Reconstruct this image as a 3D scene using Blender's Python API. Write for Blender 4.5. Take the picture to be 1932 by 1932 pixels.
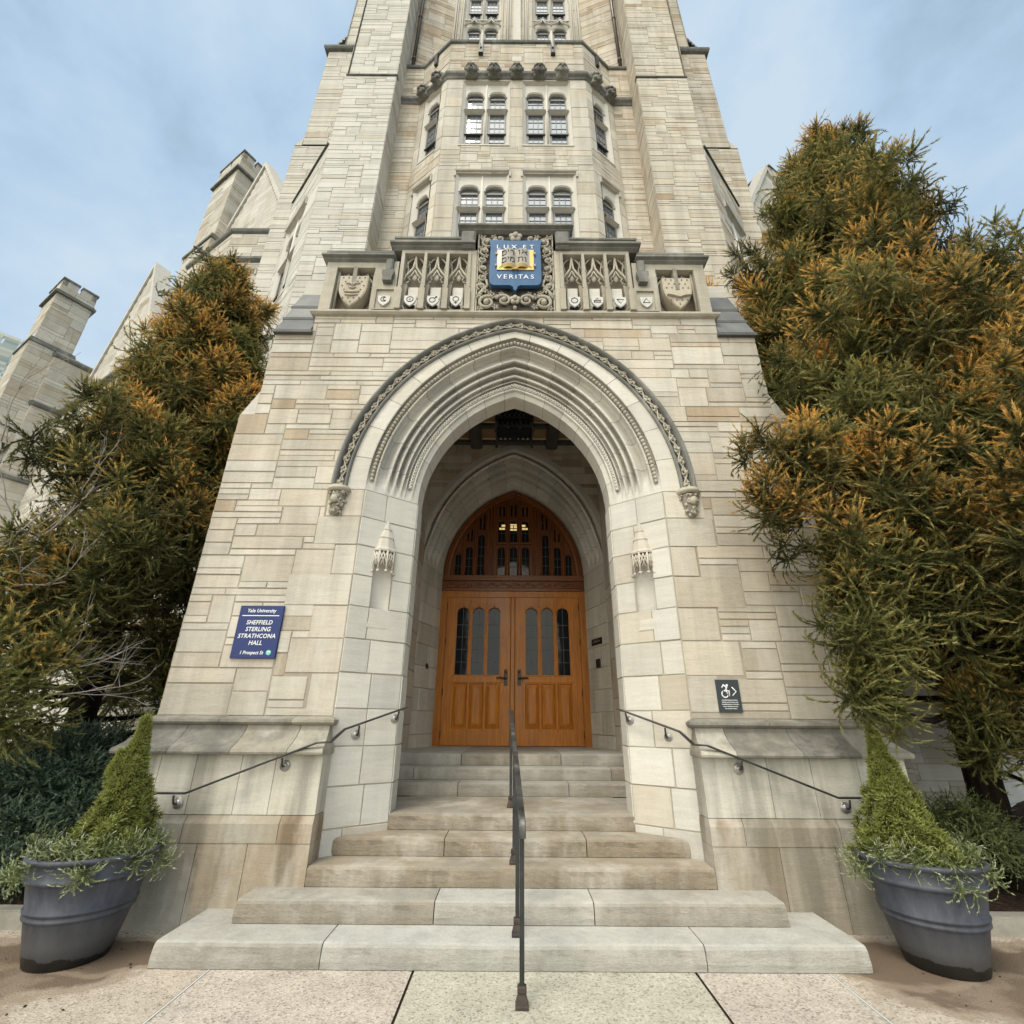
import bpy, bmesh, math, random
import numpy as np
from mathutils import Vector, Matrix
R = math.radians
for o in list(bpy.data.objects):
    bpy.data.objects.remove(o)
SC = bpy.context.scene
COL = SC.collection

# ------------------------------------------------------------------ camera, sky, sun, exposure
cam_d = bpy.data.cameras.new('camera')
cam = bpy.data.objects.new('camera', cam_d)
COL.objects.link(cam)
cam_d.sensor_fit = 'HORIZONTAL'
cam_d.sensor_width = 36.0
cam_d.lens = 915.0 / 1932.0 * 36.0
cam_d.shift_x = -0.0016
cam_d.clip_end = 3000
cam.matrix_world = Matrix.Translation((0, 0, 1.573)) @ Matrix.Rotation(R(90 + 23.3), 4, 'X') @ Matrix.Rotation(R(0.4), 4, 'Z')
SC.camera = cam
SUN_EL, SUN_AZ = 60.0, 205.0        # the sun stands behind the camera, slightly to the left, veiled by cloud
sun_dir = Vector((math.sin(R(SUN_AZ)) * math.cos(R(SUN_EL)), math.cos(R(SUN_AZ)) * math.cos(R(SUN_EL)), math.sin(R(SUN_EL))))
sd = bpy.data.lights.new('sun', 'SUN')
sd.energy = 1.5
sd.angle = R(16)
sd.color = (1.0, 0.94, 0.85)
sun = bpy.data.objects.new('sun', sd)
COL.objects.link(sun)
sun.rotation_euler = (-sun_dir).to_track_quat('-Z', 'Y').to_euler()

world = bpy.data.worlds.new('World')
SC.world = world
world.use_nodes = True
wn, wl = world.node_tree.nodes, world.node_tree.links
wn.clear()
w_out = wn.new('ShaderNodeOutputWorld')
w_bg = wn.new('ShaderNodeBackground')
w_bg.inputs['Strength'].default_value = 0.1
w_sky = wn.new('ShaderNodeTexSky')
w_sky.sky_type = 'NISHITA'
w_sky.sun_disc = False
w_sky.sun_elevation = R(SUN_EL)
w_sky.sun_rotation = R(SUN_AZ)
w_co = wn.new('ShaderNodeTexCoord')
w_map = wn.new('ShaderNodeMapping')
w_map.inputs['Scale'].default_value = (1.0, 1.0, 1.25)
w_map.inputs['Location'].default_value = (1.3, 2.4, 0.7)
wl.new(w_co.outputs['Generated'], w_map.inputs['Vector'])
w_n1 = wn.new('ShaderNodeTexNoise')
w_n1.inputs['Scale'].default_value = 2.3
w_n1.inputs['Detail'].default_value = 7
w_n1.inputs['Roughness'].default_value = 0.56
w_n1.inputs['Distortion'].default_value = 0.12
wl.new(w_map.outputs['Vector'], w_n1.inputs['Vector'])
w_r = wn.new('ShaderNodeValToRGB')
w_r.color_ramp.elements[0].position = 0.38
w_r.color_ramp.elements[0].color = (3.35, 4.6, 5.9, 1)
w_r.color_ramp.elements[1].position = 0.64
w_r.color_ramp.elements[1].color = (5.7, 6.95, 8.0, 1)
e = w_r.color_ramp.elements.new(0.5)
e.color = (4.4, 5.95, 7.5, 1)
wl.new(w_n1.outputs['Fac'], w_r.inputs['Fac'])
w_mix = wn.new('ShaderNodeMix')
w_mix.data_type = 'RGBA'
w_mix.inputs['Factor'].default_value = 0.86          # overcast: cloud in front of most of the clear sky
wl.new(w_sky.outputs['Color'], w_mix.inputs['A'])
wl.new(w_r.outputs['Color'], w_mix.inputs['B'])
# added sky lobe behind the camera, set below the sun to brighten walls and porch
w_dot = wn.new('ShaderNodeVectorMath')
w_dot.operation = 'DOT_PRODUCT'
wl.new(w_co.outputs['Generated'], w_dot.inputs[0])
w_dot.inputs[1].default_value = (math.sin(R(SUN_AZ)) * math.cos(R(33)), math.cos(R(SUN_AZ)) * math.cos(R(33)), math.sin(R(33)))
w_mr = wn.new('ShaderNodeMapRange')
w_mr.inputs['From Min'].default_value = 0.45
w_mr.inputs['From Max'].default_value = 1.0
w_mr.inputs['To Min'].default_value = 1.0
w_mr.inputs['To Max'].default_value = 6.0
wl.new(w_dot.outputs['Value'], w_mr.inputs['Value'])
w_tint = wn.new('ShaderNodeMix')
w_tint.data_type = 'RGBA'
w_tint.blend_type = 'MULTIPLY'
w_tint.inputs['Factor'].default_value = 1.0
wl.new(w_mix.outputs['Result'], w_tint.inputs['A'])
w_cx = wn.new('ShaderNodeCombineXYZ')
w_m2 = wn.new('ShaderNodeMath'); w_m2.operation = 'POWER'; w_m2.inputs[1].default_value = 0.82
wl.new(w_mr.outputs['Result'], w_m2.inputs[0])
w_m3 = wn.new('ShaderNodeMath'); w_m3.operation = 'POWER'; w_m3.inputs[1].default_value = 0.6
wl.new(w_mr.outputs['Result'], w_m3.inputs[0])
wl.new(w_mr.outputs['Result'], w_cx.inputs[0])
wl.new(w_m2.outputs[0], w_cx.inputs[1])
wl.new(w_m3.outputs[0], w_cx.inputs[2])
wl.new(w_cx.outputs[0], w_tint.inputs['B'])
wl.new(w_tint.outputs['Result'], w_bg.inputs['Color'])
wl.new(w_bg.outputs['Background'], w_out.inputs['Surface'])
SC.view_settings.view_transform = 'Standard'
SC.view_settings.look = 'None'
SC.view_settings.exposure = 0.25
SC.view_settings.gamma = 1.0

# ------------------------------------------------------------------ materials
MAT = {}


class NT:
    """small wrapper round a node tree"""
    def __init__(self, name):
        self.m = bpy.data.materials.new(name)
        self.m.use_nodes = True
        self.t = self.m.node_tree
        self.b = self.t.nodes['Principled BSDF']
        MAT[name] = self.m

    def n(self, kind, **kw):
        nd = self.t.nodes.new(kind)
        for k, v in kw.items():
            if k in nd.inputs:
                nd.inputs[k].default_value = v
            else:
                setattr(nd, k, v)
        return nd

    def l(self, a, b):
        self.t.links.new(a, b)

    def pos(self, scale=(1, 1, 1), rot=(0, 0, 0)):
        c = self.n('ShaderNodeTexCoord')
        mp = self.n('ShaderNodeMapping')
        mp.inputs['Scale'].default_value = scale
        mp.inputs['Rotation'].default_value = rot
        self.l(c.outputs['Object'], mp.inputs['Vector'])
        return mp.outputs['Vector']

    def noise(self, vec, scale, detail=4, rough=0.55, dist=0.0):
        nd = self.n('ShaderNodeTexNoise', Scale=scale, Detail=detail, Roughness=rough, Distortion=dist)
        self.l(vec, nd.inputs['Vector'])
        return nd.outputs['Fac']

    def rng(self, v, a, b, c, d):
        nd = self.n('ShaderNodeMapRange')
        for k, x in zip(('From Min', 'From Max', 'To Min', 'To Max'), (a, b, c, d)):
            nd.inputs[k].default_value = x
        self.l(v, nd.inputs['Value'])
        return nd.outputs['Result']

    def math(self, op, a, b):
        nd = self.n('ShaderNodeMath', operation=op)
        for i, x in enumerate((a, b)):
            if isinstance(x, (int, float)):
                nd.inputs[i].default_value = x
            else:
                self.l(x, nd.inputs[i])
        return nd.outputs[0]

    def ramp(self, v, stops, interp='LINEAR'):
        nd = self.n('ShaderNodeValToRGB')
        r = nd.color_ramp
        r.interpolation = interp
        while len(r.elements) < len(stops):
            r.elements.new(0.5)
        for el, (p, c) in zip(r.elements, stops):
            el.position = p
            el.color = (c[0], c[1], c[2], 1)
        self.l(v, nd.inputs['Fac'])
        return nd.outputs['Color']

    def mix(self, f, a, b, mode='MIX'):
        nd = self.n('ShaderNodeMix', data_type='RGBA', blend_type=mode)
        for key, x in (('Factor', f), ('A', a), ('B', b)):
            if isinstance(x, (int, float)):
                nd.inputs[key].default_value = x
            elif isinstance(x, tuple):
                nd.inputs[key].default_value = (x[0], x[1], x[2], 1)
            else:
                self.l(x, nd.inputs[key])
        return nd.outputs['Result']

    def scale(self, col, v):
        nd = self.n('ShaderNodeVectorMath', operation='SCALE')
        self.l(col, nd.inputs[0])
        if isinstance(v, (int, float)):
            nd.inputs['Scale'].default_value = v
        else:
            self.l(v, nd.inputs['Scale'])
        return nd.outputs[0]

    def tint(self):
        a = self.n('ShaderNodeAttribute', attribute_name='tint')
        s = self.n('ShaderNodeSeparateColor')
        self.l(a.outputs['Color'], s.inputs[0])
        return s.outputs[0], s.outputs[1], s.outputs[2]

    def bump(self, h, strength, dist=0.01):
        nd = self.n('ShaderNodeBump', Strength=strength, Distance=dist)
        self.l(h, nd.inputs['Height'])
        self.l(nd.outputs['Normal'], self.b.inputs['Normal'])

    def out(self, col, rough=0.8, spec=0.3, metal=0.0):
        if isinstance(col, tuple):
            self.b.inputs['Base Color'].default_value = (col[0], col[1], col[2], 1)
        else:
            self.l(col, self.b.inputs['Base Color'])
        if isinstance(rough, (int, float)):
            self.b.inputs['Roughness'].default_value = rough
        else:
            self.l(rough, self.b.inputs['Roughness'])
        self.b.inputs['Specular IOR Level'].default_value = spec
        self.b.inputs['Metallic'].default_value = metal
        return self.m


def stone_mat(name, stops, streak=0.25, grain=0.5, grime=(0.10, 0.095, 0.085), bump=0.35, vstain=0.18, gain=1.0):
    """cut stone: colour of the single block in tint.r, its lightness in tint.g, its soot and any painted shade in tint.b"""
    m = NT(name)
    r, g, b = m.tint()
    bed = m.noise(m.pos((1.3, 1.3, 9.0)), 2.2, 5, 0.6, 0.4)
    blotch = m.noise(m.pos((1, 1, 1)), 1.1, 4, 0.6)
    fine = m.noise(m.pos((1, 1, 1.6)), 55, 3, 0.6)
    vst = m.noise(m.pos((2.6, 2.6, 0.22)), 1.5, 4, 0.6)
    hue = m.math('ADD', r, m.math('MULTIPLY', m.math('SUBTRACT', blotch, 0.5), 0.45))
    hue = m.math('ADD', hue, m.math('MULTIPLY', m.math('SUBTRACT', bed, 0.5), streak))
    c = m.ramp(hue, stops)
    val = m.rng(g, 0, 1, 0.87 * gain, 1.10 * gain)
    val = m.math('MULTIPLY', val, m.rng(fine, 0.25, 0.75, 1 - 0.16 * grain, 1 + 0.12 * grain))
    val = m.math('MULTIPLY', val, m.rng(bed, 0.3, 0.7, 1 - 0.10, 1.05))
    val = m.math('MULTIPLY', val, m.rng(vst, 0.42, 0.62, 1.0, 1.0 - vstain))
    c = m.scale(c, val)
    ble = m.rng(m.noise(m.pos((1.5, 1.5, 0.55)), 1.3, 6, 0.65), 0.50, 0.68, 0.0, 0.55)
    c = m.mix(ble, c, (0.60, 0.575, 0.52))
    soot = m.math('MULTIPLY', b, m.rng(m.noise(m.pos((1, 1, 1)), 7, 6, 0.65), 0.25, 0.7, 1.35, 0.55))
    c = m.mix(soot, c, grime)
    h = m.math('ADD', m.math('MULTIPLY', fine, 0.4), m.noise(m.pos((1, 1, 2.5)), 9, 6, 0.65))
    h = m.math('ADD', h, m.math('MULTIPLY', bed, 0.8))
    m.bump(h, bump * 1.5, 0.008)
    return m.out(c, 0.88, 0.22)


WARM = [(0.0, (0.57, 0.537, 0.475)), (0.3, (0.56, 0.511, 0.43)), (0.55, (0.52, 0.453, 0.362)), (0.8, (0.455, 0.372, 0.276)), (1.0, (0.38, 0.293, 0.205))]
GREY = [(0.0, (0.60, 0.587, 0.55)), (0.45, (0.565, 0.541, 0.488)), (0.75, (0.495, 0.456, 0.385)), (1.0, (0.425, 0.366, 0.286))]
PALE = [(0.0, (0.61, 0.59, 0.547)), (0.5, (0.587, 0.553, 0.488)), (1.0, (0.507, 0.443, 0.352))]
stone_mat('ashlar', WARM)
stone_mat('ashlar_grey', GREY, streak=0.2, vstain=0.08)
stone_mat('dressed', PALE, streak=0.18, grain=0.45, bump=0.2, vstain=0.08)
stone_mat('carved', [(0, (0.53, 0.495, 0.42)), (1, (0.43, 0.375, 0.285))], bump=0.3, grime=(0.06, 0.058, 0.052))
stone_mat('sooty', [(0, (0.30, 0.295, 0.265)), (0.5, (0.235, 0.235, 0.22)), (1, (0.32, 0.285, 0.22))], bump=0.4, grime=(0.075, 0.077, 0.074))
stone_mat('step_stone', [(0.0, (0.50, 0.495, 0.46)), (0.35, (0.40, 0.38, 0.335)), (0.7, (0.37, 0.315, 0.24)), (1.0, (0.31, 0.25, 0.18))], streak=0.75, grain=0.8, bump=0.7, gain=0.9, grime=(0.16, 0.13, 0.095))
stone_mat('plinth_stone', [(0.0, (0.55, 0.53, 0.46)), (0.5, (0.42, 0.385, 0.31)), (1.0, (0.31, 0.235, 0.16))], streak=0.35, bump=0.4, grime=(0.13, 0.125, 0.112), vstain=0.42)

m = NT('mortar')
m.out(m.ramp(m.noise(m.pos(), 6, 4), [(0.3, (0.28, 0.245, 0.195)), (0.7, (0.38, 0.34, 0.28))]), 0.95, 0.1)
m = NT('mortar_pale')
m.out(m.ramp(m.noise(m.pos(), 6, 4), [(0.3, (0.30, 0.275, 0.225)), (0.7, (0.38, 0.35, 0.29))]), 0.95, 0.1)
m = NT('slate')
m.bump(m.noise(m.pos((1, 1, 5)), 14, 5), 0.4, 0.006)
r_, g_, b_ = m.tint()
m.out(m.scale(m.ramp(m.noise(m.pos(), 3, 5), [(0.3, (0.10, 0.105, 0.108)), (0.7, (0.175, 0.178, 0.175))]), m.rng(g_, 0, 1, 0.75, 1.25)), 0.6, 0.35)
m = NT('roof_slate')
r_, g_, b_ = m.tint()
m.out(m.scale(m.ramp(r_, [(0, (0.22, 0.29, 0.29)), (0.6, (0.30, 0.36, 0.34)), (1, (0.36, 0.36, 0.31))]), m.rng(g_, 0, 1, 0.7, 1.2)), 0.6, 0.35)


def wood_mat(name, ca, cb, rough=0.42, scale=(16, 16, 1.1)):
    m = NT(name)
    g = m.noise(m.pos(scale), 2.0, 6, 0.6, 0.6)
    f = m.noise(m.pos((60, 60, 2.5)), 2.0, 3, 0.6)
    r, gg, b = m.tint()
    c = m.ramp(m.math('ADD', m.math('MULTIPLY', g, 0.8), m.math('MULTIPLY', f, 0.2)), [(0.34, ca), (0.64, cb)])
    c = m.scale(c, m.rng(gg, 0, 1, 0.85, 1.15))
    wear = m.noise(m.pos((1, 1, 0.6)), 2.2, 5, 0.65)
    c = m.scale(c, m.rng(wear, 0.3, 0.7, 0.80, 1.14))
    rough = m.rng(wear, 0.3, 0.7, rough * 0.75, rough * 1.3)
    m.bump(f, 0.12, 0.003)
    return m.out(c, rough, 0.4)


wood_mat('oak', (0.36, 0.112, 0.010), (0.56, 0.205, 0.022))
wood_mat('oak_dark', (0.155, 0.046, 0.012), (0.235, 0.078, 0.019))
wood_mat('beam_wood', (0.045, 0.042, 0.040), (0.085, 0.08, 0.075), 0.6)
wood_mat('ceiling_wood', (0.24, 0.145, 0.07), (0.36, 0.23, 0.12), 0.6, (1.1, 16, 16))
m = NT('gilt_trim'); m.out((0.80, 0.64, 0.36), 0.5, 0.4)
m = NT('dark_glass')
m.out((0.012, 0.015, 0.018), m.rng(m.noise(m.pos(), 3, 2), 0.3, 0.7, 0.04, 0.10), 0.28)
m.bump(m.noise(m.pos(), 5, 2), 0.10, 0.02)
m = NT('sky_glass')
m.out((0.34, 0.365, 0.40), 0.08, 0.5, 0.62)
m = NT('lead'); m.out((0.10, 0.115, 0.135), 0.5, 0.4)
m = NT('window_metal'); m.out((0.20, 0.195, 0.185), 0.55, 0.4)
m = NT('iron')
m.out(m.ramp(m.noise(m.pos(), 9, 5), [(0.3, (0.020, 0.021, 0.022)), (0.7, (0.05, 0.05, 0.052))]), 0.45, 0.5, 0.3)
m.bump(m.noise(m.pos(), 40, 3), 0.25, 0.003)
m = NT('worn_iron')
m.out(m.ramp(m.noise(m.pos(), 7, 6, 0.65), [(0.36, (0.035, 0.033, 0.031)), (0.55, (0.085, 0.083, 0.078)), (0.68, (0.19, 0.185, 0.17))]), 0.5, 0.45, 0.35)
m.bump(m.noise(m.pos(), 30, 3), 0.3, 0.003)
m = NT('rust_foot')
m.out(m.ramp(m.noise(m.pos(), 14, 5), [(0.40, (0.03, 0.029, 0.028)), (0.75, (0.09, 0.058, 0.042))]), 0.7, 0.3)
m = NT('bracket_metal'); m.out(m.ramp(m.noise(m.pos(), 20, 3), [(0.3, (0.25, 0.245, 0.235)), (0.7, (0.42, 0.41, 0.39))]), 0.35, 0.5, 0.6)
m = NT('bronze'); m.out((0.045, 0.036, 0.028), 0.4, 0.5, 0.5)
m = NT('sign_blue'); m.out((0.006, 0.021, 0.125), 0.35, 0.4)
m = NT('sign_grey'); m.out((0.036, 0.044, 0.052), 0.5, 0.3)
m = NT('white_paint'); m.out((0.78, 0.79, 0.79), 0.5, 0.3)
m = NT('shield_white'); m.out(m.ramp(m.noise(m.pos(), 14, 5), [(0.3, (0.50, 0.49, 0.46)), (0.65, (0.62, 0.61, 0.58))]), 0.7, 0.2)
m = NT('mint_sticker'); m.out((0.18, 0.55, 0.42), 0.4, 0.4)
m = NT('shield_blue')
m.out(m.ramp(m.noise(m.pos((1, 1, .5)), 8, 5), [(0.3, (0.022, 0.085, 0.20)), (0.7, (0.036, 0.115, 0.245))]), 0.55, 0.3)
m = NT('gold'); m.out((0.78, 0.58, 0.20), 0.35, 0.5, 0.35)
m = NT('old_gold'); m.out((0.50, 0.36, 0.12), 0.45, 0.5, 0.3)
m = NT('page'); m.out(m.ramp(m.noise(m.pos(), 9, 4), [(0.3, (0.30, 0.285, 0.26)), (0.7, (0.40, 0.38, 0.35))]), 0.7, 0.2)
m = NT('black_paint_and_shade'); m.out((0.012, 0.012, 0.012), 0.5, 0.3)
m = NT('lamp_glow')
m.b.inputs['Emission Color'].default_value = (1.0, 0.72, 0.30, 1)
m.b.inputs['Emission Strength'].default_value = 0.6
m.out((0.4, 0.3, 0.1), 0.5, 0.3)
m = NT('pot_plastic')
hz = m.n('ShaderNodeSeparateXYZ'); m.l(m.pos(), hz.inputs[0])
mk = m.math('ADD', hz.outputs[2], m.math('MULTIPLY', m.noise(m.pos((1, 1, 1)), 6, 5, 0.6), 0.16))
pc = m.ramp(m.noise(m.pos((1, 1, .35)), 11, 6, 0.7), [(0.3, (0.034, 0.038, 0.053)), (0.52, (0.060, 0.066, 0.086)), (0.72, (0.085, 0.090, 0.108))])
pc = m.mix(m.rng(mk, 0.24, 0.42, 0.55, 0.0), pc, (0.10, 0.098, 0.092))
pc = m.mix(m.rng(mk, 0.148, 0.156, 1.0, 0.0), pc, (0.022, 0.021, 0.020))
m.out(pc, m.rng(m.noise(m.pos(), 12, 3), 0.3, 0.7, 0.38, 0.6), 0.35)
m.bump(m.noise(m.pos(), 120, 2), 0.08, 0.003)
m = NT('potting_soil'); m.out((0.025, 0.018, 0.012), 0.95, 0.1)
m.bump(m.noise(m.pos(), 40, 5), 1.0, 0.02)
m = NT('bed_soil')
m.out(m.ramp(m.noise(m.pos(), 12, 6, 0.7), [(0.3, (0.018, 0.013, 0.010)), (0.55, (0.05, 0.034, 0.024)), (0.7, (0.11, 0.065, 0.04))]), 0.95, 0.1)
m.bump(m.noise(m.pos(), 25, 6), 1.0, 0.05)
m = NT('bark'); m.out(m.ramp(m.noise(m.pos((3, 3, .5)), 6, 5), [(0.3, (0.012, 0.009, 0.007)), (0.7, (0.034, 0.025, 0.019))]), 0.9, 0.15)
m.bump(m.noise(m.pos((6, 6, .7)), 6, 5), 0.8, 0.02)
m = NT('pale_twig'); m.out((0.34, 0.31, 0.28), 0.85, 0.2)


def leaf_mat(name, green, green2, tip, trans=0.25):
    """needle colour: tint.r runs from green to the winter-bronze shoot tips, tint.g is each spray's lightness"""
    m = NT(name)
    r, g, b = m.tint()
    c = m.mix(b, green, green2)
    c = m.mix(r, c, tip)
    c = m.scale(c, m.rng(g, 0, 1, 0.42, 1.62))
    m.out(c, 0.55, 0.25)
    tr = m.n('ShaderNodeBsdfTranslucent')
    m.l(c, tr.inputs['Color'])
    mx = m.n('ShaderNodeMixShader', Fac=trans)
    m.l(m.b.outputs[0], mx.inputs[1])
    m.l(tr.outputs[0], mx.inputs[2])
    m.l(mx.outputs[0], m.t.nodes['Material Output'].inputs['Surface'])
    return m.m


leaf_mat('cedar_leaf', (0.098, 0.116, 0.036), (0.215, 0.205, 0.072), (0.57, 0.345, 0.095), 0.34)
leaf_mat('yew_leaf', (0.065, 0.110, 0.072), (0.12, 0.175, 0.12), (0.20, 0.24, 0.16))
leaf_mat('spruce_leaf', (0.115, 0.135, 0.030), (0.175, 0.19, 0.045), (0.28, 0.30, 0.10))
leaf_mat('juniper_leaf', (0.14, 0.185, 0.060), (0.24, 0.265, 0.12), (0.44, 0.47, 0.35))


def pave_mat(name, ca, cb, wet=()):
    m = NT(name)
    p = m.pos()
    f = m.noise(p, 95, 2, 0.5)
    f2 = m.noise(p, 3, 5, 0.6)
    vor = m.n('ShaderNodeTexVoronoi', Scale=80.0)
    m.l(p, vor.inputs['Vector'])
    sp = m.n('ShaderNodeSeparateColor'); m.l(vor.outputs['Color'], sp.inputs[0])
    c = m.ramp(m.math('ADD', m.math('MULTIPLY', sp.outputs[0], 0.65), m.math('MULTIPLY', f, 0.35)), [(0.12, (ca[0] * .45, ca[1] * .42, ca[2] * .40)), (0.3, ca), (0.7, cb), (0.95, (min(1, cb[0] * 1.25), min(1, cb[1] * 1.25), min(1, cb[2] * 1.25)))])
    c = m.scale(c, m.rng(f2, 0.3, 0.7, 0.84, 1.08))
    for (x, y, rx, ry, dark) in wet:
        sx = m.n('ShaderNodeSeparateXYZ'); m.l(p, sx.inputs[0])
        dx = m.math('DIVIDE', m.math('SUBTRACT', sx.outputs[0], x), rx)
        dy = m.math('DIVIDE', m.math('SUBTRACT', sx.outputs[1], y), ry)
        d = m.math('SQRT', m.math('ADD', m.math('MULTIPLY', dx, dx), m.math('MULTIPLY', dy, dy)), 0)
        d = m.math('ADD', d, m.math('MULTIPLY', m.math('SUBTRACT', m.noise(p, 2.6, 4, 0.6), 0.5), 0.9))
        c = m.mix(m.rng(d, 0.96, 1.06, dark * 0.8, 0.0), c, (0.275, 0.215, 0.158))
        c = m.mix(m.rng(d, 0.74, 0.86, dark, 0.0), c, (0.135, 0.098, 0.070))
    m.bump(m.math('ADD', f, vor.outputs['Distance']), 0.5, 0.006)
    return m.out(c, 0.85, 0.25)


pave_mat('pave_pink', (0.425, 0.375, 0.32), (0.53, 0.475, 0.415))
pave_mat('pave_grey', (0.42, 0.40, 0.325), (0.50, 0.48, 0.40))
pave_mat('pave_tan', (0.42, 0.36, 0.295), (0.50, 0.435, 0.365), ((-3.4, 4.3, .95, .55, .9), (-2.85, 4.5, .55, .32, .9), (3.4, 4.2, 1.1, .75, .9), (2.75, 4.5, .6, .42, .85), (3.9, 3.8, 1.1, .6, .75), (-4.1, 3.85, 1.2, .6, .8)))
m = NT('caulk'); m.out((0.55, 0.55, 0.53), 0.8, 0.2)
m = NT('joint_dark'); m.out((0.075, 0.045, 0.035), 0.95, 0.1)
m = NT('ground_earth'); m.out(m.ramp(m.noise(m.pos(), 0.4, 6), [(0.3, (0.05, 0.055, 0.025)), (0.7, (0.10, 0.095, 0.05))]), 0.95, 0.1)
m = NT('kerb_stone'); m.out(m.ramp(m.noise(m.pos(), 5, 6), [(0.3, (0.24, 0.23, 0.20)), (0.7, (0.36, 0.345, 0.30))]), 0.9, 0.2)
m.bump(m.noise(m.pos(), 20, 5), 0.6, 0.01)
m = NT('rubble'); m.out((0.33, 0.32, 0.30), 0.95, 0.1)

# ------------------------------------------------------------------ mesh building
RND = random.Random(7)


def T(r=0.3, g=0.5, b=0.0):
    return (r, g, b)


class FR:
    """a vertical wall frame: u along the wall, v up, d out of the wall"""
    def __init__(self, o, u, n):
        self.o, self.u, self.n = Vector(o), Vector(u).normalized(), Vector(n).normalized()

    def p(self, u, v, d=0.0):
        return self.o + self.u * u + Vector((0, 0, v)) + self.n * d


def fr_between(a, b):
    """frame of the wall from plan point a to b; its outside is to the right of a->b"""
    a, b = Vector((a[0], a[1], 0)), Vector((b[0], b[1], 0))
    u = (b - a).normalized()
    return FR(a, u, Vector((u.y, -u.x, 0))), (b - a).length


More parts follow.
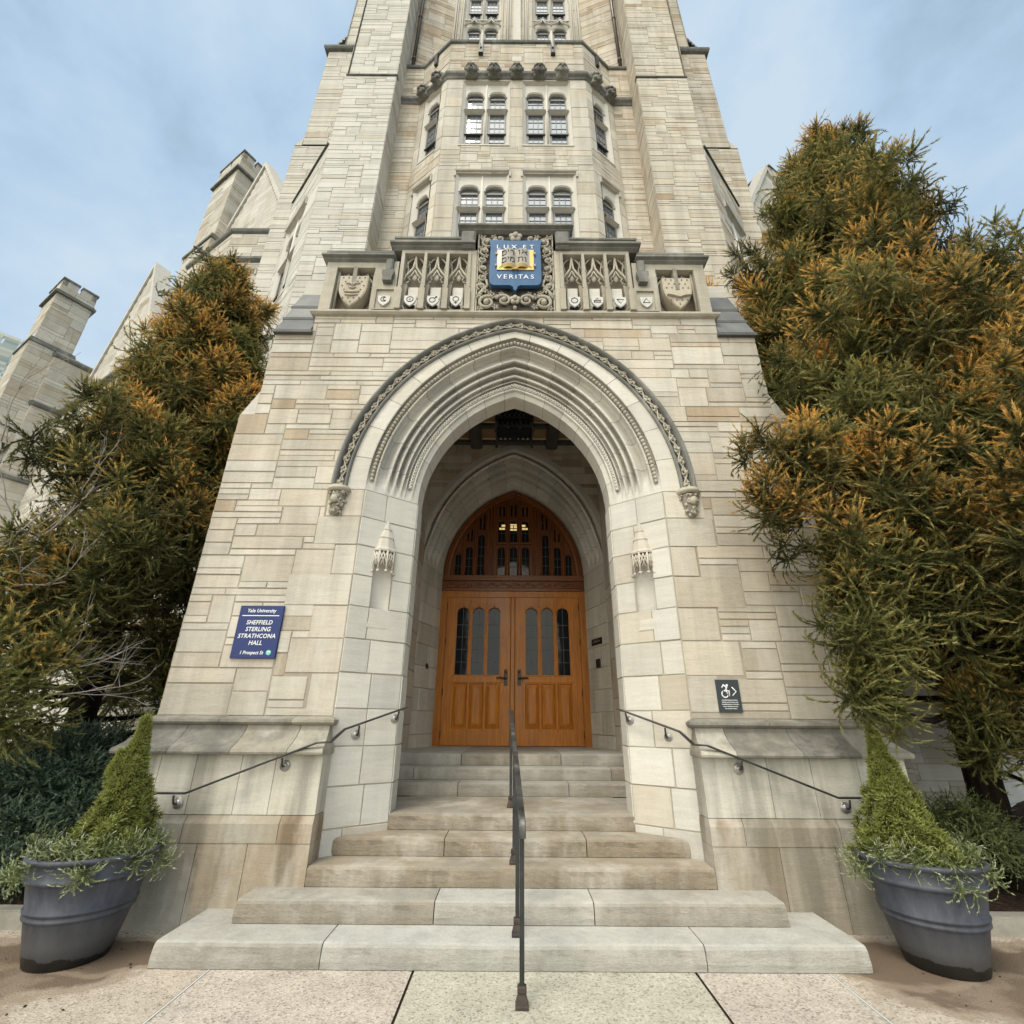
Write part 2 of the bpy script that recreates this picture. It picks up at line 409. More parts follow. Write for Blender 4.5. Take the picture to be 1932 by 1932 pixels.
class MB:
    def __init__(self, tint=(0.3, 0.5, 0.0)):
        self.v, self.f, self.t, self.m, self.s = [], [], [], [], []
        self.tint, self.mat, self.smooth = tint, 0, False

    def face(self, pts, tint=None, mat=None, smooth=None):
        i = len(self.v)
        self.v.extend([tuple(p) for p in pts])
        self.f.append(tuple(range(i, i + len(pts))))
        self.t.append(tint or self.tint)
        self.m.append(self.mat if mat is None else mat)
        self.s.append(self.smooth if smooth is None else smooth)

    def mesh(self, verts, faces, tint=None, mat=None, smooth=None):
        i = len(self.v)
        self.v.extend([tuple(p) for p in verts])
        for f in faces:
            self.f.append(tuple(i + k for k in f))
            self.t.append(tint or self.tint)
            self.m.append(self.mat if mat is None else mat)
            self.s.append(self.smooth if smooth is None else smooth)

    def hexa(self, p, tint=None, mat=None):
        self.mesh(p, [(0, 3, 2, 1), (4, 5, 6, 7), (0, 1, 5, 4), (1, 2, 6, 5), (2, 3, 7, 6), (3, 0, 4, 7)], tint, mat, False)

    def box(self, x0, x1, y0, y1, z0, z1, tint=None, mat=None):
        self.hexa([(x0, y0, z0), (x1, y0, z0), (x1, y1, z0), (x0, y1, z0), (x0, y0, z1), (x1, y0, z1), (x1, y1, z1), (x0, y1, z1)], tint, mat)

    def fbox(self, fr, u0, u1, v0, v1, d0, d1, tint=None, mat=None, bev=0.0):
        P = fr.p
        if bev:
            b = bev
            vs = [P(u0, v0, d0), P(u1, v0, d0), P(u1, v1, d0), P(u0, v1, d0), P(u0, v0, d1 - b), P(u1, v0, d1 - b), P(u1, v1, d1 - b), P(u0, v1, d1 - b),
                  P(u0 + b, v0 + b, d1), P(u1 - b, v0 + b, d1), P(u1 - b, v1 - b, d1), P(u0 + b, v1 - b, d1)]
            self.mesh(vs, [(0, 3, 2, 1), (0, 1, 5, 4), (1, 2, 6, 5), (2, 3, 7, 6), (3, 0, 4, 7), (4, 5, 9, 8), (5, 6, 10, 9), (6, 7, 11, 10), (7, 4, 8, 11), (8, 9, 10, 11)], tint, mat, False)
        else:
            self.hexa([P(u0, v0, d0), P(u1, v0, d0), P(u1, v1, d0), P(u0, v1, d0), P(u0, v0, d1), P(u1, v0, d1), P(u1, v1, d1), P(u0, v1, d1)], tint, mat)

    def fquad(self, fr, u0, u1, v0, v1, d, tint=None, mat=None):
        self.face([fr.p(u0, v0, d), fr.p(u1, v0, d), fr.p(u1, v1, d), fr.p(u0, v1, d)], tint, mat)

    def prism(self, fr, poly, d0, d1, tint=None, mat=None, back=False, bev=0.0):
        n = len(poly)
        a = [fr.p(u, v, d0) for u, v in poly]
        b = [fr.p(u, v, d1) for u, v in poly]
        fs = [tuple(range(n, 2 * n))] + [(k, (k + 1) % n, n + (k + 1) % n, n + k) for k in range(n)]
        if back:
            fs.append(tuple(range(n - 1, -1, -1)))
        self.mesh(a + b, fs, tint, mat, False)

    def tube(self, pts, rad, sides=8, tint=None, mat=None, smooth=True, caps=True, flat=1.0, up=None):
        pts = [Vector(p) for p in pts]
        n = len(pts)
        if n < 2:
            return
        vs, fs = [], []
        ref = Vector(up) if up else Vector((0.13, 0.27, 0.95))
        for k in range(n):
            t = (pts[min(k + 1, n - 1)] - pts[max(k - 1, 0)])
            if t.length < 1e-9:
                t = Vector((0, 0, 1))
            t.normalize()
            x = t.cross(ref)
            if x.length < 1e-4:
                x = t.cross(Vector((1, 0, 0)))
            x.normalize()
            y = t.cross(x)
            r = rad(k / (n - 1)) if callable(rad) else rad
            for s in range(sides):
                a = 2 * math.pi * (s + 0.5) / sides
                vs.append(pts[k] + x * (r * math.cos(a)) + y * (r * flat * math.sin(a)))
        for k in range(n - 1):
            for s in range(sides):
                s2 = (s + 1) % sides
                fs.append((k * sides + s, k * sides + s2, (k + 1) * sides + s2, (k + 1) * sides + s))
        if caps:
            fs.append(tuple(range(sides - 1, -1, -1)))
            fs.append(tuple((n - 1) * sides + s for s in range(sides)))
        self.mesh(vs, fs, tint, mat, smooth)

    def lathe(self, c, prof, seg=24, tint=None, mat=None, smooth=True, a0=0.0, a1=2 * math.pi, axis=None):
        """prof: list of (radius, height)"""
        c = Vector(c)
        vs, fs = [], []
        full = abs(a1 - a0 - 2 * math.pi) < 1e-6
        ns = seg if full else seg + 1
        for r, z in prof:
            for s in range(ns):
                a = a0 + (a1 - a0) * s / seg
                vs.append(c + Vector((r * math.cos(a), r * math.sin(a), z)))
        for k in range(len(prof) - 1):
            for s in range(seg):
                s2 = (s + 1) % ns
                fs.append((k * ns + s, k * ns + s2, (k + 1) * ns + s2, (k + 1) * ns + s))
        self.mesh(vs, fs, tint, mat, smooth)

    def ball(self, c, rx, ry=None, rz=None, seg=10, rings=6, tint=None, mat=None, noise=0.0, rot=None):
        ry = rx if ry is None else ry
        rz = rx if rz is None else rz
        c = Vector(c)
        vs, fs = [], []
        for k in range(rings + 1):
            th = math.pi * k / rings
            for s in range(seg):
                ph = 2 * math.pi * s / seg
                j = 1 + (RND.random() - 0.5) * noise
                p = Vector((rx * math.sin(th) * math.cos(ph) * j, ry * math.sin(th) * math.sin(ph) * j, rz * math.cos(th) * j))
                if rot is not None:
                    p = rot @ p
                vs.append(c + p)
        for k in range(rings):
            for s in range(seg):
                s2 = (s + 1) % seg
                fs.append((k * seg + s, (k + 1) * seg + s, (k + 1) * seg + s2, k * seg + s2))
        self.mesh(vs, fs, tint, mat, True)

    def sweep(self, fr_pts, tint=None, mat=None, smooth=False):
        """rows of points joined into a strip mesh (rows of equal length)"""
        n, k = len(fr_pts), len(fr_pts[0])
        vs = [p for row in fr_pts for p in row]
        fs = [(i * k + j, i * k + j + 1, (i + 1) * k + j + 1, (i + 1) * k + j) for i in range(n - 1) for j in range(k - 1)]
        self.mesh(vs, fs, tint, mat, smooth)

    def build(self, name, mats, parent=None, loc=None):
        me = bpy.data.meshes.new(name)
        off = Vector(loc) if loc is not None else (root_loc(parent) if parent is not None else Vector((0, 0, 0)))
        ox, oy, oz = off
        me.from_pydata([(x - ox, y - oy, z - oz) for x, y, z in self.v], [], self.f)
        for mm in (mats if isinstance(mats, (list, tuple)) else [mats]):
            me.materials.append(MAT[mm])
        me.polygons.foreach_set('material_index', self.m)
        me.polygons.foreach_set('use_smooth', self.s)
        at = me.attributes.new('tint', 'FLOAT_COLOR', 'FACE')
        at.data.foreach_set('color', [c for t in self.t for c in (t[0], t[1], t[2], 1.0)])
        me.update()
        o = bpy.data.objects.new(name, me)
        COL.objects.link(o)
        if parent is not None:
            o.parent = parent
        else:
            o.location = off
        return o


def root_loc(o):
    while o.parent is not None:
        o = o.parent
    return o.location.copy()


def tag(o, label=None, cat=None, group=None, kind=None):
    if label: o['label'] = label
    if cat: o['category'] = cat
    if group: o['group'] = group
    if kind: o['kind'] = kind
    return o


def thing(name, loc, label, cat, group=None):
    o = bpy.data.objects.new(name, None)
    o.empty_display_size = 0.1
    COL.objects.link(o)
    o.location = loc
    o.matrix_world = Matrix.Translation(loc)
    return tag(o, label, cat, group)


def copy_tree(o, parent=None):
    c = o.copy()
    COL.objects.link(c)
    if parent is not None:
        c.parent = parent
    for ch in list(o.children):
        copy_tree(ch, c)
    return c


# ------------------------------------------------------------------ random-range ashlar
def rt(pal, b=0.0):
    """tint of one block: pal = (hue low, hue high, chance of a brown block)"""
    h = RND.uniform(pal[0], pal[1])
    if RND.random() < pal[2]:
        h = RND.uniform(pal[1], min(1.0, pal[1] + 0.5))
    return (h, RND.random(), b)


def block(mb, fr, u0, u1, v0, v1, j, lower, tint, d=None, mat=0):
    """one stone with chamfered arrises; lower(u) trims it along an arch"""
    d = RND.uniform(0.004, 0.012) if d is None else d
    c = 0.005
    if lower is None or min(lower(u0), lower(u1), lower((u0 + u1) / 2)) <= v0 and max(lower(u0), lower(u1), lower((u0 + u1) / 2)) <= v0:
        a = [(u0 + j, v0 + j), (u1 - j, v0 + j), (u1 - j, v1 - j), (u0 + j, v1 - j)]
        b = [(u0 + j + c, v0 + j + c), (u1 - j - c, v0 + j + c), (u1 - j - c, v1 - j - c), (u0 + j + c, v1 - j - c)]
        w_ = lambda q: (q[0] + RND.uniform(-0.0035, 0.0035), q[1] + RND.uniform(-0.0025, 0.0025))
        dd = [d + RND.uniform(-0.002, 0.002) for _ in b]
        vs = [fr.p(*q, -0.004) for q in a] + [fr.p(*w_(q), e_) for q, e_ in zip(b, dd)]
        mb.mesh(vs, [(4, 5, 6, 7), (0, 1, 5, 4), (1, 2, 6, 5), (2, 3, 7, 6), (3, 0, 4, 7)], tint, mat, False)
        return
    n = max(2, int((u1 - u0) / 0.03))
    top, bot = v1 - j, []
    us = [u0 + j + (u1 - u0 - 2 * j) * k / n for k in range(n + 1)]
    run = []
    for u in us + [None]:
        if u is not None:
            lo = max(v0 + j, lower(u))
            if lo < top - 0.004:
                run.append((u, lo))
                continue
        if len(run) > 1:
            vs = [fr.p(a_, b_, d) for a_, b_ in run] + [fr.p(run[-1][0], top, d), fr.p(run[0][0], top, d)]
            mb.mesh(vs, [tuple(range(len(vs)))], tint, mat, False)
            k = len(vs)
            ring = [(a_, b_) for a_, b_ in run] + [(run[-1][0], top), (run[0][0], top)]
            for q in range(k):
                a_, b_ = ring[q], ring[(q + 1) % k]
                mb.mesh([fr.p(*a_, d), fr.p(*b_, d), fr.p(*b_, -0.004), fr.p(*a_, -0.004)], [(0, 1, 2, 3)], tint, mat, False)
        run = []


def ashlar(mb, fr, u0, u1, v0, v1, excl=(), lower=None, pal=(0.1, 0.5, 0.15), cu=0.062, cv=0.076, j=0.0038, pre=(), soot=None, wmin=4, wmax=16, hw=(0.38, 0.36, 0.20, 0.06), backing=True):
    nu, nv = max(1, round((u1 - u0) / cu)), max(1, round((v1 - v0) / cv))
    cu, cv = (u1 - u0) / nu, (v1 - v0) / nv
    occ = [[False] * nu for _ in range(nv)]

    def mark(a, b, c, d_):
        for r in range(max(0, round((c - v0) / cv)), min(nv, round((d_ - v0) / cv))):
            for q in range(max(0, round((a - u0) / cu)), min(nu, round((b - u0) / cu))):
                occ[r][q] = True
    for ex in excl:
        mark(*ex)
    for (a, b, c, d_, tnt) in pre:
        mark(a, b, c, d_)
        block(mb, fr, max(a, u0), min(b, u1), max(c, v0), min(d_, v1), j, lower, tnt)
    for r in range(nv):
        q = 0
        while q < nu:
            if occ[r][q]:
                q += 1
                continue
            run = 0
            while q + run < nu and not occ[r][q + run] and run < wmax + wmin:
                run += 1
            h = RND.choices((1, 2, 3, 4), hw)[0]
            w = RND.randint(wmin, wmax) if h < 3 else RND.randint(wmin + 1, max(wmin + 2, int(wmax * 0.8)))
            if run <= wmin + 2 or w > run - wmin:
                w = run if run <= wmax else run // 2
            hh = 1
            while hh < h and r + hh < nv and all(not occ[r + hh][q + x] for x in range(w)):
                hh += 1
            for y in range(hh):
                for x in range(w):
                    occ[r + y][q + x] = True
            a, b, c, d_ = u0 + q * cu, u0 + (q + w) * cu, v0 + r * cv, v0 + (r + hh) * cv
            sb = soot((a + b) / 2, (c + d_) / 2) if soot else 0.0
            if not (lower and lower(a) > d_ and lower(b) > d_ and lower((a + b) / 2) > d_):
                block(mb, fr, a, b, c, d_, j, lower, rt(pal, sb))
            q += w
    if backing:
        back_plane(mb, fr, u0, u1, v0, v1, excl, lower)


def back_plane(mb, fr, u0, u1, v0, v1, excl=(), lower=None, d=0.0, mat=1, tint=None):
    us = sorted({u0, u1, *[min(max(x, u0), u1) for e_ in excl for x in e_[:2]]})
    if lower:
        us = sorted(set(us) | {u0 + (u1 - u0) * k / 160 for k in range(161)})
    vs = sorted({v0, v1, *[min(max(x, v0), v1) for e_ in excl for x in e_[2:4]]})
    for a, b in zip(us[:-1], us[1:]):
        if b - a < 1e-6:
            continue
        for c, d_ in zip(vs[:-1], vs[1:]):
            mu, mv = (a + b) / 2, (c + d_) / 2
            if any(e_[0] < mu < e_[1] and e_[2] < mv < e_[3] for e_ in excl):
                continue
            if lower:
                la, lb = max(c, lower(a)), max(c, lower(b))
                if la >= d_ and lb >= d_:
                    continue
                mb.face([fr.p(a, min(la, d_), d), fr.p(b, min(lb, d_), d), fr.p(b, d_, d), fr.p(a, d_, d)], tint, mat)
            else:
                mb.fquad(fr, a, b, c, d_, d, tint, mat)


class Arch:
    """two-centred pointed arch: half width a, springing zs, rise r"""
    def __init__(self, a, zs, r):
        self.a, self.zs, self.r = a, zs, max(r, a * 1.0001)
        self.c = (self.r ** 2 - a * a) / (2 * a)
        self.R = a + self.c

    def z(self, x):
        x = abs(x)
        if x >= self.a:
            return -1e9
        return self.zs + math.sqrt(max(0.0, self.R ** 2 - (x + self.c) ** 2))

    def pt(self, s):
        """s 0..1 left springing -> apex -> right springing: x, z and outward normal"""
        right = s > 0.5
        q = (1 - s) * 2 if right else s * 2
        th0 = math.acos(min(1, self.c / self.R))
        al = q * th0
        x, z = self.c - self.R * math.cos(al), self.zs + self.R * math.sin(al)
        nx, nz = -math.cos(al), math.sin(al)
        if right:
            x, nx = -x, -nx
        return x, z, nx, nz
# ------------------------------------------------------------------ the hall: entrance porch and tower
hall = thing('gothic_hall', (0, 8.2, 0), 'tall buff stone tower with a deep pointed entrance arch and bay window above it', 'building')
FB = FR((0, 5.2, 0), (1, 0, 0), (0, -1, 0))
ZS = 4.09
XO, XI, YO, YI = 1.77, 1.22, 5.2, 5.62
A_HO, A_HI = Arch(2.165, ZS, 2.67), Arch(1.985, ZS, 2.45)
A_OUT, A_IN = Arch(XO, ZS, 2.34), Arch(XI, ZS, 1.665)
STONE = ['ashlar', 'mortar', 'dressed', 'slate', 'sooty']
GSTONE = ['ashlar_grey', 'mortar_pale', 'dressed', 'slate', 'sooty']


def cornice(mb, fr, u0, u1, prof, back=0.0, ends=(True, True), ef=1.0, tint=None, mat=None, smooth=False, cap=True):
    """moulding run along a wall; prof = (projection, height) list; the ends return to the wall"""
    rows = []
    for d, v in prof:
        ea, eb = ef if isinstance(ef, tuple) else (ef, ef)
        a = u0 - (d * ea if ends[0] else 0)
        b = u1 + (d * eb if ends[1] else 0)
        rows.append([fr.p(a, v, -back), fr.p(a, v, d), fr.p(b, v, d), fr.p(b, v, -back)])
    mb.sweep(rows, tint, mat, smooth)
    if cap:
        mb.face(rows[-1], tint, mat)
        mb.face(rows[0], tint, mat)


def panel(mb, fr, u0, u1, v0, v1, d, holes, depth, tint=None, mat=None, back_mat=None, back_tint=None, backs=True):
    """front plane with square recesses"""
    back_plane(mb, fr, u0, u1, v0, v1, holes, None, d, mat, tint)
    for a, b, c, e_ in holes:
        P = fr.p
        for q in ([(a, c), (b, c)], [(b, c), (b, e_)], [(b, e_), (a, e_)], [(a, e_), (a, c)]):
            (x, y), (z, w) = q
            mb.face([P(x, y, d), P(z, w, d), P(z, w, d - depth), P(x, y, d - depth)], tint, mat)
        if backs:
            mb.fquad(fr, a, b, c, e_, d - depth, back_tint or tint, mat if back_mat is None else back_mat)


def wall(a, b, sx=-1):
    """wall frame between two plan points given for the left half (sx=-1) and mirrored for the right one; v, len"""
    if sx > 0:
        a, b = (-b[0], b[1]), (-a[0], a[1])
    return fr_between(a, b)


# --- porch front
mb = MB()
def qz(k):
    return 1.66 + k * 0.3475
pre = []
for sx in (-1, 1):
    for k in range(7):
        w = (0.28, 0.56, 0.38, 0.70, 0.25, 0.5, 0.42)[k] + (0.04 if sx > 0 else 0)
        a, b = (-XO - w, -XO) if sx < 0 else (XO, XO + w)
        pre.append((a, b, qz(k), qz(k + 1), (RND.uniform(0.1, 0.5), RND.random(), 0.0)))
ex = [(-XO, XO, 1.0, ZS), (-3.51, -3.31, 5.12, 7), (3.31, 3.51, 5.12, 7), (-3.51, -2.80, 6.52, 7), (2.80, 3.51, 6.52, 7)]
sootf = lambda u, v: (0.16 if v < 1.8 else 0.0) + (0.20 if abs(u) > 2.5 and v > 5.6 else 0.0)
ashlar(mb, FB, -3.5, 3.5, 1.60, ZS, ex, None, (0.05, 0.48, 0.07), pre=pre, soot=sootf)
ashlar(mb, FB, -3.5, 3.5, ZS, 6.82, ex, A_HI.z, (0.05, 0.48, 0.07), soot=sootf)
for sx in (-1, 1):
    mb.prism(FB, [(sx * 3.5, 5.12), (sx * 3.31, 5.12), (sx * 3.31, 5.50)][::-sx], -0.01, 0.006, T(0.3, 0.4), 2)
    mb.hexa([FB.p(sx * 3.5, 5.12, 0), FB.p(sx * 3.5, 5.12, -2.2), FB.p(sx * 3.31, 5.12, -2.2), FB.p(sx * 3.31, 5.12, 0),
             FB.p(sx * 3.49, 5.13, 0), FB.p(sx * 3.49, 5.13, -2.2), FB.p(sx * 3.31, 5.51, -2.2), FB.p(sx * 3.31, 5.51, 0)], T(0.2, 0.3, 0.5), 2)
    fr, L = wall((-3.5, 7.4), (-3.5, 5.2), sx)
    ashlar(mb, fr, 0, L, 0, 5.12, (), None, (0.1, 0.5, 0.15))
    fr, L = wall((-3.31, 7.4), (-3.31, 5.2), sx)
    ashlar(mb, fr, 0, L, 5.12, 6.52, (), None, (0.1, 0.5, 0.15))
    mb.box(min(sx * 3.3, sx * 2.8), max(sx * 3.3, sx * 2.8), 5.62, 7.4, 6.3, 7.9, T(0.3, 0.5, 0.1), 2)
mb.fbox(FB, -2.78, 2.78, 6.80, 7.0, -2.3, -0.46, T(0.3, 0.4, 0.3), 2)
mb.build('porch_wall', STONE, hall)

# slate weatherings on the porch buttresses
for sx in (-1, 1):
    mb = MB((0.4, 0.5, 0.0))
    zs = [(6.50, 0.03), (6.86, -0.115), (7.22, -0.25), (7.62, -0.40)]
    for k in range(3):
        (za, da), (zb, db) = zs[k], zs[k + 1]
        u0, u1 = sorted((sx * 2.815, sx * 3.30))
        g = RND.random()
        P = FB.p
        mb.hexa([P(u0, za, da - 0.02), P(u1, za, da - 0.02), P(u1, za, da + 0.03), P(u0, za, da + 0.03),
                 P(u0, zb + 0.02, db - 0.05), P(u1, zb + 0.02, db - 0.05), P(u1, zb + 0.02, db), P(u0, zb + 0.02, db)], (0.4, g, 0))
        mb.hexa([P(u0 - 0.02, za - 0.045, da - 0.02), P(u1 + 0.02, za - 0.045, da - 0.02), P(u1 + 0.02, za - 0.045, da + 0.035), P(u0 - 0.02, za - 0.045, da + 0.035),
                 P(u0 - 0.02, za - 0.002, da - 0.02), P(u1 + 0.02, za - 0.002, da - 0.02), P(u1 + 0.02, za - 0.002, da + 0.038), P(u0 - 0.02, za - 0.002, da + 0.038)], (0.4, 0.0, 0))
    mb.build('slate_weathering', ['slate'], hall)

# --- plinth with its weathering and string course
PL = ['plinth_stone', 'mortar', 'sooty']
for sx in (-1, 1):
    mb = MB()
    u0, u1 = sorted((sx * 3.50, sx * 1.775))
    ends = (True, True)

    def run(prof, cuts, tints, mat=0, ef=0.2):
        us = [u0] + [u0 + (u1 - u0) * c for c in cuts] + [u1]
        for k in range(len(us) - 1):
            e_ = (ends[0] and k == 0, ends[1] and k == len(us) - 2)
            cornice(mb, FB, us[k] + (0.0025 if k else 0), us[k + 1] - (0.0025 if k < len(us) - 2 else 0), prof, 2.2 if (k == 0 and sx < 0) or (k == len(us) - 2 and sx > 0) else 0.0, e_, (0.42, ef) if sx < 0 else (ef, 0.42), tints[k % len(tints)], mat)
    run([(0.255, -0.1), (0.255, 0.592)], [0.2, 0.47, 0.72] if sx < 0 else [0.3, 0.58, 0.8], [(0.45, 0.45, 0.35), (0.5, 0.4, 0.25), (0.75, 0.35, 0.0), (0.85, 0.55, 0.0)] if sx < 0 else [(0.8, 0.45, 0.05), (0.6, 0.4, 0.1), (0.5, 0.5, 0.2), (0.4, 0.4, 0.4)])
    run([(0.26, 0.595), (0.26, 0.737), (0.225, 0.795)], [0.38, 0.86] if sx < 0 else [0.14, 0.62], [(0.4, 0.4, 0.35), (0.65, 0.4, 0.15), (0.95, 0.6, 0.0)][::1 if sx < 0 else -1])
    run([(0.222, 0.80), (0.222, 1.285)], [0.17, 0.36, 0.6, 0.78] if sx < 0 else [0.32, 0.55, 0.8], [(0.05, 0.85, 0.0), (0.05, 0.95, 0.0), (0.1, 0.9, 0.0), (0.0, 0.8, 0.0), (0.15, 0.8, 0.0)])
    sl = [(0.25, 1.275), (0.315, 1.282), (0.322, 1.30), (0.312, 1.325), (0.235, 1.365), (0.155, 1.42), (0.10, 1.475), (0.085, 1.52)]
    run(sl, [0.22, 0.55, 0.85] if sx < 0 else [0.15, 0.5, 0.8], [(0.2, 0.5, 0.95), (0.3, 0.5, 0.85), (0.5, 0.6, 0.45), (0.4, 0.5, 0.25)] if sx < 0 else [(0.4, 0.6, 0.05), (0.4, 0.5, 0.75), (0.3, 0.5, 0.9), (0.3, 0.6, 0.4)])
    run([(0.085, 1.521), (0.11, 1.53), (0.135, 1.548), (0.135, 1.572), (0.02, 1.602)], [0.4, 0.8], [(0.2, 0.6, 0.65), (0.3, 0.5, 0.6), (0.5, 0.6, 0.3)], 0, 0.5)
    mb.build('plinth', PL, hall)

# --- splayed jambs below the springing, with a niche in each
for sx in (-1, 1):
    mb = MB()
    fr, L = wall((-XO, YO), (-XI, YI), sx)
    nu0 = 0.22 if sx < 0 else L - 0.22 - 0.23
    ashlar(mb, fr, 0, L, 0.30, ZS, [(nu0, nu0 + 0.23, 2.60, 3.30)], None, (0.0, 0.32, 0.2) if sx < 0 else (0.02, 0.42, 0.25), cu=0.0575, cv=0.3475 * 0.9977, j=0.0035, wmin=4, wmax=9, hw=(1, 0, 0, 0),
           soot=lambda u, v: 0.16 if v < 0.75 else 0.0)
    # niche: hollow with a rounded back
    n = 10
    rows = []
    for v in (2.60, 3.32):
        rows.append([fr.p(nu0 + 0.115 - 0.112 * math.cos(math.pi * k / n), v, 0.004 - 0.075 * math.sin(math.pi * k / n)) for k in range(n + 1)])
    mb.sweep(rows, T(0.3, 0.55), 2, True)
    mb.face(rows[0], T(0.3, 0.5), 2)
    mb.prism(fr, [(nu0 - 0.005, 2.50), (nu0 + 0.235, 2.50), (nu0 + 0.20, 2.62), (nu0 + 0.03, 2.62)], 0, 0.012, T(0.5, 0.6), 2)
    # intrados of the jamb behind the splay
    f2, L2 = wall((-XI, YI), (-XI, 5.90), sx)
    ashlar(mb, f2, 0, L2, 0.30, ZS, (), None, (0.0, 0.25, 0.1), cu=0.07, cv=0.3475, j=0.0035, wmin=3, wmax=4, hw=(1, 0, 0, 0))
    mb.build('jamb', ['dressed', 'mortar_pale', 'dressed'], hall)
    # canopy over the niche
    mb = MB((0.75, 0.35, 0.04))
    uc = nu0 + 0.115
    c0 = fr.p(uc, 0, 0)
    ang = math.atan2(fr.n.y, fr.n.x)
    ns = 4
    def half(z, r):
        return [Vector((c0.x, c0.y, z)) + (fr.n * (0.72 * r * math.cos(math.pi * (k / ns - 0.5))) + fr.u * (r * math.sin(math.pi * (k / ns - 0.5)) * (1 if sx < 0 else 1))) for k in range(ns + 1)]
    rows = [half(z, r) for z, r in ((3.365, 0.135), (3.385, 0.142), (3.40, 0.135), (3.415, 0.118), (3.53, 0.088), (3.545, 0.098), (3.555, 0.088), (3.64, 0.052), (3.655, 0.060), (3.665, 0.048), (3.81, 0.002))]
    mb.sweep(rows)
    for k in range(ns + 1):
        p = half(3.37, 0.125)[k]
        q = half(3.13, 0.130 if k % 2 == 0 else 0.118)[k]
        mb.tube([p, q], 0.011, 6)
        mb.ball(q, 0.02, seg=8, rings=5, noise=0.4)
    for k in range(ns):
        a, b = half(3.36, 0.126)[k], half(3.36, 0.126)[k + 1]
        lo, lb = half(3.20, 0.126)[k], half(3.20, 0.126)[k + 1]
        mid = (half(3.355, 0.126)[k] + half(3.355, 0.126)[k + 1]) / 2
        for s_, e_ in ((lo, mid), (lb, mid), (a, (lo * 0.3 + lb * 0.7)), (b, (lo * 0.7 + lb * 0.3))):
            bow = (s_ + e_) / 2 + (mid - (s_ + e_) / 2) * 0.15
            mb.tube([s_, bow, e_], 0.0085, 5)
    mb.build('niche_canopy', ['dressed'], hall)


# --- archivolts
def archivolt(mb, ao, ai, yo, yi, prof, nseg=72, vous=15, joint=0.004, pal=(0.0, 0.45), soot=0.0, fade=0.14, mat=0):
    """moulded splay between the outer and the inner arch, cut into voussoirs"""
    dx, dy = ai.a - ao.a, yi - yo
    ln = math.hypot(dx, dy)
    nr, ny = -dy / ln, dx / ln          # towards the viewer and the middle of the opening
    ss = []
    for k in range(vous):
        a, b = k / vous, (k + 1) / vous
        m_ = max(2, nseg // vous)
        for q in range(m_ + 1):
            ss.append((a + (b - a) * (0.010 + 0.980 * q / m_), k, q == 0))
    tn = [(RND.uniform(*pal), RND.random(), soot) for _ in range(vous)]

    def row(s):
        q = min(s, 1 - s) * 2
        f = min(1.0, q / fade)
        f = f * f * (3 - 2 * f)
        out = []
        for t, d in prof:
            A = Arch(ao.a + (ai.a - ao.a) * t, ao.zs, ao.r + (ai.r - ao.r) * t)
            x, z, nx, nz = A.pt(s)
            e_ = d * f
            out.append((x + nx * nr * e_, yo + dy * t + ny * e_, z + nz * nr * e_))
        return out
    prev = None
    for s, k, first in ss:
        r_ = row(s)
        if prev is not None:
            mb.sweep([prev, r_], (0.85, 0.0, 0.8) if first else tn[k], mat, False)
        prev = r_


def ring(mb, A, prof, y0, nseg=64, tint=None, mat=None, smooth=False, s0=0.0, s1=1.0):
    """moulding that runs along one arch; prof = (outward offset, projection)"""
    rows = []
    for k in range(nseg + 1):
        x, z, nx, nz = A.pt(s0 + (s1 - s0) * k / nseg)
        rows.append([(x + nx * o_, y0 - d, z + nz * o_) for o_, d in prof])
    mb.sweep(rows, tint, mat, smooth)
    mb.face(rows[0], tint, mat)
    mb.face(rows[-1], tint, mat)


mb = MB()
P1 = [(t_, d_ * (1.9 if d_ < 0 else 1.45)) for t_, d_ in [(0, 0), (0.015, -0.025), (0.05, -0.042), (0.10, -0.042), (0.125, -0.02), (0.135, 0.004), (0.15, 0.014), (0.17, 0.008), (0.19, -0.02), (0.235, -0.055), (0.29, -0.062), (0.335, -0.04), (0.355, -0.008), (0.365, 0.012), (0.385, 0.020),
      (0.405, 0.012), (0.415, -0.008), (0.43, -0.045), (0.455, -0.06), (0.475, -0.048), (0.485, -0.012), (0.495, 0.012), (0.515, 0.02), (0.535, 0.01), (0.545, -0.012), (0.56, -0.05), (0.59, -0.062), (0.61, -0.045), (0.62, -0.008), (0.632, 0.012), (0.65, 0.018),
      (0.665, 0.008), (0.675, -0.02), (0.695, -0.035), (0.715, -0.022), (0.725, 0.004), (0.735, 0.006), (0.745, -0.02), (0.755, -0.034), (0.83, -0.034), (0.84, -0.01), (0.85, 0.006), (0.87, 0.014), (0.89, 0.008), (0.915, -0.004), (1, 0)]]
archivolt(mb, A_OUT, A_IN, YO, YI, P1, 90, 15, pal=(0.05, 0.3))
archivolt(mb, A_HI, A_OUT, YO - 0.004, YO, [(0, 0.0), (0.5, 0.006), (0.95, 0.006), (1, 0)], 90, 15, pal=(0.1, 0.6))
archivolt(mb, A_IN, A_IN, YI, 5.90, [(0, 0), (1, 0)], 60, 15, pal=(0.0, 0.4))
mb.build('archivolt', ['dressed'], hall)

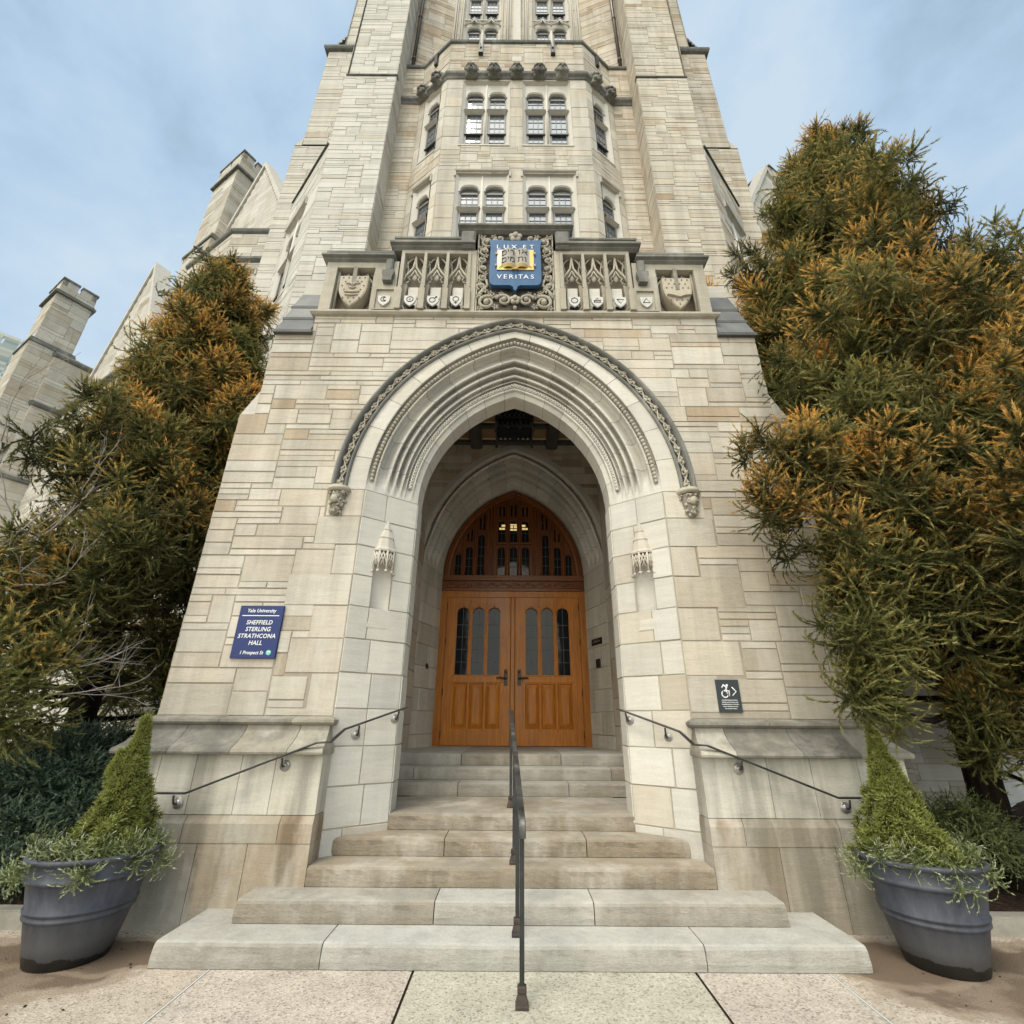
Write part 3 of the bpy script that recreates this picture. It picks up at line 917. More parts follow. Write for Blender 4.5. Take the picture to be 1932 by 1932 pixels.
# bead and lattice enrichments, following the arch
mb = MB((0.5, 0.6, 0.15))
AB = Arch(XO - 0.55 * 0.075, ZS, 2.34 - 0.675 * 0.075)
nb = 118
for k in range(3, nb - 2):
    x, z, nx, nz = AB.pt(k / nb)
    mb.ball((x - nx * 0.004, YO + 0.42 * 0.075 + 0.006, z - nz * 0.004), 0.027, seg=7, rings=5)
mb.build('bead_moulding', ['carved'], hall)
mb = MB((0.2, 0.8, 0.0))
for k in range(4, 104):
    s0, s1 = k / 108, (k + 1) / 108
    pts = []
    for s, t in ((s0, 0.76), (s1, 0.825), (s0, 0.825), (s1, 0.76)):
        A = Arch(XO - 0.55 * t, ZS, 2.34 - 0.675 * t)
        x, z, nx, nz = A.pt(s)
        pts.append(Vector((x + 0.012 * nx * -1, YO + 0.42 * t - 0.004 + 0.010, z - 0.012 * nz)))
    mb.tube(pts[0:2], 0.011, 5)
    mb.tube(pts[2:4], 0.011, 5)
mb.build('lattice_moulding', ['dressed'], hall)

# --- hood mould with carved vine
mb = MB((0.4, 0.6, 0.30))
ring(mb, A_HI, [(0.0, -0.01), (0.0, 0.028), (0.012, 0.045), (0.028, 0.045), (0.034, 0.015), (0.122, 0.015), (0.128, 0.06), (0.135, 0.08), (0.150, 0.092), (0.170, 0.086), (0.182, 0.06), (0.197, 0.0)], 5.2, 72, None, 0, False)
ring(mb, A_HI, [(0.034, 0.017), (0.122, 0.017)], 5.2, 72, (0.4, 0.0, 1.0), 0, False)  # dark strip behind the vine: shade of the gaps put into the colour
hood = mb.build('hood_mould', ['sooty'], hall)
mb = MB((0.35, 0.5, 0.12))
AV = Arch(1.985 + 0.078, ZS, 2.45 + 0.086)
arc_len = 2 * AV.R * math.acos(AV.c / AV.R)
nw = 44
pts = []
for k in range(nw * 8 + 1):
    s = k / (nw * 8)
    x, z, nx, nz = AV.pt(s)
    w = 0.026 * math.sin(k / 8 * math.pi)
    pts.append((x + nx * w, 5.2 - 0.032, z + nz * w))
mb.tube(pts, 0.012, 5)
pts = []
for k in range(nw * 8 + 1):
    x, z, nx, nz = AV.pt(k / (nw * 8))
    w = -0.026 * math.sin(k / 8 * math.pi)
    pts.append((x + nx * w, 5.2 - 0.030, z + nz * w))
mb.tube(pts, 0.010, 5)
for k in range(nw):
    s = (k + 0.5) / nw
    x, z, nx, nz = AV.pt(s)
    tx, tz = nz, -nx
    side = 1 if k % 2 else -1
    for q, (du, dn, r_) in enumerate(((0.0, -side * 0.018, 0.018), (0.026, side * 0.020, 0.015), (-0.028, side * 0.014, 0.014), (0.014, -side * 0.034, 0.011), (-0.015, -side * 0.032, 0.011))):
        mb.ball((x + tx * du + nx * dn, 5.2 - 0.036 - 0.008 * RND.random(), z + tz * du + nz * dn), r_ * 1.5, 0.014, r_ * RND.uniform(0.9, 1.55), 7, 4, None, None, 0.35)
    cp = []
    for q in range(9):
        a = q / 8 * 4.6 + (0 if side > 0 else math.pi)
        rr = 0.036 * (1 - q / 11)
        cp.append((x + tx * (0.012 + rr * math.cos(a)) + nx * rr * math.sin(a) * side, 5.2 - 0.040, z + tz * (0.012 + rr * math.cos(a)) + nz * rr * math.sin(a) * side))
    mb.tube(cp, lambda t: 0.011 * (1 - 0.4 * t), 5)
mb.build('carved_vine', ['carved'], hood)


# --- helper for carved scroll-work in a wall frame
def scroll(mb, fr, u, v, r, turns, a0, sgn, rad, d=0.05, n=26, grow=0.12, tail=None):
    pts = []
    for k in range(n + 1):
        t = k / n
        a = a0 + sgn * turns * 2 * math.pi * t
        rr = r * (1 - t) ** 0.85 + r * grow
        pts.append(fr.p(u + rr * math.cos(a), v + rr * math.sin(a), d + 0.02 * t))
    if tail:
        pts = [fr.p(*q, d) for q in tail] + pts
    mb.tube(pts, lambda t: rad * (1.0 - 0.45 * t), 7)
    mb.ball(pts[-1], rad * 1.5, seg=7, rings=5)


def leafy(mb, fr, u, v, r, d=0.05, n=5, a0=0.0, spread=6.28):
    for k in range(n):
        a = a0 + spread * k / max(1, n)
        p = fr.p(u + r * 0.6 * math.cos(a), v + r * 0.6 * math.sin(a), d)
        rot = Matrix.Rotation(-a, 3, 'Y')
        mb.ball(p, r * 0.55, 0.018, r * 0.26, 7, 4, None, None, 0.2, rot)


# --- carved label stops at the ends of the hood
for sx in (-1, 1):
    mb = MB((0.35, 0.5, 0.12))
    c = (sx * 2.07, 5.2, 0)
    a0, a1 = math.pi, 2 * math.pi
    mb.lathe(c, [(0.105, 4.035), (0.125, 4.042), (0.14, 4.06), (0.14, 4.075), (0.128, 4.085), (0.128, 4.10), (0.118, 4.108), (0.0, 4.11)], 20, None, 0, True, a0, a1)
    mb.lathe(c, [(0.0, 3.75), (0.035, 3.755), (0.06, 3.80), (0.085, 3.90), (0.098, 4.03)], 20, (0.4, 0.2, 0.5), 0, True, a0, a1)
    for k in range(34):
        t = RND.random()
        a = RND.uniform(math.pi * 1.03, math.pi * 1.97)
        z = 3.765 + 0.26 * t
        r_ = 0.045 + 0.058 * t ** 0.7
        p = Vector((c[0] + r_ * math.cos(a), 5.2 + r_ * math.sin(a), z))
        if k % 2:
            mb.ball(p, RND.uniform(0.014, 0.026), seg=7, rings=5, noise=0.45)
        else:
            q = []
            b0 = RND.uniform(0, 6.28)
            for i in range(8):
                b = b0 + i * 0.62
                rr = 0.030 * (1 - i / 12)
                q.append(p + Vector((-math.sin(a) * rr * math.cos(b), math.cos(a) * rr * math.cos(b), rr * math.sin(b))) + Vector((math.cos(a), math.sin(a), 0)) * 0.012)
            mb.tube(q, lambda t: 0.010 * (1 - 0.4 * t), 6)
    mb.ball((c[0] + 0.01 * sx, 5.2 - 0.10, 3.93), 0.042, 0.035, 0.05, 10, 8, None, None, 0.12)
    mb.build('label_stop', ['carved'], hall)

# --- parapet over the porch
FP = FR((0, 5.2, 0), (1, 0, 0), (0, -1, 0))
mb = MB((0.35, 0.55, 0.1))
cornice(mb, FP, -2.80, 2.80, [(0.0, 6.785), (0.05, 6.80), (0.075, 6.825), (0.075, 6.85), (0.05, 6.865)], 0.3, (True, True), 1.0, (0.4, 0.55, 0.12))
for sx in (-1, 1):
    def su(a, b):
        return tuple(sorted((sx * a, sx * b)))
    o0, o1 = su(2.78, 1.72)
    n1, n2 = su(2.62, 2.06), su(1.985, 1.735)
    panel(mb, FP, o0, o1, 6.866, 7.83, 0.05, [(n1[0], n1[1], 6.885, 7.70)], 0.20, (0.3, 0.6, 0.16), 0, 0, (0.6, 0.3, 0.25))
    # stepped inner frame of the small niche, on a raised block
    q0, q1 = su(2.03, 1.70)
    panel(mb, FP, q0, q1, 6.866, 7.30, 0.075, [(n2[0], n2[1], 6.885, 7.245)], 0.03, (0.45, 0.55, 0.15), 0, None, None, False)
    i2 = (n2[0] + 0.03, n2[1] - 0.03)
    panel(mb, FP, n2[0], n2[1], 6.885, 7.245, 0.045, [(i2[0], i2[1], 6.885, 7.20)], 0.26, (0.45, 0.45, 0.25), 0, 0, (0.5, 0.0, 0.85))
    m0, m1 = su(1.70, 0.575)
    lights = [su(1.64, 1.345), su(1.315, 1.015), su(0.985, 0.695)]
    panel(mb, FP, m0, m1, 6.866, 8.07, 0.055, [(l[0], l[1], 6.885, 8.0) for l in lights], 0.20, (0.3, 0.6, 0.10), 0, 0, (0.5, 0.3, 0.25))
    for q in (o0, o1, m0, m1):
        mb.face([FP.p(q, 6.866, 0.05), FP.p(q, 7.83, 0.05), FP.p(q, 7.83, -0.45), FP.p(q, 6.866, -0.45)], (0.4, 0.5, 0.4))
    for q in (m0, m1):
        mb.face([FP.p(q, 7.8, 0.055), FP.p(q, 8.07, 0.055), FP.p(q, 8.07, -0.45), FP.p(q, 7.8, -0.45)], (0.4, 0.5, 0.4))
    mb.fbox(FP, o0, o1, 6.866, 7.83, -0.46, -0.44, (0.4, 0.4, 0.5))
    mb.fbox(FP, m0, m1, 6.866, 8.07, -0.465, -0.445, (0.4, 0.4, 0.5))
    # mullions of the three lights stand out, with sloped feet
    for a in (1.66, 1.33, 1.0, 0.68):
        w = 0.028
        lo, hi = su(a + w, a - w)
        mb.prism(FP, [(lo, 7.30), (hi, 7.30), (hi - 0.008, 8.0), (lo + 0.008, 8.0)], 0.02, 0.085, (0.35, 0.5, 0.2))
        mb.prism(FP, [(lo - 0.012, 6.87), (hi + 0.012, 6.87), (hi + 0.012, 7.24), ((lo + hi) / 2, 7.32), (lo - 0.012, 7.24)], 0.02, 0.10, (0.55, 0.5, 0.15))
    # ogee tracery
    for l in lights:
        uc, hw_ = (l[0] + l[1]) / 2, (l[1] - l[0]) / 2
        for sg in (-1, 1):
            og = [(uc + sg * hw_, 7.50), (uc + sg * hw_ * 0.82, 7.60), (uc + sg * hw_ * 0.45, 7.68), (uc + sg * hw_ * 0.16, 7.76), (uc + sg * 0.008, 7.88), (uc, 7.985)]
            mb.tube([FP.p(*q, 0.0) for q in og], 0.017, 7, (0.2, 0.75, 0.03))
            up = [(uc + sg * hw_, 7.78), (uc + sg * hw_ * 0.85, 7.88), (uc + sg * hw_ * 0.5, 7.96), (uc + sg * hw_ * 0.2, 7.995)]
            mb.tube([FP.p(*q, -0.03) for q in up], 0.014, 6, (0.3, 0.6, 0.1))
            mb.tube([FP.p(uc + sg * hw_, 7.52, -0.03), FP.p(uc + sg * hw_ * 0.7, 7.74, -0.03), FP.p(uc + sg * hw_ * 0.9, 7.95, -0.03)], 0.012, 6, (0.3, 0.5, 0.15))
            cu_ = [(uc + sg * hw_ * 0.95, 7.46), (uc + sg * hw_ * 0.55, 7.49), (uc + sg * hw_ * 0.4, 7.54), (uc + sg * hw_ * 0.62, 7.58), (uc + sg * hw_ * 0.30, 7.62), (uc, 7.73)]
            mb.tube([FP.p(*q, -0.015) for q in cu_], 0.011, 6, (0.25, 0.7, 0.05))
        mb.ball(FP.p(uc, 7.62, -0.05), 0.05, 0.02, 0.07, 8, 6, (0.3, 0.6, 0.1))
        mb.fbox(FP, uc - 0.082, uc + 0.082, 7.20, 7.43, -0.17, -0.05, (0.0, 1.0, 0.0), 1, 0.012)
        mb.fbox(FP, uc - 0.082, uc + 0.082, 6.90, 7.19, -0.17, -0.05, (0.05, 1.0, 0.0), 1, 0.012)
        for sg in (-1, 1):
            mb.prism(FP, [(uc + sg * hw_, 6.89), (uc + sg * hw_, 7.46), (uc + sg * (hw_ - 0.055), 7.46), (uc + sg * (hw_ - 0.03), 6.98)], -0.16, -0.02, (0.5, 0.45, 0.2))
            mb.tube([FP.p(uc + sg * hw_, 6.98, 0.02), FP.p(uc + sg * hw_ * 0.72, 6.96, 0.03), FP.p(uc + sg * hw_ * 0.5, 6.90, 0.03)], 0.014, 6, (0.4, 0.5, 0.2))
    # two-light blind tracery of the outer niche
    n0c = (n1[0] + n1[1]) / 2
    mb.prism(FP, [(n0c - 0.028, 7.28), (n0c + 0.028, 7.28), (n0c + 0.028, 7.70), (n0c - 0.028, 7.70)], -0.10, 0.07, (0.3, 0.4, 0.6))
    for cc in ((n1[0] + n0c) / 2, (n1[1] + n0c) / 2):
        hw_ = 0.125
        for sg in (-1, 1):
            mb.tube([FP.p(cc + sg * hw_, 7.36, -0.05), FP.p(cc + sg * hw_ * 0.75, 7.50, -0.05), FP.p(cc + sg * 0.03, 7.60, -0.05), FP.p(cc, 7.68, -0.05)], 0.016, 6, (0.3, 0.45, 0.3))
            mb.tube([FP.p(cc + sg * hw_, 7.56, -0.07), FP.p(cc + sg * hw_ * 0.6, 7.66, -0.07), FP.p(cc, 7.69, -0.07)], 0.012, 6, (0.3, 0.45, 0.3))
            mb.tube([FP.p(cc + sg * hw_, 7.42, -0.07), FP.p(cc + sg * hw_ * 0.45, 7.44, -0.07), FP.p(cc + sg * hw_ * 0.2, 7.52, -0.07)], 0.012, 6, (0.3, 0.45, 0.3))
    for a in (n1[0] + 0.02, n1[1] - 0.02):
        mb.tube([FP.p(a, 6.89, -0.02), FP.p(a, 7.69, -0.02)], 0.018, 8, (0.4, 0.5, 0.3))
mb.build('parapet', ['carved', 'dressed'], hall)

# copings of the parapet
mb = MB((0.3, 0.5, 0.45))
def coping(u0, u1, z0, z1, d, ends=(True, True)):
    h = z1 - z0
    cornice(mb, FP, u0, u1, [(0.045, z0), (d * 0.62, z0 + 0.03), (d * 0.68, z0 + 0.05), (d, z0 + 0.065), (d, z0 + 0.10), (d * 0.42, z1 - 0.045), (d * 0.55, z1 - 0.035), (d * 0.55, z1), (0.0, z1 + 0.015)], 0.47, ends, 0.55)
for sx in (-1, 1):
    a, b = sorted((sx * 2.775, sx * 1.86))
    coping(a, b, 7.80, 8.02, 0.14)
    a, b = sorted((sx * 1.79, sx * 0.60))
    coping(a, b, 8.06, 8.325, 0.15, (sx < 0, sx > 0))
    # the coping drops at each step
    a, b = sorted((sx * 1.90, sx * 1.79))
    mb.fbox(FP, a, b, 7.58, 7.83, -0.40, 0.115, None, None, 0.02)
    a, b = sorted((sx * 1.93, sx * 1.76))
    mb.prism(FP, [(a + 0.02, 7.37), (b - 0.02, 7.37), (b - 0.02, 7.44), (b, 7.50), (b, 7.575), (a, 7.575), (a, 7.50), (a + 0.02, 7.44)], 0.0, 0.13)
    a, b = sorted((sx * 0.82, sx * 0.60))
    mb.fbox(FP, a, b, 8.07, 8.44, -0.40, 0.12, None, None, 0.03)
coping(-0.79, 0.79, 8.43, 8.63, 0.16)
mb.build('coping', ['sooty'], hall)

# carved shields in the outer niches
def shield_poly(w, h, n=9, notch=0.0):
    pts = [(-w, h * 0.42), (w, h * 0.42)] if not notch else [(-w, h * 0.42), (-w * 0.9, h * 0.39), (0, h * 0.42), (w * 0.9, h * 0.39), (w, h * 0.42)]
    for k in range(1, n + 1):
        t = k / n
        pts.append((w * (1 - t ** 2.3), h * 0.42 - (h * 0.98) * (0.30 + 0.70 * t) if k else 0))
    for k in range(n - 1, 0, -1):
        t = k / n
        pts.append((-w * (1 - t ** 2.3), h * 0.42 - (h * 0.98) * (0.30 + 0.70 * t)))
    return pts


for sx in (-1, 1):
    mb = MB((0.7, 0.8, 0.0))
    c = (sx * 2.34, 7.27)
    poly = [(c[0] + x, c[1] + y) for x, y in shield_poly(0.205, 0.60)]
    mb.prism(FP, poly, -0.12, 0.055)
    inner = [(c[0] + x, c[1] + y) for x, y in shield_poly(0.19, 0.57)]
    mb.prism(FP, inner, 0.055, 0.062)
    for iy in range(7):
        for ix in range(-2, 3):
            x, y = ix * 0.078 + (0.039 if iy % 2 else 0), 0.21 - iy * 0.078
            if abs(x) > 0.17 * (1 - max(0, -y / 0.36) ** 1.8) or (sx < 0 and abs(x) < 0.09 and -0.12 < y < 0.16) or (sx > 0 and -0.16 < y < 0.0):
                continue
            mb.ball(FP.p(c[0] + x, c[1] + y, 0.064), 0.013, 0.010, 0.016, 6, 4, (0.9, 0.0, 0.45))
    if sx < 0:
        for y, w in ((0.10, 0.10), (-0.06, 0.11), (-0.12, 0.09), (0.02, 0.05)):
            mb.tube([FP.p(c[0] - w, c[1] + y, 0.066), FP.p(c[0], c[1] + y - 0.02, 0.075), FP.p(c[0] + w, c[1] + y, 0.066)], 0.014, 6)
        mb.tube([FP.p(c[0] - 0.06, c[1] + 0.15, 0.068), FP.p(c[0], c[1] + 0.03, 0.078), FP.p(c[0] + 0.06, c[1] + 0.15, 0.068)], 0.013, 6)
    else:
        mb.prism(FP, [(c[0] - 0.17, c[1] - 0.10), (c[0] - 0.10, c[1] - 0.045), (c[0], c[1] - 0.03), (c[0] + 0.10, c[1] - 0.045), (c[0] + 0.18, c[1] - 0.10), (c[0] + 0.09, c[1] - 0.115), (c[0], c[1] - 0.15), (c[0] - 0.09, c[1] - 0.115)], 0.06, 0.10)
    sh = mb.build('carved_shield', ['carved'], hall)
    sh['label'] = 'shield dotted with small studs and a carved mask-like charge' if sx < 0 else 'shield dotted with small studs and one broad curved band'

# eight small white shields with black signs
def arc(cx, cz, r, a0, a1, n=20):
    return [(cx + r * math.cos(R(a0 + (a1 - a0) * k / n)), cz + r * math.sin(R(a0 + (a1 - a0) * k / n))) for k in range(n + 1)]


SIGNS = {
    'moon': (-1.86, [arc(0.0, 0.012, 0.042, 60, 320), arc(0.022, 0.014, 0.030, 85, 290)]),
    'sun': (-1.49, [arc(0, 0.012, 0.046, 0, 360), arc(0, 0.012, 0.005, 0, 360, 8)]),
    'mars': (-1.165, [arc(-0.008, 0.0, 0.042, 0, 360), [(0.02, 0.03), (0.055, 0.066)], [(0.03, 0.062), (0.055, 0.066), (0.052, 0.038)]]),
    'venus': (-0.84, [arc(0, 0.022, 0.042, 0, 360), [(0, -0.02), (0, -0.07)], [(-0.022, -0.048), (0.022, -0.048)]]),
    'circle': (0.84, [arc(0, 0.008, 0.046, 0, 360), [(-0.008, 0.062), (0.008, 0.062)]]),
    'air': (1.165, [[(-0.052, -0.022), (0, 0.055), (0.052, -0.022), (-0.052, -0.022)], [(-0.05, 0.012), (-0.02, 0.006), (0.02, 0.006), (0.05, 0.018)]]),
    'water': (1.49, [[(-0.048, 0.035), (0.048, 0.035), (0, -0.040), (-0.048, 0.035)]]),
    'fire': (1.86, [[(-0.048, -0.022), (0, 0.053), (0.048, -0.022), (-0.048, -0.022)]]),
}
LBL = {'moon': 'crescent', 'sun': 'dotted circle', 'mars': 'circle with an arrow', 'venus': 'circle with a cross below', 'circle': 'plain circle', 'air': 'barred triangle', 'water': 'downward triangle', 'fire': 'upward triangle'}
for key, (u, paths) in SIGNS.items():
    mb = MB()
    mb.prism(FP, [(u + x, 7.035 + y) for x, y in shield_poly(0.083, 0.19)], 0.055, 0.082)
    mb.prism(FP, [(u - 0.075, 6.89), (u + 0.075, 6.89), (u + 0.06, 6.99), (u - 0.06, 6.99)], -0.15, 0.03, None, 1)  # black block under the shield: the hollow's shade as plain colour
    for pth in paths:
        mb.tube([FP.p(u + x, 7.035 + y, 0.083) for x, y in pth], 0.0056, 6, None, 1)
    o = mb.build('sign_shield', ['shield_white', 'black_paint_and_shade'], hall)
    o['label'] = 'small white shield with a black ' + LBL[key]

# crest: carved scroll panel, blue shield, open book, lettering
mb = MB((0.4, 0.45, 0.18))
mb.fbox(FP, -0.573, 0.573, 6.868, 8.428, -0.45, 0.012, (0.6, 0.0, 0.95))
for sx in (-1, 1):
    S = lambda pts: [(sx * a, b) for a, b in pts]
    ang = lambda a: a if sx > 0 else math.pi - a
    for (u, v, r, tn, a0, sg, rad) in ((0.40, 7.02, 0.115, 1.5, 2.2, -1, 0.030), (0.165, 7.06, 0.10, 1.3, 0.3, 1, 0.026), (0.49, 7.33, 0.06, 1.3, -1.2, 1, 0.020), (0.47, 7.50, 0.055, 1.3, 1.0, -1, 0.019),
                                      (0.47, 7.68, 0.06, 1.2, -1.4, 1, 0.019), (0.48, 7.86, 0.055, 1.3, 1.2, -1, 0.019), (0.455, 8.04, 0.07, 1.2, -1.5, 1, 0.021), (0.42, 8.24, 0.10, 1.4, 2.5, 1, 0.026), (0.235, 8.32, 0.06, 1.2, 0.4, -1, 0.020)):
        scroll(mb, FP, sx * u, v, r, tn, ang(a0), sg * sx, rad, 0.05)
    for (u, v, r) in ((0.30, 7.14, 0.06), (0.52, 7.16, 0.05), (0.44, 7.25, 0.055), (0.53, 7.42, 0.045), (0.44, 7.58, 0.05), (0.52, 7.76, 0.045), (0.44, 7.95, 0.05), (0.52, 8.12, 0.045), (0.50, 8.34, 0.06), (0.33, 8.36, 0.05), (0.28, 6.94, 0.05), (0.50, 6.91, 0.05), (0.36, 7.20, 0.045), (0.20, 7.19, 0.04)):
        leafy(mb, FP, sx * u, v, r, 0.055, 5, RND.uniform(0, 6))
    for a, b in ((0.548, 0.567),):
        lo, hi = sorted((sx * a, sx * b))
        mb.fbox(FP, lo, hi, 6.87, 8.42, 0.01, 0.055)
    mb.tube([FP.p(*q, 0.06) for q in S([(0.02, 8.24), (0.10, 8.22), (0.22, 8.25), (0.33, 8.22)])], 0.018, 6)
    mb.tube([FP.p(*q, 0.05) for q in S([(0.545, 7.10), (0.50, 7.22), (0.40, 7.36), (0.42, 7.46)])], 0.022, 7)
    mb.tube([FP.p(*q, 0.05) for q in S([(0.55, 8.00), (0.48, 8.10), (0.40, 8.16)])], 0.020, 7)
for (u, v, s_) in ((0, 8.33, 1.15), (0, 7.05, 0.9)):
    for k in range(5):
        a = k * 2 * math.pi / 5 + 0.3
        mb.ball(FP.p(u + 0.052 * s_ * math.cos(a), v + 0.052 * s_ * math.sin(a), 0.085), 0.042 * s_, 0.025, 0.042 * s_, 8, 6, None, None, 0.12)
    mb.ball(FP.p(u, v, 0.115), 0.028 * s_, seg=8, rings=6)
mb.ball(FP.p(0, 6.92, 0.06), 0.03, seg=8, rings=6)
crest = mb.build('crest_panel', ['carved'], hall)
mb = MB()
half = [(0.02, 7.20), (0.032, 7.255), (0.07, 7.285), (0.30, 7.285), (0.34, 7.30), (0.372, 7.35), (0.378, 7.45), (0.372, 7.95), (0.368, 8.05), (0.382, 8.15), (0.395, 8.215), (0.30, 8.205), (0.0, 8.19)]
poly = [(-a, b) for a, b in half[::-1]] + [(0, 7.185)] + half[:-1]
mb.prism(FP, poly, 0.06, 0.125)
mb.build('blue_shield', ['shield_blue'], crest)
# the open book
mb = MB()
for sx in (-1, 1):
    n = 8
    top, bot = [], []
    for k in range(n + 1):
        t = k / n
        u = sx * (0.004 + 0.205 * t)
        d = 0.150 + 0.035 * math.sin(math.pi * min(1, t * 1.15)) ** 0.8
        dz = 0.012 * math.sin(math.pi * t)
        top.append(FP.p(u, 7.955 + dz, d))
        bot.append(FP.p(u, 7.645 + dz, d))
    mb.sweep([top, bot], None, 0, True)
    mb.sweep([bot, [p + Vector((sx * 0.0, 0.02, -0.045)) for p in bot]], None, 2, False)
    mb.sweep([top, [p + Vector((0, 0.04, 0.0)) for p in top]], None, 2, False)
    e0, e1 = top[-1], bot[-1]
    mb.face([e0, e1, FP.p(sx * 0.262, 7.59, 0.135), FP.p(sx * 0.262, 7.985, 0.135)], None, 1)
    mb.fbox(FP, *sorted((sx * 0.0, sx * 0.27)), 7.575, 7.985, 0.12, 0.137, None, 2)
    for v in (7.66, 7.90):
        mb.fbox(FP, *sorted((sx * 0.262, sx * 0.295)), v - 0.02, v + 0.02, 0.125, 0.150, None, 3)
mb.tube([FP.p(-0.05, 7.575, 0.15), FP.p(0, 7.567, 0.16), FP.p(0.05, 7.575, 0.15)], 0.014, 6, None, 2)
mb.build('open_book', ['page', 'gold', 'old_gold', 'page'], crest)


def text(s, x, z, size, mat, parent, fr=FP, d=0.13, shear=0.0, ext=0.004, off=0.0, align='CENTER', name='lettering', sx=1.0, space=1.0):
    cu = bpy.data.curves.new(name, 'FONT')
    cu.body = s
    cu.size = size
    cu.shear = shear
    cu.extrude = ext
    cu.offset = off
    cu.align_x = align
    cu.align_y = 'CENTER'
    cu.space_character = space
    cu.resolution_u = 3
    o = bpy.data.objects.new('tmp_text', cu)
    COL.objects.link(o)
    dg = bpy.context.evaluated_depsgraph_get()
    me = bpy.data.meshes.new_from_object(o.evaluated_get(dg))
    bpy.data.objects.remove(o)
    rl = root_loc(parent)
    for v_ in me.vertices:
        p = fr.p(x + v_.co.x * sx, z + v_.co.y, d + v_.co.z) - rl
        v_.co = p
    me.materials.clear()
    me.materials.append(MAT[mat])
    me.name = name
    t = bpy.data.objects.new(name, me)
    COL.objects.link(t)
    t.parent = parent
    return t


for ch, x in zip('LUX', (-0.255, -0.14, -0.02)):
    text(ch, x, 8.05, 0.115, 'white_paint', crest, d=0.128)
for ch, x in zip('ET', (0.135, 0.245)):
    text(ch, x, 8.05, 0.115, 'white_paint', crest, d=0.128)
for ch, x in zip('VERITAS', (-0.23, -0.145, -0.06, 0.01, 0.075, 0.155, 0.245)):
    text(ch, x, 7.44, 0.115, 'white_paint', crest, d=0.128)
# Hebrew letters on the pages, drawn stroke by stroke
HEB = {
    'alef': [[(0.0, 1), (1, 0)], [(1, 1), (0.95, .6), (.62, .48)], [(.38, .62), (.05, .3), (0, 0)]],
    'vav': [[(.1, 1), (.6, .95), (.6, 0)]], 'resh': [[(0, .95), (.75, .95), (.9, .75), (.9, 0)]], 'yod': [[(.2, 1), (.6, .95), (.55, .55)]],
    'mem_end': [[(0, .95), (.8, .95), (.95, .8), (.95, 0), (.05, 0), (.05, .95)]], 'mem': [[(0, .9), (.15, 1), (.05, 0)], [(.12, .7), (.45, 1), (.9, .85), (.95, 0), (.45, 0)]],
    'tav': [[(.05, .95), (.85, .95), (.95, .8), (.95, 0)], [(.2, .95), (.2, .1), (0, 0)]]}
mb = MB()
def heb(seq, x, z):
    for nm, w in seq:
        for st in HEB[nm]:
            pts = []
            for a, b in st:
                u = x + a * w
                t = abs(u) / 0.21
                d = 0.152 + 0.035 * math.sin(math.pi * min(1, t * 1.15)) ** 0.8
                pts.append(FP.p(u, z + b * 0.085, d))
            mb.tube(pts, 0.0062, 5)
        x += w + 0.014
heb([('mem_end', .062), ('yod', .03), ('resh', .055)], -0.195, 7.84)
mb.build('page_lettering', ['black_paint_and_shade'], crest)
mb = MB()
heb([('mem_end', .062), ('yod', .03), ('mem', .062)], -0.195, 7.695)
mb.build('page_lettering', ['black_paint_and_shade'], crest)
mb = MB()
heb([('vav', .045), ('alef', .075)], 0.035, 7.84)
mb.build('page_lettering', ['black_paint_and_shade'], crest)
mb = MB()
heb([('tav', .075), ('vav', .045)], 0.035, 7.695)
mb.build('page_lettering', ['black_paint_and_shade'], crest)
# ------------------------------------------------------------------ tower above and behind the porch
def pier_pre(u0, u1, v0, v1, h=0.42, hue=(0.0, 0.4)):
    """stack of large dressed blocks"""
    out, v = [], v0
    n = max(1, round((v1 - v0) / h))
    for k in range(n):
        out.append((u0, u1, v0 + (v1 - v0) * k / n, v0 + (v1 - v0) * (k + 1) / n, (RND.uniform(*hue), RND.random(), 0.0)))
    return out


def pane_grid(mb, fr, u0, u1, v0, v1, d, nc, nr, arch=None, bar=0.019):
    """leaded glass: sheet of glass and its cames"""
    if arch:
        n = 12
        pts = [(u0, v0), (u1, v0)] + [(u1 - (u1 - u0) * k / n, arch(u1 - (u1 - u0) * k / n)) for k in range(n + 1)]
        mb.mesh([fr.p(a, b, d) for a, b in pts], [tuple(range(len(pts)))], None, 0, False)
    else:
        mb.fquad(fr, u0, u1, v0, v1, d, None, 0)
    for k in range(1, nc):
        u = u0 + (u1 - u0) * k / nc
        mb.fbox(fr, u - bar / 2, u + bar / 2, v0, arch(u) if arch else v1, d, d + 0.012, None, 1)
    for k in range(1, nr):
        v = v0 + (v1 - v0) * k / nr
        mb.fbox(fr, u0, u1, v - bar / 2, v + bar / 2, d, d + 0.010, None, 1)


def sash(mb, fr, u0, u1, v0, v1, d, w=0.035, arch=None, t=0.05, mat=0):
    mb.fbox(fr, u0, u0 + w, v0, v1, d, d + t, None, mat)
    mb.fbox(fr, u1 - w, u1, v0, v1, d, d + t, None, mat)
    mb.fbox(fr, u0 + w, u1 - w, v0, v0 + w, d, d + t, None, mat)
    if arch:
        n = 14
        us = [u0 + (u1 - u0) * k / n for k in range(n + 1)]
        mb.sweep([[fr.p(u, arch(u) - w * 1.3, d + t), fr.p(u, arch(u) + 0.01, d + t)] for u in us], None, mat)
        mb.sweep([[fr.p(u, arch(u) - w * 1.3, d + t), fr.p(u, arch(u) - w * 1.3, d)] for u in us], None, mat)
    else:
        mb.fbox(fr, u0 + w, u1 - w, v1 - w, v1, d, d + t, None, mat)


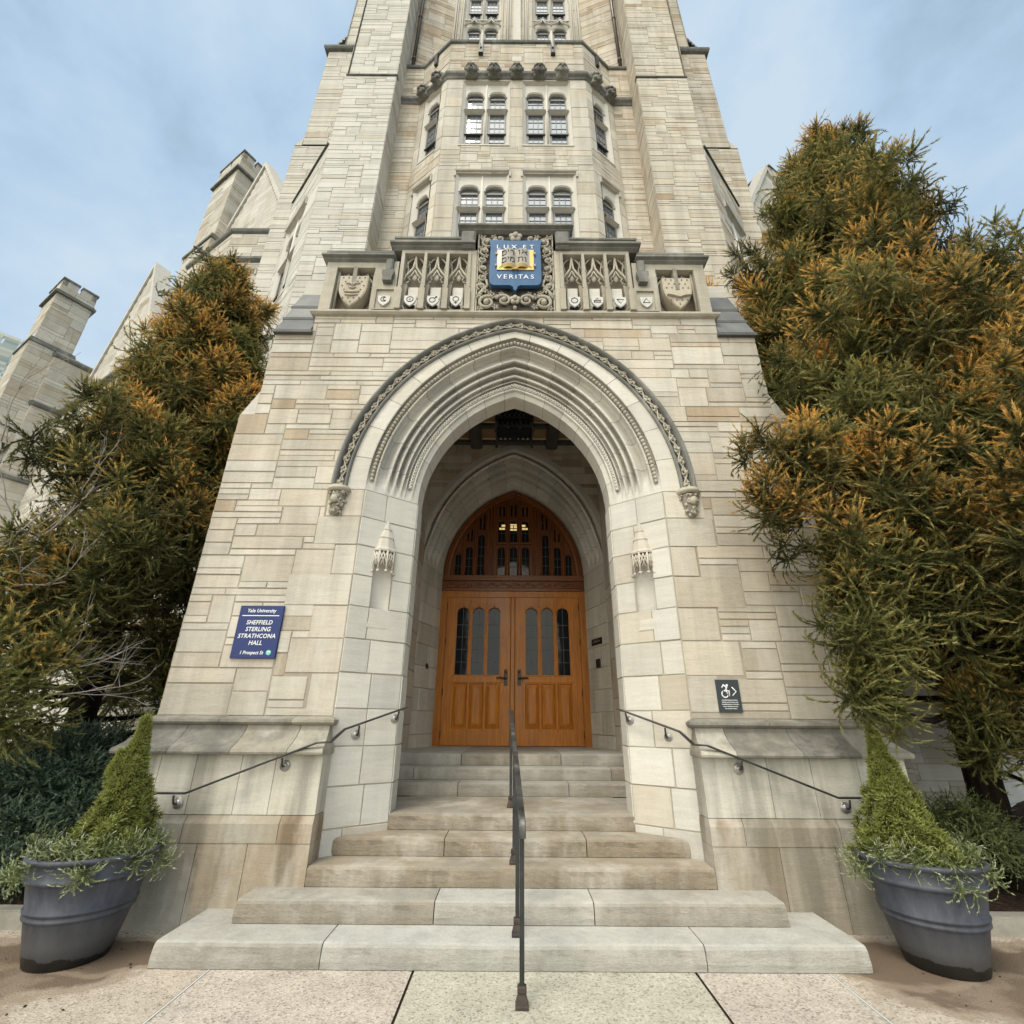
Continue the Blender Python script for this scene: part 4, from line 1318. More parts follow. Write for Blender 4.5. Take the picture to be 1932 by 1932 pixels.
def stilt(u0, u1, spring, rise):
    """flattened gothic head of one light"""
    c, h = (u0 + u1) / 2, (u1 - u0) / 2
    return lambda u: spring + rise * max(0.0, 1 - abs((u - c) / h) ** 2.6) ** (1 / 2.0)


def head_plate(mb, fr, u0, u1, arch, l0, l1, v1, d, depth, tint, mat):
    """stone head pierced by one light: face, soffit"""
    n = 18
    us = [l0 + (l1 - l0) * k / n for k in range(n + 1)]
    vs = arch(l0)
    mb.fquad(fr, u0, l0, vs, v1, d, tint, mat)
    mb.fquad(fr, l1, u1, vs, v1, d, tint, mat)
    mb.sweep([[fr.p(u, min(arch(u), v1), d), fr.p(u, v1, d)] for u in us], tint, mat)
    mb.sweep([[fr.p(u, arch(u), d), fr.p(u, arch(u), d - depth)] for u in us], tint, mat)
    mb.sweep([[fr.p(u, arch(u) + 0.03, d + 0.018), fr.p(u, arch(u), d - 0.012)] for u in us], tint, mat)
    mb.sweep([[fr.p(u, arch(u) + 0.05, d + 0.001), fr.p(u, arch(u) + 0.03, d + 0.018)] for u in us], tint, mat)


def gothic_window(fr, u0, u1, zs, zt, zh, ztop, lights=2, nc=3, hoodcol=3, lower=True, label=None, parent=None, spr=0.17, crocket=False, bright=True):
    """stone mullioned window: reveals, mullion, transom, arched heads, hood, metal sashes, leaded panes"""
    g = 'sky_glass' if bright else 'dark_glass'
    mb = MB((0.15, 0.75, 0.0))
    P = fr.p
    rd = 0.06                   # splayed outer reveal
    i0, i1 = u0 + 0.07, u1 - 0.07
    tn = (0.2, 0.7, 0.0)
    mb.mesh([P(u0, zs, 0.006), P(i0, zs, -rd), P(i0, ztop - .05, -rd), P(u0, ztop, 0.006)], [(0, 1, 2, 3)], tn)
    mb.mesh([P(u1, zs, 0.006), P(i1, zs, -rd), P(i1, ztop - .05, -rd), P(u1, ztop, 0.006)], [(0, 1, 2, 3)], tn)
    mb.mesh([P(u0, ztop, 0.006), P(u1, ztop, 0.006), P(i1, ztop - .05, -rd), P(i0, ztop - .05, -rd)], [(0, 1, 2, 3)], (0.3, 0.4, 0.2))
    mb.mesh([P(u0, zs - 0.03, 0.02), P(u1, zs - 0.03, 0.02), P(i1, zs + 0.02, -0.28), P(i0, zs + 0.02, -0.28)], [(0, 1, 2, 3)], (0.3, 0.4, 0.2))
    mb.fbox(fr, u0 - 0.02, u1 + 0.02, zs - 0.07, zs - 0.03, -0.02, 0.022, tn)
    mw = 0.075
    lw = (i1 - i0 - mw * (lights - 1)) / lights
    Ls = [(i0 + k * (lw + mw), i0 + k * (lw + mw) + lw) for k in range(lights)]
    sp = zh - spr
    for (a, b) in Ls:
        ar = stilt(a + 0.035, b - 0.035, sp, spr)
        head_plate(mb, fr, a - (0 if a == i0 else mw / 2), b + (0 if b == i1 else mw / 2), ar, a + 0.035, b - 0.035, ztop - 0.05, -rd, 0.08, (0.2, 0.65, 0.0), 0)
        for q, s_ in ((a, 1), (b, -1)):
            mb.mesh([P(q, zs, -rd), P(q + s_ * 0.035, zs, -rd - 0.05), P(q + s_ * 0.035, sp, -rd - 0.05), P(q, sp, -rd)], [(0, 1, 2, 3)], tn)
            mb.mesh([P(q + s_ * 0.035, zs, -rd - 0.05), P(q + s_ * 0.035, zs, -rd - 0.10), P(q + s_ * 0.035, sp, -rd - 0.10), P(q + s_ * 0.035, sp, -rd - 0.05)], [(0, 1, 2, 3)], (0.3, 0.3, 0.1))
        if lower:
            mb.prism(FR(P(0, 0, 0), fr.u, fr.n), [(a - 0.01, zt - 0.09), (b + 0.01, zt - 0.09), (b + 0.01, zt + 0.03), (a - 0.01, zt + 0.03)], -rd - 0.10, -rd - 0.02, (0.25, 0.6, 0.1))
            mb.mesh([P(a - .01, zt + 0.03, -rd - 0.02), P(b + .01, zt + 0.03, -rd - 0.02), P(b + .01, zt - 0.03, -rd + 0.06), P(a - .01, zt - 0.03, -rd + 0.06)], [(0, 1, 2, 3)], tn)
            mb.mesh([P(a - .01, zt - 0.03, -rd + 0.06), P(b + .01, zt - 0.03, -rd + 0.06), P(b - .03, zt - 0.09, -rd - 0.02), P(a + .03, zt - 0.09, -rd - 0.02)], [(0, 1, 2, 3)], (0.4, 0.25, 0.2))
    for k in range(lights - 1):
        c = Ls[k][1] + mw / 2
        mb.prism(fr, [(c - mw / 2, zs), (c + mw / 2, zs), (c + mw / 2, sp), (c - mw / 2, sp)], -rd - 0.10, -rd, (0.15, 0.75, 0))
        mb.tube([P(c, zs, -rd), P(c, ztop - 0.06, -rd)], 0.026, 8, (0.15, 0.75, 0))
    # square hood
    if hoodcol is not None:
        cornice(mb, fr, u0 - 0.02, u1 + 0.02, [(0.0, ztop), (0.05, ztop + 0.02), (0.06, ztop + 0.05), (0.0, ztop + 0.075)], 0.02, (True, True), 0.5, (0.3, 0.55, 0.25), 0)
        for q in (u0 - 0.05, u1 + 0.005):
            mb.fbox(fr, q, q + 0.045, ztop - 0.16, ztop + 0.02, 0.0, 0.045, (0.3, 0.55, 0.2), 0)
    if crocket:
        for (a, b) in Ls:
            c = (a + b) / 2
            for sg in (-1, 1):
                og = [(c + sg * lw * 0.60, zh - 0.06), (c + sg * lw * 0.48, zh + 0.04), (c + sg * lw * 0.18, zh + 0.12), (c, zh + 0.34)]
                mb.tube([P(q, w, 0.03) for q, w in og], 0.028, 6, (0.2, 0.7, 0.05))
                for q, w in ((0.54, 0.06), (0.38, 0.13), (0.22, 0.19), (0.12, 0.28)):
                    mb.ball(P(c + sg * lw * q, zh + w, 0.045), 0.036, 0.03, 0.042, 7, 5, (0.3, 0.6, 0.12), None, 0.3)
            mb.ball(P(c, zh + 0.37, 0.045), 0.034, 0.03, 0.05, 7, 5, (0.3, 0.6, 0.12), None, 0.3)
    w_ = mb.build('window', ['dressed'], parent or hall)
    if label:
        w_['label'] = label
    mf = MB()
    for (a, b) in Ls:
        a2, b2 = a + 0.035, b - 0.035
        ar = stilt(a2, b2, sp, spr)
        dd = -rd - 0.095
        t0 = (zt + 0.03) if lower else zs
        sash(mf, fr, a2, b2, t0, sp, dd, 0.026, None)
        sash(mf, fr, a2, b2, sp - 0.05, sp, dd, 0.026, ar)
        mp = MB()
        pane_grid(mp, fr, a2 + 0.02, b2 - 0.02, t0 + 0.02, sp, dd + 0.012, nc, max(1, round((zh - t0) / 0.24)), lambda u: ar(u) - 0.02)
        mp.build('glass_pane', [g, 'lead'], w_)
        if lower:
            mid = zs + (zt - 0.09 - zs) * 0.40
            sash(mf, fr, a2, b2, mid, zt - 0.09, dd + 0.02, 0.034)
            sash(mf, fr, a2, b2, zs + 0.01, mid + 0.02, dd, 0.036)
            mf.fbox(fr, a2 - 0.02, b2 + 0.02, mid - 0.02, mid + 0.022, dd, dd + 0.085, None, 1)
            for (q0, q1, dz) in ((mid + 0.03, zt - 0.12, 0.03), (zs + 0.04, mid - 0.015, 0.012)):
                mp = MB()
                pane_grid(mp, fr, a2 + 0.03, b2 - 0.03, q0, q1, dd + dz, nc, max(2, round((q1 - q0) / 0.23)))
                mp.build('glass_pane', [g, 'lead'], w_)
    mf.build('sash', ['window_metal', 'iron'], w_)
    return w_


ZC = 28.0
W1, W2 = (0.02, 0.5, 0.10), (0.10, 0.55, 0.20)
for sx in (-1, 1):
    mats = GSTONE if sx < 0 else STONE  # left stone paler and greyer: flare on that side put into its colour
    palb = (0.0, 0.40, 0.05) if sx < 0 else (0.15, 0.48, 0.08)
    # buttress
    mb = MB()
    fr, L = wall((-4.52, 7.27), (-3.19, 7.27), sx)
    ashlar(mb, fr, 0, L, 0.0, 17.30, (), None, palb, cu=0.068, cv=0.066, j=0.0034)
    fr, L = wall((-4.50, 7.32), (-3.19, 7.32), sx)
    ashlar(mb, fr, 0, L, 17.35, ZC, (), None, palb, cu=0.07, cv=0.072, j=0.0034)
    cornice(mb, fr, 0, L, [(0.05, 17.28), (0.085, 17.29), (0.09, 17.33), (0.0, 17.42)], 0.05, (True, True), 0.3, (0.4, 0.3, 0.9), 4)
    fr, L = wall((-3.19, 7.27), (-3.19, 8.6), sx)
    ashlar(mb, fr, 0, L, 6.5, ZC, (), None, (0.25, 0.6, 0.12) if sx < 0 else (0.2, 0.6, 0.12), cu=0.08, cv=0.1)
    fr, L = wall((-4.52, 8.8), (-4.52, 7.27), sx)
    ashlar(mb, fr, 0, L, 14.2, ZC, (), None, palb, cu=0.09, cv=0.12)
    mb.build('buttress', mats, hall)
    # canted corner with its tall slot windows
    mb = MB()
    fr, L = wall((-6.0, 8.75), (-4.52, 7.27), sx)
    wu = (0.22, 1.42) if sx < 0 else (L - 1.42, L - 0.22)
    wl_ = (0.50, 1.30) if sx < 0 else (L - 1.30, L - 0.50)
    ashlar(mb, fr, 0, L, 0, 14.35, [(wu[0], wu[1], 10.1, 13.0), (wl_[0], wl_[1], 6.7, 8.85)], None, palb, cu=0.07, cv=0.085)
    cornice(mb, fr, 0.0, L, [(0.0, 14.33), (0.05, 14.34), (0.05, 14.38), (0.0, 14.40)], 0.3, (False, False), 1, (0.4, 0.2, 0.95), 4)
    mb.face([fr.p(0, 14.36, 0), fr.p(L, 14.36, 0), fr.p(L * 0.5, 15.2, -1.0)], (0.4, 0.4, 0.3), 2)
    mb.build('canted_corner', mats, hall)
    gothic_window(fr, wu[0], wu[1], 10.1, 11.6, 12.55, 13.0, 2, 2, 3, True, 'tall narrow window in the canted corner', spr=0.2)
    gothic_window(fr, wl_[0], wl_[1], 6.7, 7.6, 8.45, 8.85, 1, 3, 3, False, 'small arched window low in the canted corner', spr=0.25)
    # set-back corner mass behind
    mb = MB()
    fr, L = wall((-6.47, 8.8), (-4.52, 8.8), sx)
    ashlar(mb, fr, 0 if sx < 0 else L - 0.55, 0.55 if sx < 0 else L, 0, 14.2, (), None, (0.25, 0.6, 0.08), cu=0.08, cv=0.07)
    ashlar(mb, fr, 0, L, 14.2, 16.95, (), None, (0.25, 0.6, 0.08), cu=0.08, cv=0.07)
    e0, e1 = (0.21, L) if sx < 0 else (0, L - 0.21)
    ashlar(mb, fr, e0, e1, 17.02, 22.0, (), None, (0.25, 0.6, 0.08), cu=0.08, cv=0.08)
    # sloped set-off
    P = fr.p
    xo, xi = (0, 0.21) if sx < 0 else (L, L - 0.21)
    mb.mesh([P(xo, 16.95, 0.02), P(xi, 17.35, 0.0), P(xi, 17.35, -1.5), P(xo, 16.95, -1.5), P(xi, 16.95, 0.02)], [(0, 1, 2, 3), (0, 4, 1)], (0.3, 0.6, 0.2), 2)
    for (xa, za, zb) in ((-6.47, 0, 16.95), (-6.26, 16.9, 22.1), (-5.80, 22.1, ZC)):
        f3, L3 = wall((xa, 12.0), (xa, 8.8), sx)
        mb.fquad(f3, 0, L3, za, zb, 0.0, (0.3, 0.5, 0.0), 2)
    # slate capped set-off high up
    xa, xb = (0.17, L) if sx < 0 else (0, L - 0.17)
    cornice(mb, fr, xa, xb, [(0.0, 22.0), (0.08, 22.05), (0.11, 22.12), (0.11, 22.22), (0.0, 22.26)], 3.0, (sx < 0, sx > 0), 1.0, (0.35, 0.5, 0.7), 4)
    kx = (0.21, 0.67) if sx < 0 else (L - 0.21, L - 0.67)
    for q in range(6):
        t0, t1 = q / 6, (q + 1) / 6
        ua, ub = kx[0] + (kx[1] - kx[0]) * t0, kx[0] + (kx[1] - kx[0]) * t1
        za, zb = 22.26 + 1.0 * t0, 22.26 + 1.0 * t1
        s_ = 1 if sx < 0 else -1
        mb.mesh([P(ua - s_ * 0.03, za, -0.05), P(ub, zb, -0.05), P(ub, zb, -3), P(ua - s_ * 0.03, za, -3), P(ub, za, -0.05), P(ua - s_ * 0.03, za - 0.03, -0.05), P(ua - s_ * 0.03, za - 0.03, -3), P(ub, za - 0.03, -0.05)],
                [(0, 1, 2, 3), (0, 4, 1), (5, 7, 4, 0), (5, 0, 3, 6)], (0.4, RND.random(), 0), 3)
    ashlar(mb, FR(fr.p(0, 0, -0.05), fr.u, fr.n), min(kx[1], L if sx < 0 else 0), max(kx[1], L if sx < 0 else 0), 22.2, ZC, (), None, (0.25, 0.6, 0.08), cu=0.08, cv=0.08)
    mb.build('corner_mass', mats, hall)

# --- bay window
SPAN = [(13.46, 14.24), (9.0, 9.9)]
FBAY = FR((0, 7.27, 0), (1, 0, 0), (0, -1, 0))
mb = MB()
WIN = [(-1.39, -0.165), (0.165, 1.39)]
LV = [(10.2, 12.18, 12.93, 13.32), (14.40, 15.88, 16.66, 17.06)]
exb = [(a, b, z[0], z[3]) for a, b in WIN for z in LV]
pre = []
for z in LV:
    for a, b in ((-1.82, -1.39), (-0.165, 0.165), (1.39, 1.82)):
        pre += pier_pre(a, b, z[0] - 0.12, z[3] + 0.10, 0.40)
ashlar(mb, FBAY, -1.82, 1.82, 6.9, 17.16, exb, None, (0.0, 0.42, 0.06), pre=pre, cu=0.06, cv=0.068, j=0.0034)
for sx in (-1, 1):
    fr, L = wall((-2.65, 7.85), (-1.82, 7.27), sx)
    ex2 = [(0.20, L - 0.20, z[0], z[3]) for z in LV]
    pre = []
    for z in LV:
        pre += pier_pre(0, 0.20, z[0] - 0.12, z[3] + 0.10, 0.40) + pier_pre(L - 0.20, L, z[0] - 0.12, z[3] + 0.10, 0.40)
    ashlar(mb, fr, 0, L, 6.9, 17.16, ex2, None, (0.05, 0.5, 0.1), pre=pre, cu=0.06, cv=0.068, j=0.0034)
    ashlar(mb, fr, 0, L, 17.42, 18.92, (), None, (0.2, 0.6, 0.12), cu=0.065, cv=0.082)
    f2, L2 = wall((-3.19, 7.85), (-2.65, 7.85), sx)
    ashlar(mb, f2, 0, L2, 6.9, 17.16, (), None, (0.15, 0.6, 0.12), cu=0.06, cv=0.068, j=0.0034)
    ashlar(mb, f2, 0, L2, 17.42, 18.92, (), None, (0.2, 0.6, 0.12), cu=0.065, cv=0.082)
ashlar(mb, FBAY, -1.82, 1.82, 17.42, 18.92, [(-0.13, 0.13, 18.05, 18.26)], None, (0.2, 0.6, 0.12), cu=0.065, cv=0.082)
mb.fbox(FBAY, -0.13, 0.13, 18.05, 18.26, -0.01, 0.014, (0.45, 0.9, 0.0), 2)
bay = mb.build('bay_wall', STONE, hall)
names = ('left', 'right')
for zi, z in enumerate(LV):
    for (a, b), nm in zip(WIN, names):
        gothic_window(FBAY, a, b, z[0], z[1], z[2], z[3], 2, 3, 3 if zi == 0 else None)
    for sx in (-1, 1):
        fr, L = wall((-2.65, 7.85), (-1.82, 7.27), sx)
        gothic_window(fr, 0.22, L - 0.22, z[0], z[1], z[2], z[3], 1, 3, 3 if zi == 0 else None, True, 'single light window on the slanting side of the bay')

# string course, parapet coping round the bay
PATH = [(-3.19, 7.85), (-2.65, 7.85), (-1.82, 7.27), (1.82, 7.27), (2.65, 7.85), (3.19, 7.85)]
def follow(mb, path, prof, tint, mat):
    """moulding along a plan path, mitred at the corners"""
    n = len(path)
    dirs = []
    for k in range(n - 1):
        d = Vector((path[k + 1][0] - path[k][0], path[k + 1][1] - path[k][1]))
        d.normalize()
        dirs.append(Vector((d.y, -d.x)))
    rows = []
    for k in range(n):
        a, b = dirs[max(0, k - 1)], dirs[min(n - 2, k)]
        m_ = (a + b) / 2
        m_ = m_ / max(0.2, m_.length_squared)
        rows.append([(path[k][0] + m_.x * d, path[k][1] + m_.y * d, z) for d, z in prof])
    mb.sweep(rows, tint, mat)
mb = MB()
follow(mb, PATH, [(0.0, 17.14), (0.03, 17.16), (0.05, 17.22), (0.10, 17.27), (0.11, 17.31), (0.11, 17.36), (0.07, 17.40), (0.0, 17.44)], (0.3, 0.4, 0.5), 0)
mb.build('string_course', ['sooty'], hall)
mb = MB()
capp = [(0.0, 18.90), (0.05, 18.93), (0.06, 18.98), (0.06, 19.02), (-0.04, 19.06), (-0.3, 19.06), (-0.3, 18.9)]
cuts = [(-0.99, 0.99)]
follow(mb, PATH[:3] + [(-0.99 - 0.05, 7.27)], capp, (0.3, 0.3, 0.7), 0)
follow(mb, [(-0.94, 7.27), (0.94, 7.27)], capp, (0.3, 0.3, 0.7), 0)
follow(mb, [(1.04, 7.27)] + PATH[3:], capp, (0.3, 0.3, 0.7), 0)
mb.build('parapet_coping', ['sooty'], hall)
for sx in (-1, 1):
    mb = MB()
    c = sx * 0.99
    mb.fbox(FBAY, c - 0.055, c - 0.028, 18.35, 18.97, 0.005, 0.05)
    mb.fbox(FBAY, c + 0.028, c + 0.055, 18.35, 18.97, 0.005, 0.05)
    mb.fbox(FBAY, c - 0.06, c + 0.06, 18.30, 18.38, 0.005, 0.10)
    mb.fbox(FBAY, c - 0.028, c + 0.028, 18.68, 18.73, 0.005, 0.05)
    mb.fquad(FBAY, c - 0.028, c + 0.028, 18.38, 18.97, 0.012, None, 1)
    mb.build('drain_slot', ['iron', 'caulk'], hall)
    fr, L = wall((-2.65, 7.85), (-1.82, 7.27), sx)
    mb = MB()
    mb.fbox(fr, L * 0.5 - 0.05, L * 0.5 + 0.05, 18.40, 18.95, 0.0, 0.08)
    mb.build('drain_slot', ['iron', 'iron'], hall)

# carved heads along the string course
def grotesque(fr, u, z, parent, seed):
    rn = random.Random(seed)
    mb = MB((0.6, rn.random(), 0.25 + 0.3 * rn.random()))
    P = fr.p
    s = 0.155
    mb.fbox(fr, u - s * 0.95, u + s * 0.95, z - s * 1.25, z + s * 1.25, 0.0, 0.14, None, None, 0.05)
    mb.ball(P(u, z, 0.14), s * 0.92, s * 0.75, s * 1.15, 12, 9, None, None, 0.10)
    for sg in (-1, 1):
        mb.ball(P(u + sg * s * 0.95, z + s * (0.55 + 0.3 * rn.random()), 0.10), s * 0.36, s * 0.3, s * 0.55, 8, 6, None, None, 0.3)
        mb.ball(P(u + sg * s * 0.40, z + s * 0.22, 0.14 + s * 0.66), s * 0.20, s * 0.12, s * 0.13, 8, 5, (0.4, 0.0, 1.0))
        mb.tube([P(u + sg * s * 0.85, z + s * 0.36, 0.16), P(u + sg * s * 0.42, z + s * 0.50, 0.25), P(u + sg * s * 0.1, z + s * 0.34, 0.25)], 0.024, 6)
        mb.ball(P(u + sg * s * 0.6, z - s * 0.45, 0.19), s * 0.36, s * 0.25, s * 0.34, 8, 6, None, None, 0.15)
        mb.ball(P(u + sg * s * 0.55, z + s * 1.05, 0.13), s * 0.42, s * 0.4, s * 0.35, 8, 6, None, None, 0.4)
    mb.ball(P(u, z - s * 0.10, 0.14 + s * 0.85), s * 0.24, s * 0.25, s * 0.36, 8, 6)
    mb.ball(P(u, z - s * 0.66, 0.14 + s * 0.60), s * (0.42 if rn.random() < 0.6 else 0.30), s * 0.16, s * 0.20, 10, 6, (0.4, 0.0, 1.0))
    mb.tube([P(u - s * 0.5, z - s * 0.92, 0.20), P(u, z - s * 1.0, 0.25), P(u + s * 0.5, z - s * 0.92, 0.20)], 0.030, 6)
    return mb.build('grotesque', ['sooty'], parent)


for k, u in enumerate((-1.20, -0.60, 0.0, 0.60, 1.20)):
    grotesque(FBAY, u, 17.32, hall, 11 + k)
for sx in (-1, 1):
    fr, L = wall((-2.65, 7.85), (-1.82, 7.27), sx)
    for k, q in enumerate((0.18, 0.70)):
        grotesque(fr, q * L if sx < 0 else L - q * L, 17.32, hall, 31 + k + sx * 5)

# --- set-back top storey
FT = FR((0, 8.35, 0), (1, 0, 0), (0, -1, 0))
mb = MB()
TW = [(-1.72, -0.54), (0.54, 1.72)]
LT = [(20.6, 21.5, 22.62, 22.92), (22.99, 24.6, 26.2, 26.6)]
pre = []
for a, b in ((-0.54, 0.54), (-2.05, -1.72), (1.72, 2.05)):
    pre += pier_pre(a, b, 18.2, ZC, 0.55, (0.2, 0.6))
ashlar(mb, FT, -2.05, 2.05, 18.2, ZC, [(a, b, z[0], z[3]) for a, b in TW for z in LT], None, (0.2, 0.6, 0.1), pre=pre, cu=0.065, cv=0.1)
for sx in (-1, 1):
    fr, L = wall((-3.19, 8.35 - 0.35), (-2.05, 8.35), sx)
    ashlar(mb, fr, 0, L, 18.2, ZC, (), None, (0.25, 0.7, 0.15), cu=0.08, cv=0.11)
    for q in (2.05, 1.98, 1.86, 1.80, 0.30, 0.36, 0.48, 0.22):
        mb.tube([FT.p(sx * q, 18.2, 0.03), FT.p(sx * q, ZC, 0.03)], 0.035 if q in (2.05, 1.80, 0.30) else 0.022, 8, (0.4, 0.55, 0.1), 2)
mb.fbox(FT, -0.12, 0.12, 18.2, ZC, 0.0, 0.10, (0.2, 0.75, 0.0), 2)
mb.build('upper_wall', STONE, hall)
for (a, b) in TW:
    gothic_window(FT, a, b, *LT[0], 2, 3, None, True, None, spr=0.2, crocket=True)
    gothic_window(FT, a, b, *LT[1], 2, 3, None, True, None, spr=0.25)
for sx in (-1, 1):
    mb = MB()
    mb.tube([(sx * 3.06, 7.93, 18.0), (sx * 3.06, 7.93, ZC)], 0.05, 10, None, 0)
    for z in (19.6, 22.0, 24.5):
        mb.tube([(sx * 3.06, 7.93, z), (sx * 3.06, 7.93, z + 0.08)], 0.065, 10, None, 0)
    o = mb.build('downpipe', ['bronze'], hall)
mb = MB()
mb.box(-6.3, 6.3, 9.8, 16, 0, 16.5, (0.3, 0.5, 0)); mb.box(-6.2, 6.2, 9.0, 9.8, 7.1, 16.5, (0.3, 0.5, 0)); mb.box(-5.7, 5.7, 9.1, 15, 16.5, ZC - 0.02, (0.3, 0.5, 0))
mb.box(-3.1, 3.1, 8.5, 9.1, 18.0, ZC - 0.02, (0.3, 0.5, 0))
mb.build('core', ['dressed'], hall)

# ------------------------------------------------------------------ inside the porch
ZL = 8 * 0.145
mb = MB()
for sx in (-1, 1):
    fr, L = wall((-1.65, 8.5), (-1.65, 5.90), -1) if sx > 0 else wall((-1.65, 8.5), (-1.65, 5.90), -1)
    # wall faces the middle of the porch
    f2 = FR((sx * 1.65, 5.90, 0), (0, 1, 0), (-sx, 0, 0))
    ashlar(mb, f2, 0, 2.6, 0.5, 6.75, (), None, (0.0, 0.35, 0.1), cu=0.09, cv=0.2, wmin=5, wmax=9, hw=(0.2, 0.6, 0.2, 0))
    f3, L3 = wall((-1.65, 8.5), (-1.40, 9.32), sx) if sx > 0 else (FR((-1.65, 8.5, 0), (0.25, 0.82, 0), (0.82, -0.25, 0)), 0.857)
    if sx > 0:
        f3, L3 = FR((1.40, 9.32, 0), (0.25, -0.82, 0), (-0.82, -0.25, 0)), 0.857
    ashlar(mb, f3, 0, L3, 1.0, 4.24, (), None, (0.0, 0.25, 0.05), cu=0.08, cv=0.36, j=0.0035, wmin=3, wmax=8, hw=(1, 0, 0, 0))
    mb.face([(sx * 1.65, 5.90, 0.3), (sx * 1.22, 5.90, 0.3), (sx * 1.22, 5.90, ZS), (sx * 1.65, 5.90, ZS)], (0.2, 0.6, 0), 2)
    mb.box(*sorted((sx * 1.652, sx * 3.4)), 5.91, 9.6, 0.0, 6.75, (0.2, 0.6, 0), 2)
    mb.box(*sorted((sx * 1.41, sx * 2.0)), 9.32, 9.9, 0.9, 6.75, (0.2, 0.6, 0), 2)
FD = FR((0, 8.5, 0), (1, 0, 0), (0, -1, 0))
A_DO, A_DI = Arch(1.648, 4.24, 2.30), Arch(1.40, 4.24, 1.885)
ashlar(mb, FD, -1.65, 1.65, 4.24, 6.75, (), Arch(1.645, 4.24, 2.30).z, (0.35, 0.8, 0.3))
# the inside of the front wall and the wall above the outer arch
back_plane(mb, FR((0, 5.90, 0), (1, 0, 0), (0, 1, 0)), -1.65, 1.65, ZS, 6.75, (), A_IN.z, 0.0, 2)
for s in range(40):
    x0, z0, *_ = A_DI.pt(s / 40)
    x1, z1, *_ = A_DI.pt((s + 1) / 40)
    mb.face([(x0, 9.32, z0), (x1, 9.32, z1), (x1, 9.62, z1), (x0, 9.62, z0)], (0.2, 0.5, 0.1), 2)
mb.build('porch_interior', ['ashlar', 'mortar', 'dressed'], hall)
mb = MB()
P2 = [(0, 0.02), (0.04, 0.03), (0.08, 0.02), (0.10, -0.03), (0.17, -0.075), (0.25, -0.06), (0.28, 0.0), (0.31, 0.025), (0.35, 0.01), (0.37, -0.04), (0.42, -0.07), (0.48, -0.05), (0.50, 0.0), (0.53, 0.025), (0.57, 0.008), (0.60, -0.05), (0.66, -0.06), (0.70, 0.0), (0.73, 0.02), (0.77, 0.0), (1, 0)]
P2 = [(t_, d_ * (2.6 if d_ > 0 else 2.2)) for t_, d_ in P2]
archivolt(mb, A_DO, A_DI, 8.5, 9.32, P2, 75, 15, pal=(0.0, 0.4), fade=0.22)
ring(mb, Arch(1.66, 4.24, 2.31), [(0.0, -0.05), (0.0, 0.025), (0.05, 0.04), (0.16, 0.02), (0.165, -0.02)], 8.5, 48, (0.3, 0.5, 0.1), 0)
mb.build('archivolt', ['dressed'], hall)

# timber ceiling
mb = MB()
mb.box(-1.66, 1.66, 5.88, 8.52, 6.80, 7.0, None, 0)
for x in (-1.24, -0.36, 0.36, 1.24):
    pass
for sx in (-1, 1):
    mb.box(*sorted((sx * 0.64, sx * 0.86)), 5.9, 8.46, 6.60, 6.82, None, 1)
    mb.box(*sorted((sx * 0.67, sx * 0.83)), 5.9, 8.44, 6.575, 6.60, None, 1)
for y in (8.44, 7.85, 7.25, 6.65, 6.05):
    mb.box(-1.65, 1.65, y - 0.07, y + 0.05, 6.70, 6.81, None, 1)
    mb.box(-1.65, 1.65, y - 0.085, y - 0.07, 6.76, 6.79, None, 2)
    mb.box(-1.65, 1.65, y + 0.05, y + 0.065, 6.76, 6.79, None, 2)
for x in (0.0, -1.25, 1.25):
    mb.box(x - 0.035, x + 0.035, 5.9, 8.5, 6.735, 6.81, None, 1)
mb.box(-1.65, 1.65, 8.455, 8.49, 6.735, 6.765, None, 2)
mb.build('timber_ceiling', ['ceiling_wood', 'beam_wood', 'gilt_trim'], hall)

# ------------------------------------------------------------------ oak doors and tracery above
FDR = FR((0, 9.46, 0), (1, 0, 0), (0, -1, 0))
mb = MB((0.4, 0.4, 0))
for sx in (-1, 1):
    mb.fbox(FDR, *sorted((sx * 1.282, sx * 1.41)), ZL, 3.92, -0.06, 0.06, (0.4, 0.25, 0))
    mb.fbox(FDR, *sorted((sx * 1.300, sx * 1.335)), ZL, 3.88, 0.06, 0.085, (0.4, 0.35, 0))
mb.fbox(FDR, -1.30, 1.30, 3.80, 3.92, -0.06, 0.055, (0.4, 0.25, 0))
mb.fbox(FDR, -0.042, 0.042, ZL, 3.80, -0.05, 0.055, (0.4, 0.35, 0), None, 0.012)
# transom
for z0, z1, d in ((3.92, 3.965, 0.09), (3.965, 4.13, 0.045), (4.13, 4.175, 0.10), (4.175, 4.24, 0.065)):
    mb.fbox(FDR, -1.41, 1.41, z0, z1, -0.05, d, (0.4, 0.2 if d < 0.05 else 0.5, 0), 1)
for a, b in ((-1.32, -0.80), (-0.76, 0.76), (0.80, 1.32)):
    mb.fbox(FDR, a, b, 3.985, 4.11, 0.044, 0.056, (0.4, 0.1, 0), 1, 0.006)
    for k in range(int((b - a) / 0.05)):
        mb.ball(FDR.p(a + 0.03 + k * 0.05, 4.045 + 0.02 * math.sin(k * 1.3), 0.056), 0.021, 0.012, 0.028, 6, 4, (0.4, 0.25, 0), 1, 0.4)
mb.build('door_frame', ['oak', 'oak_dark'], hall)


def ogee(uc, hw_, sp, h):
    """pointed cusped head of a light"""
    def f(u):
        t = min(1, abs(u - uc) / hw_)
        return sp + h * (0.66 * max(0, 1 - t ** 3.2) ** 0.5 + 0.34 * max(0, 1 - t * 3.4))
    return f


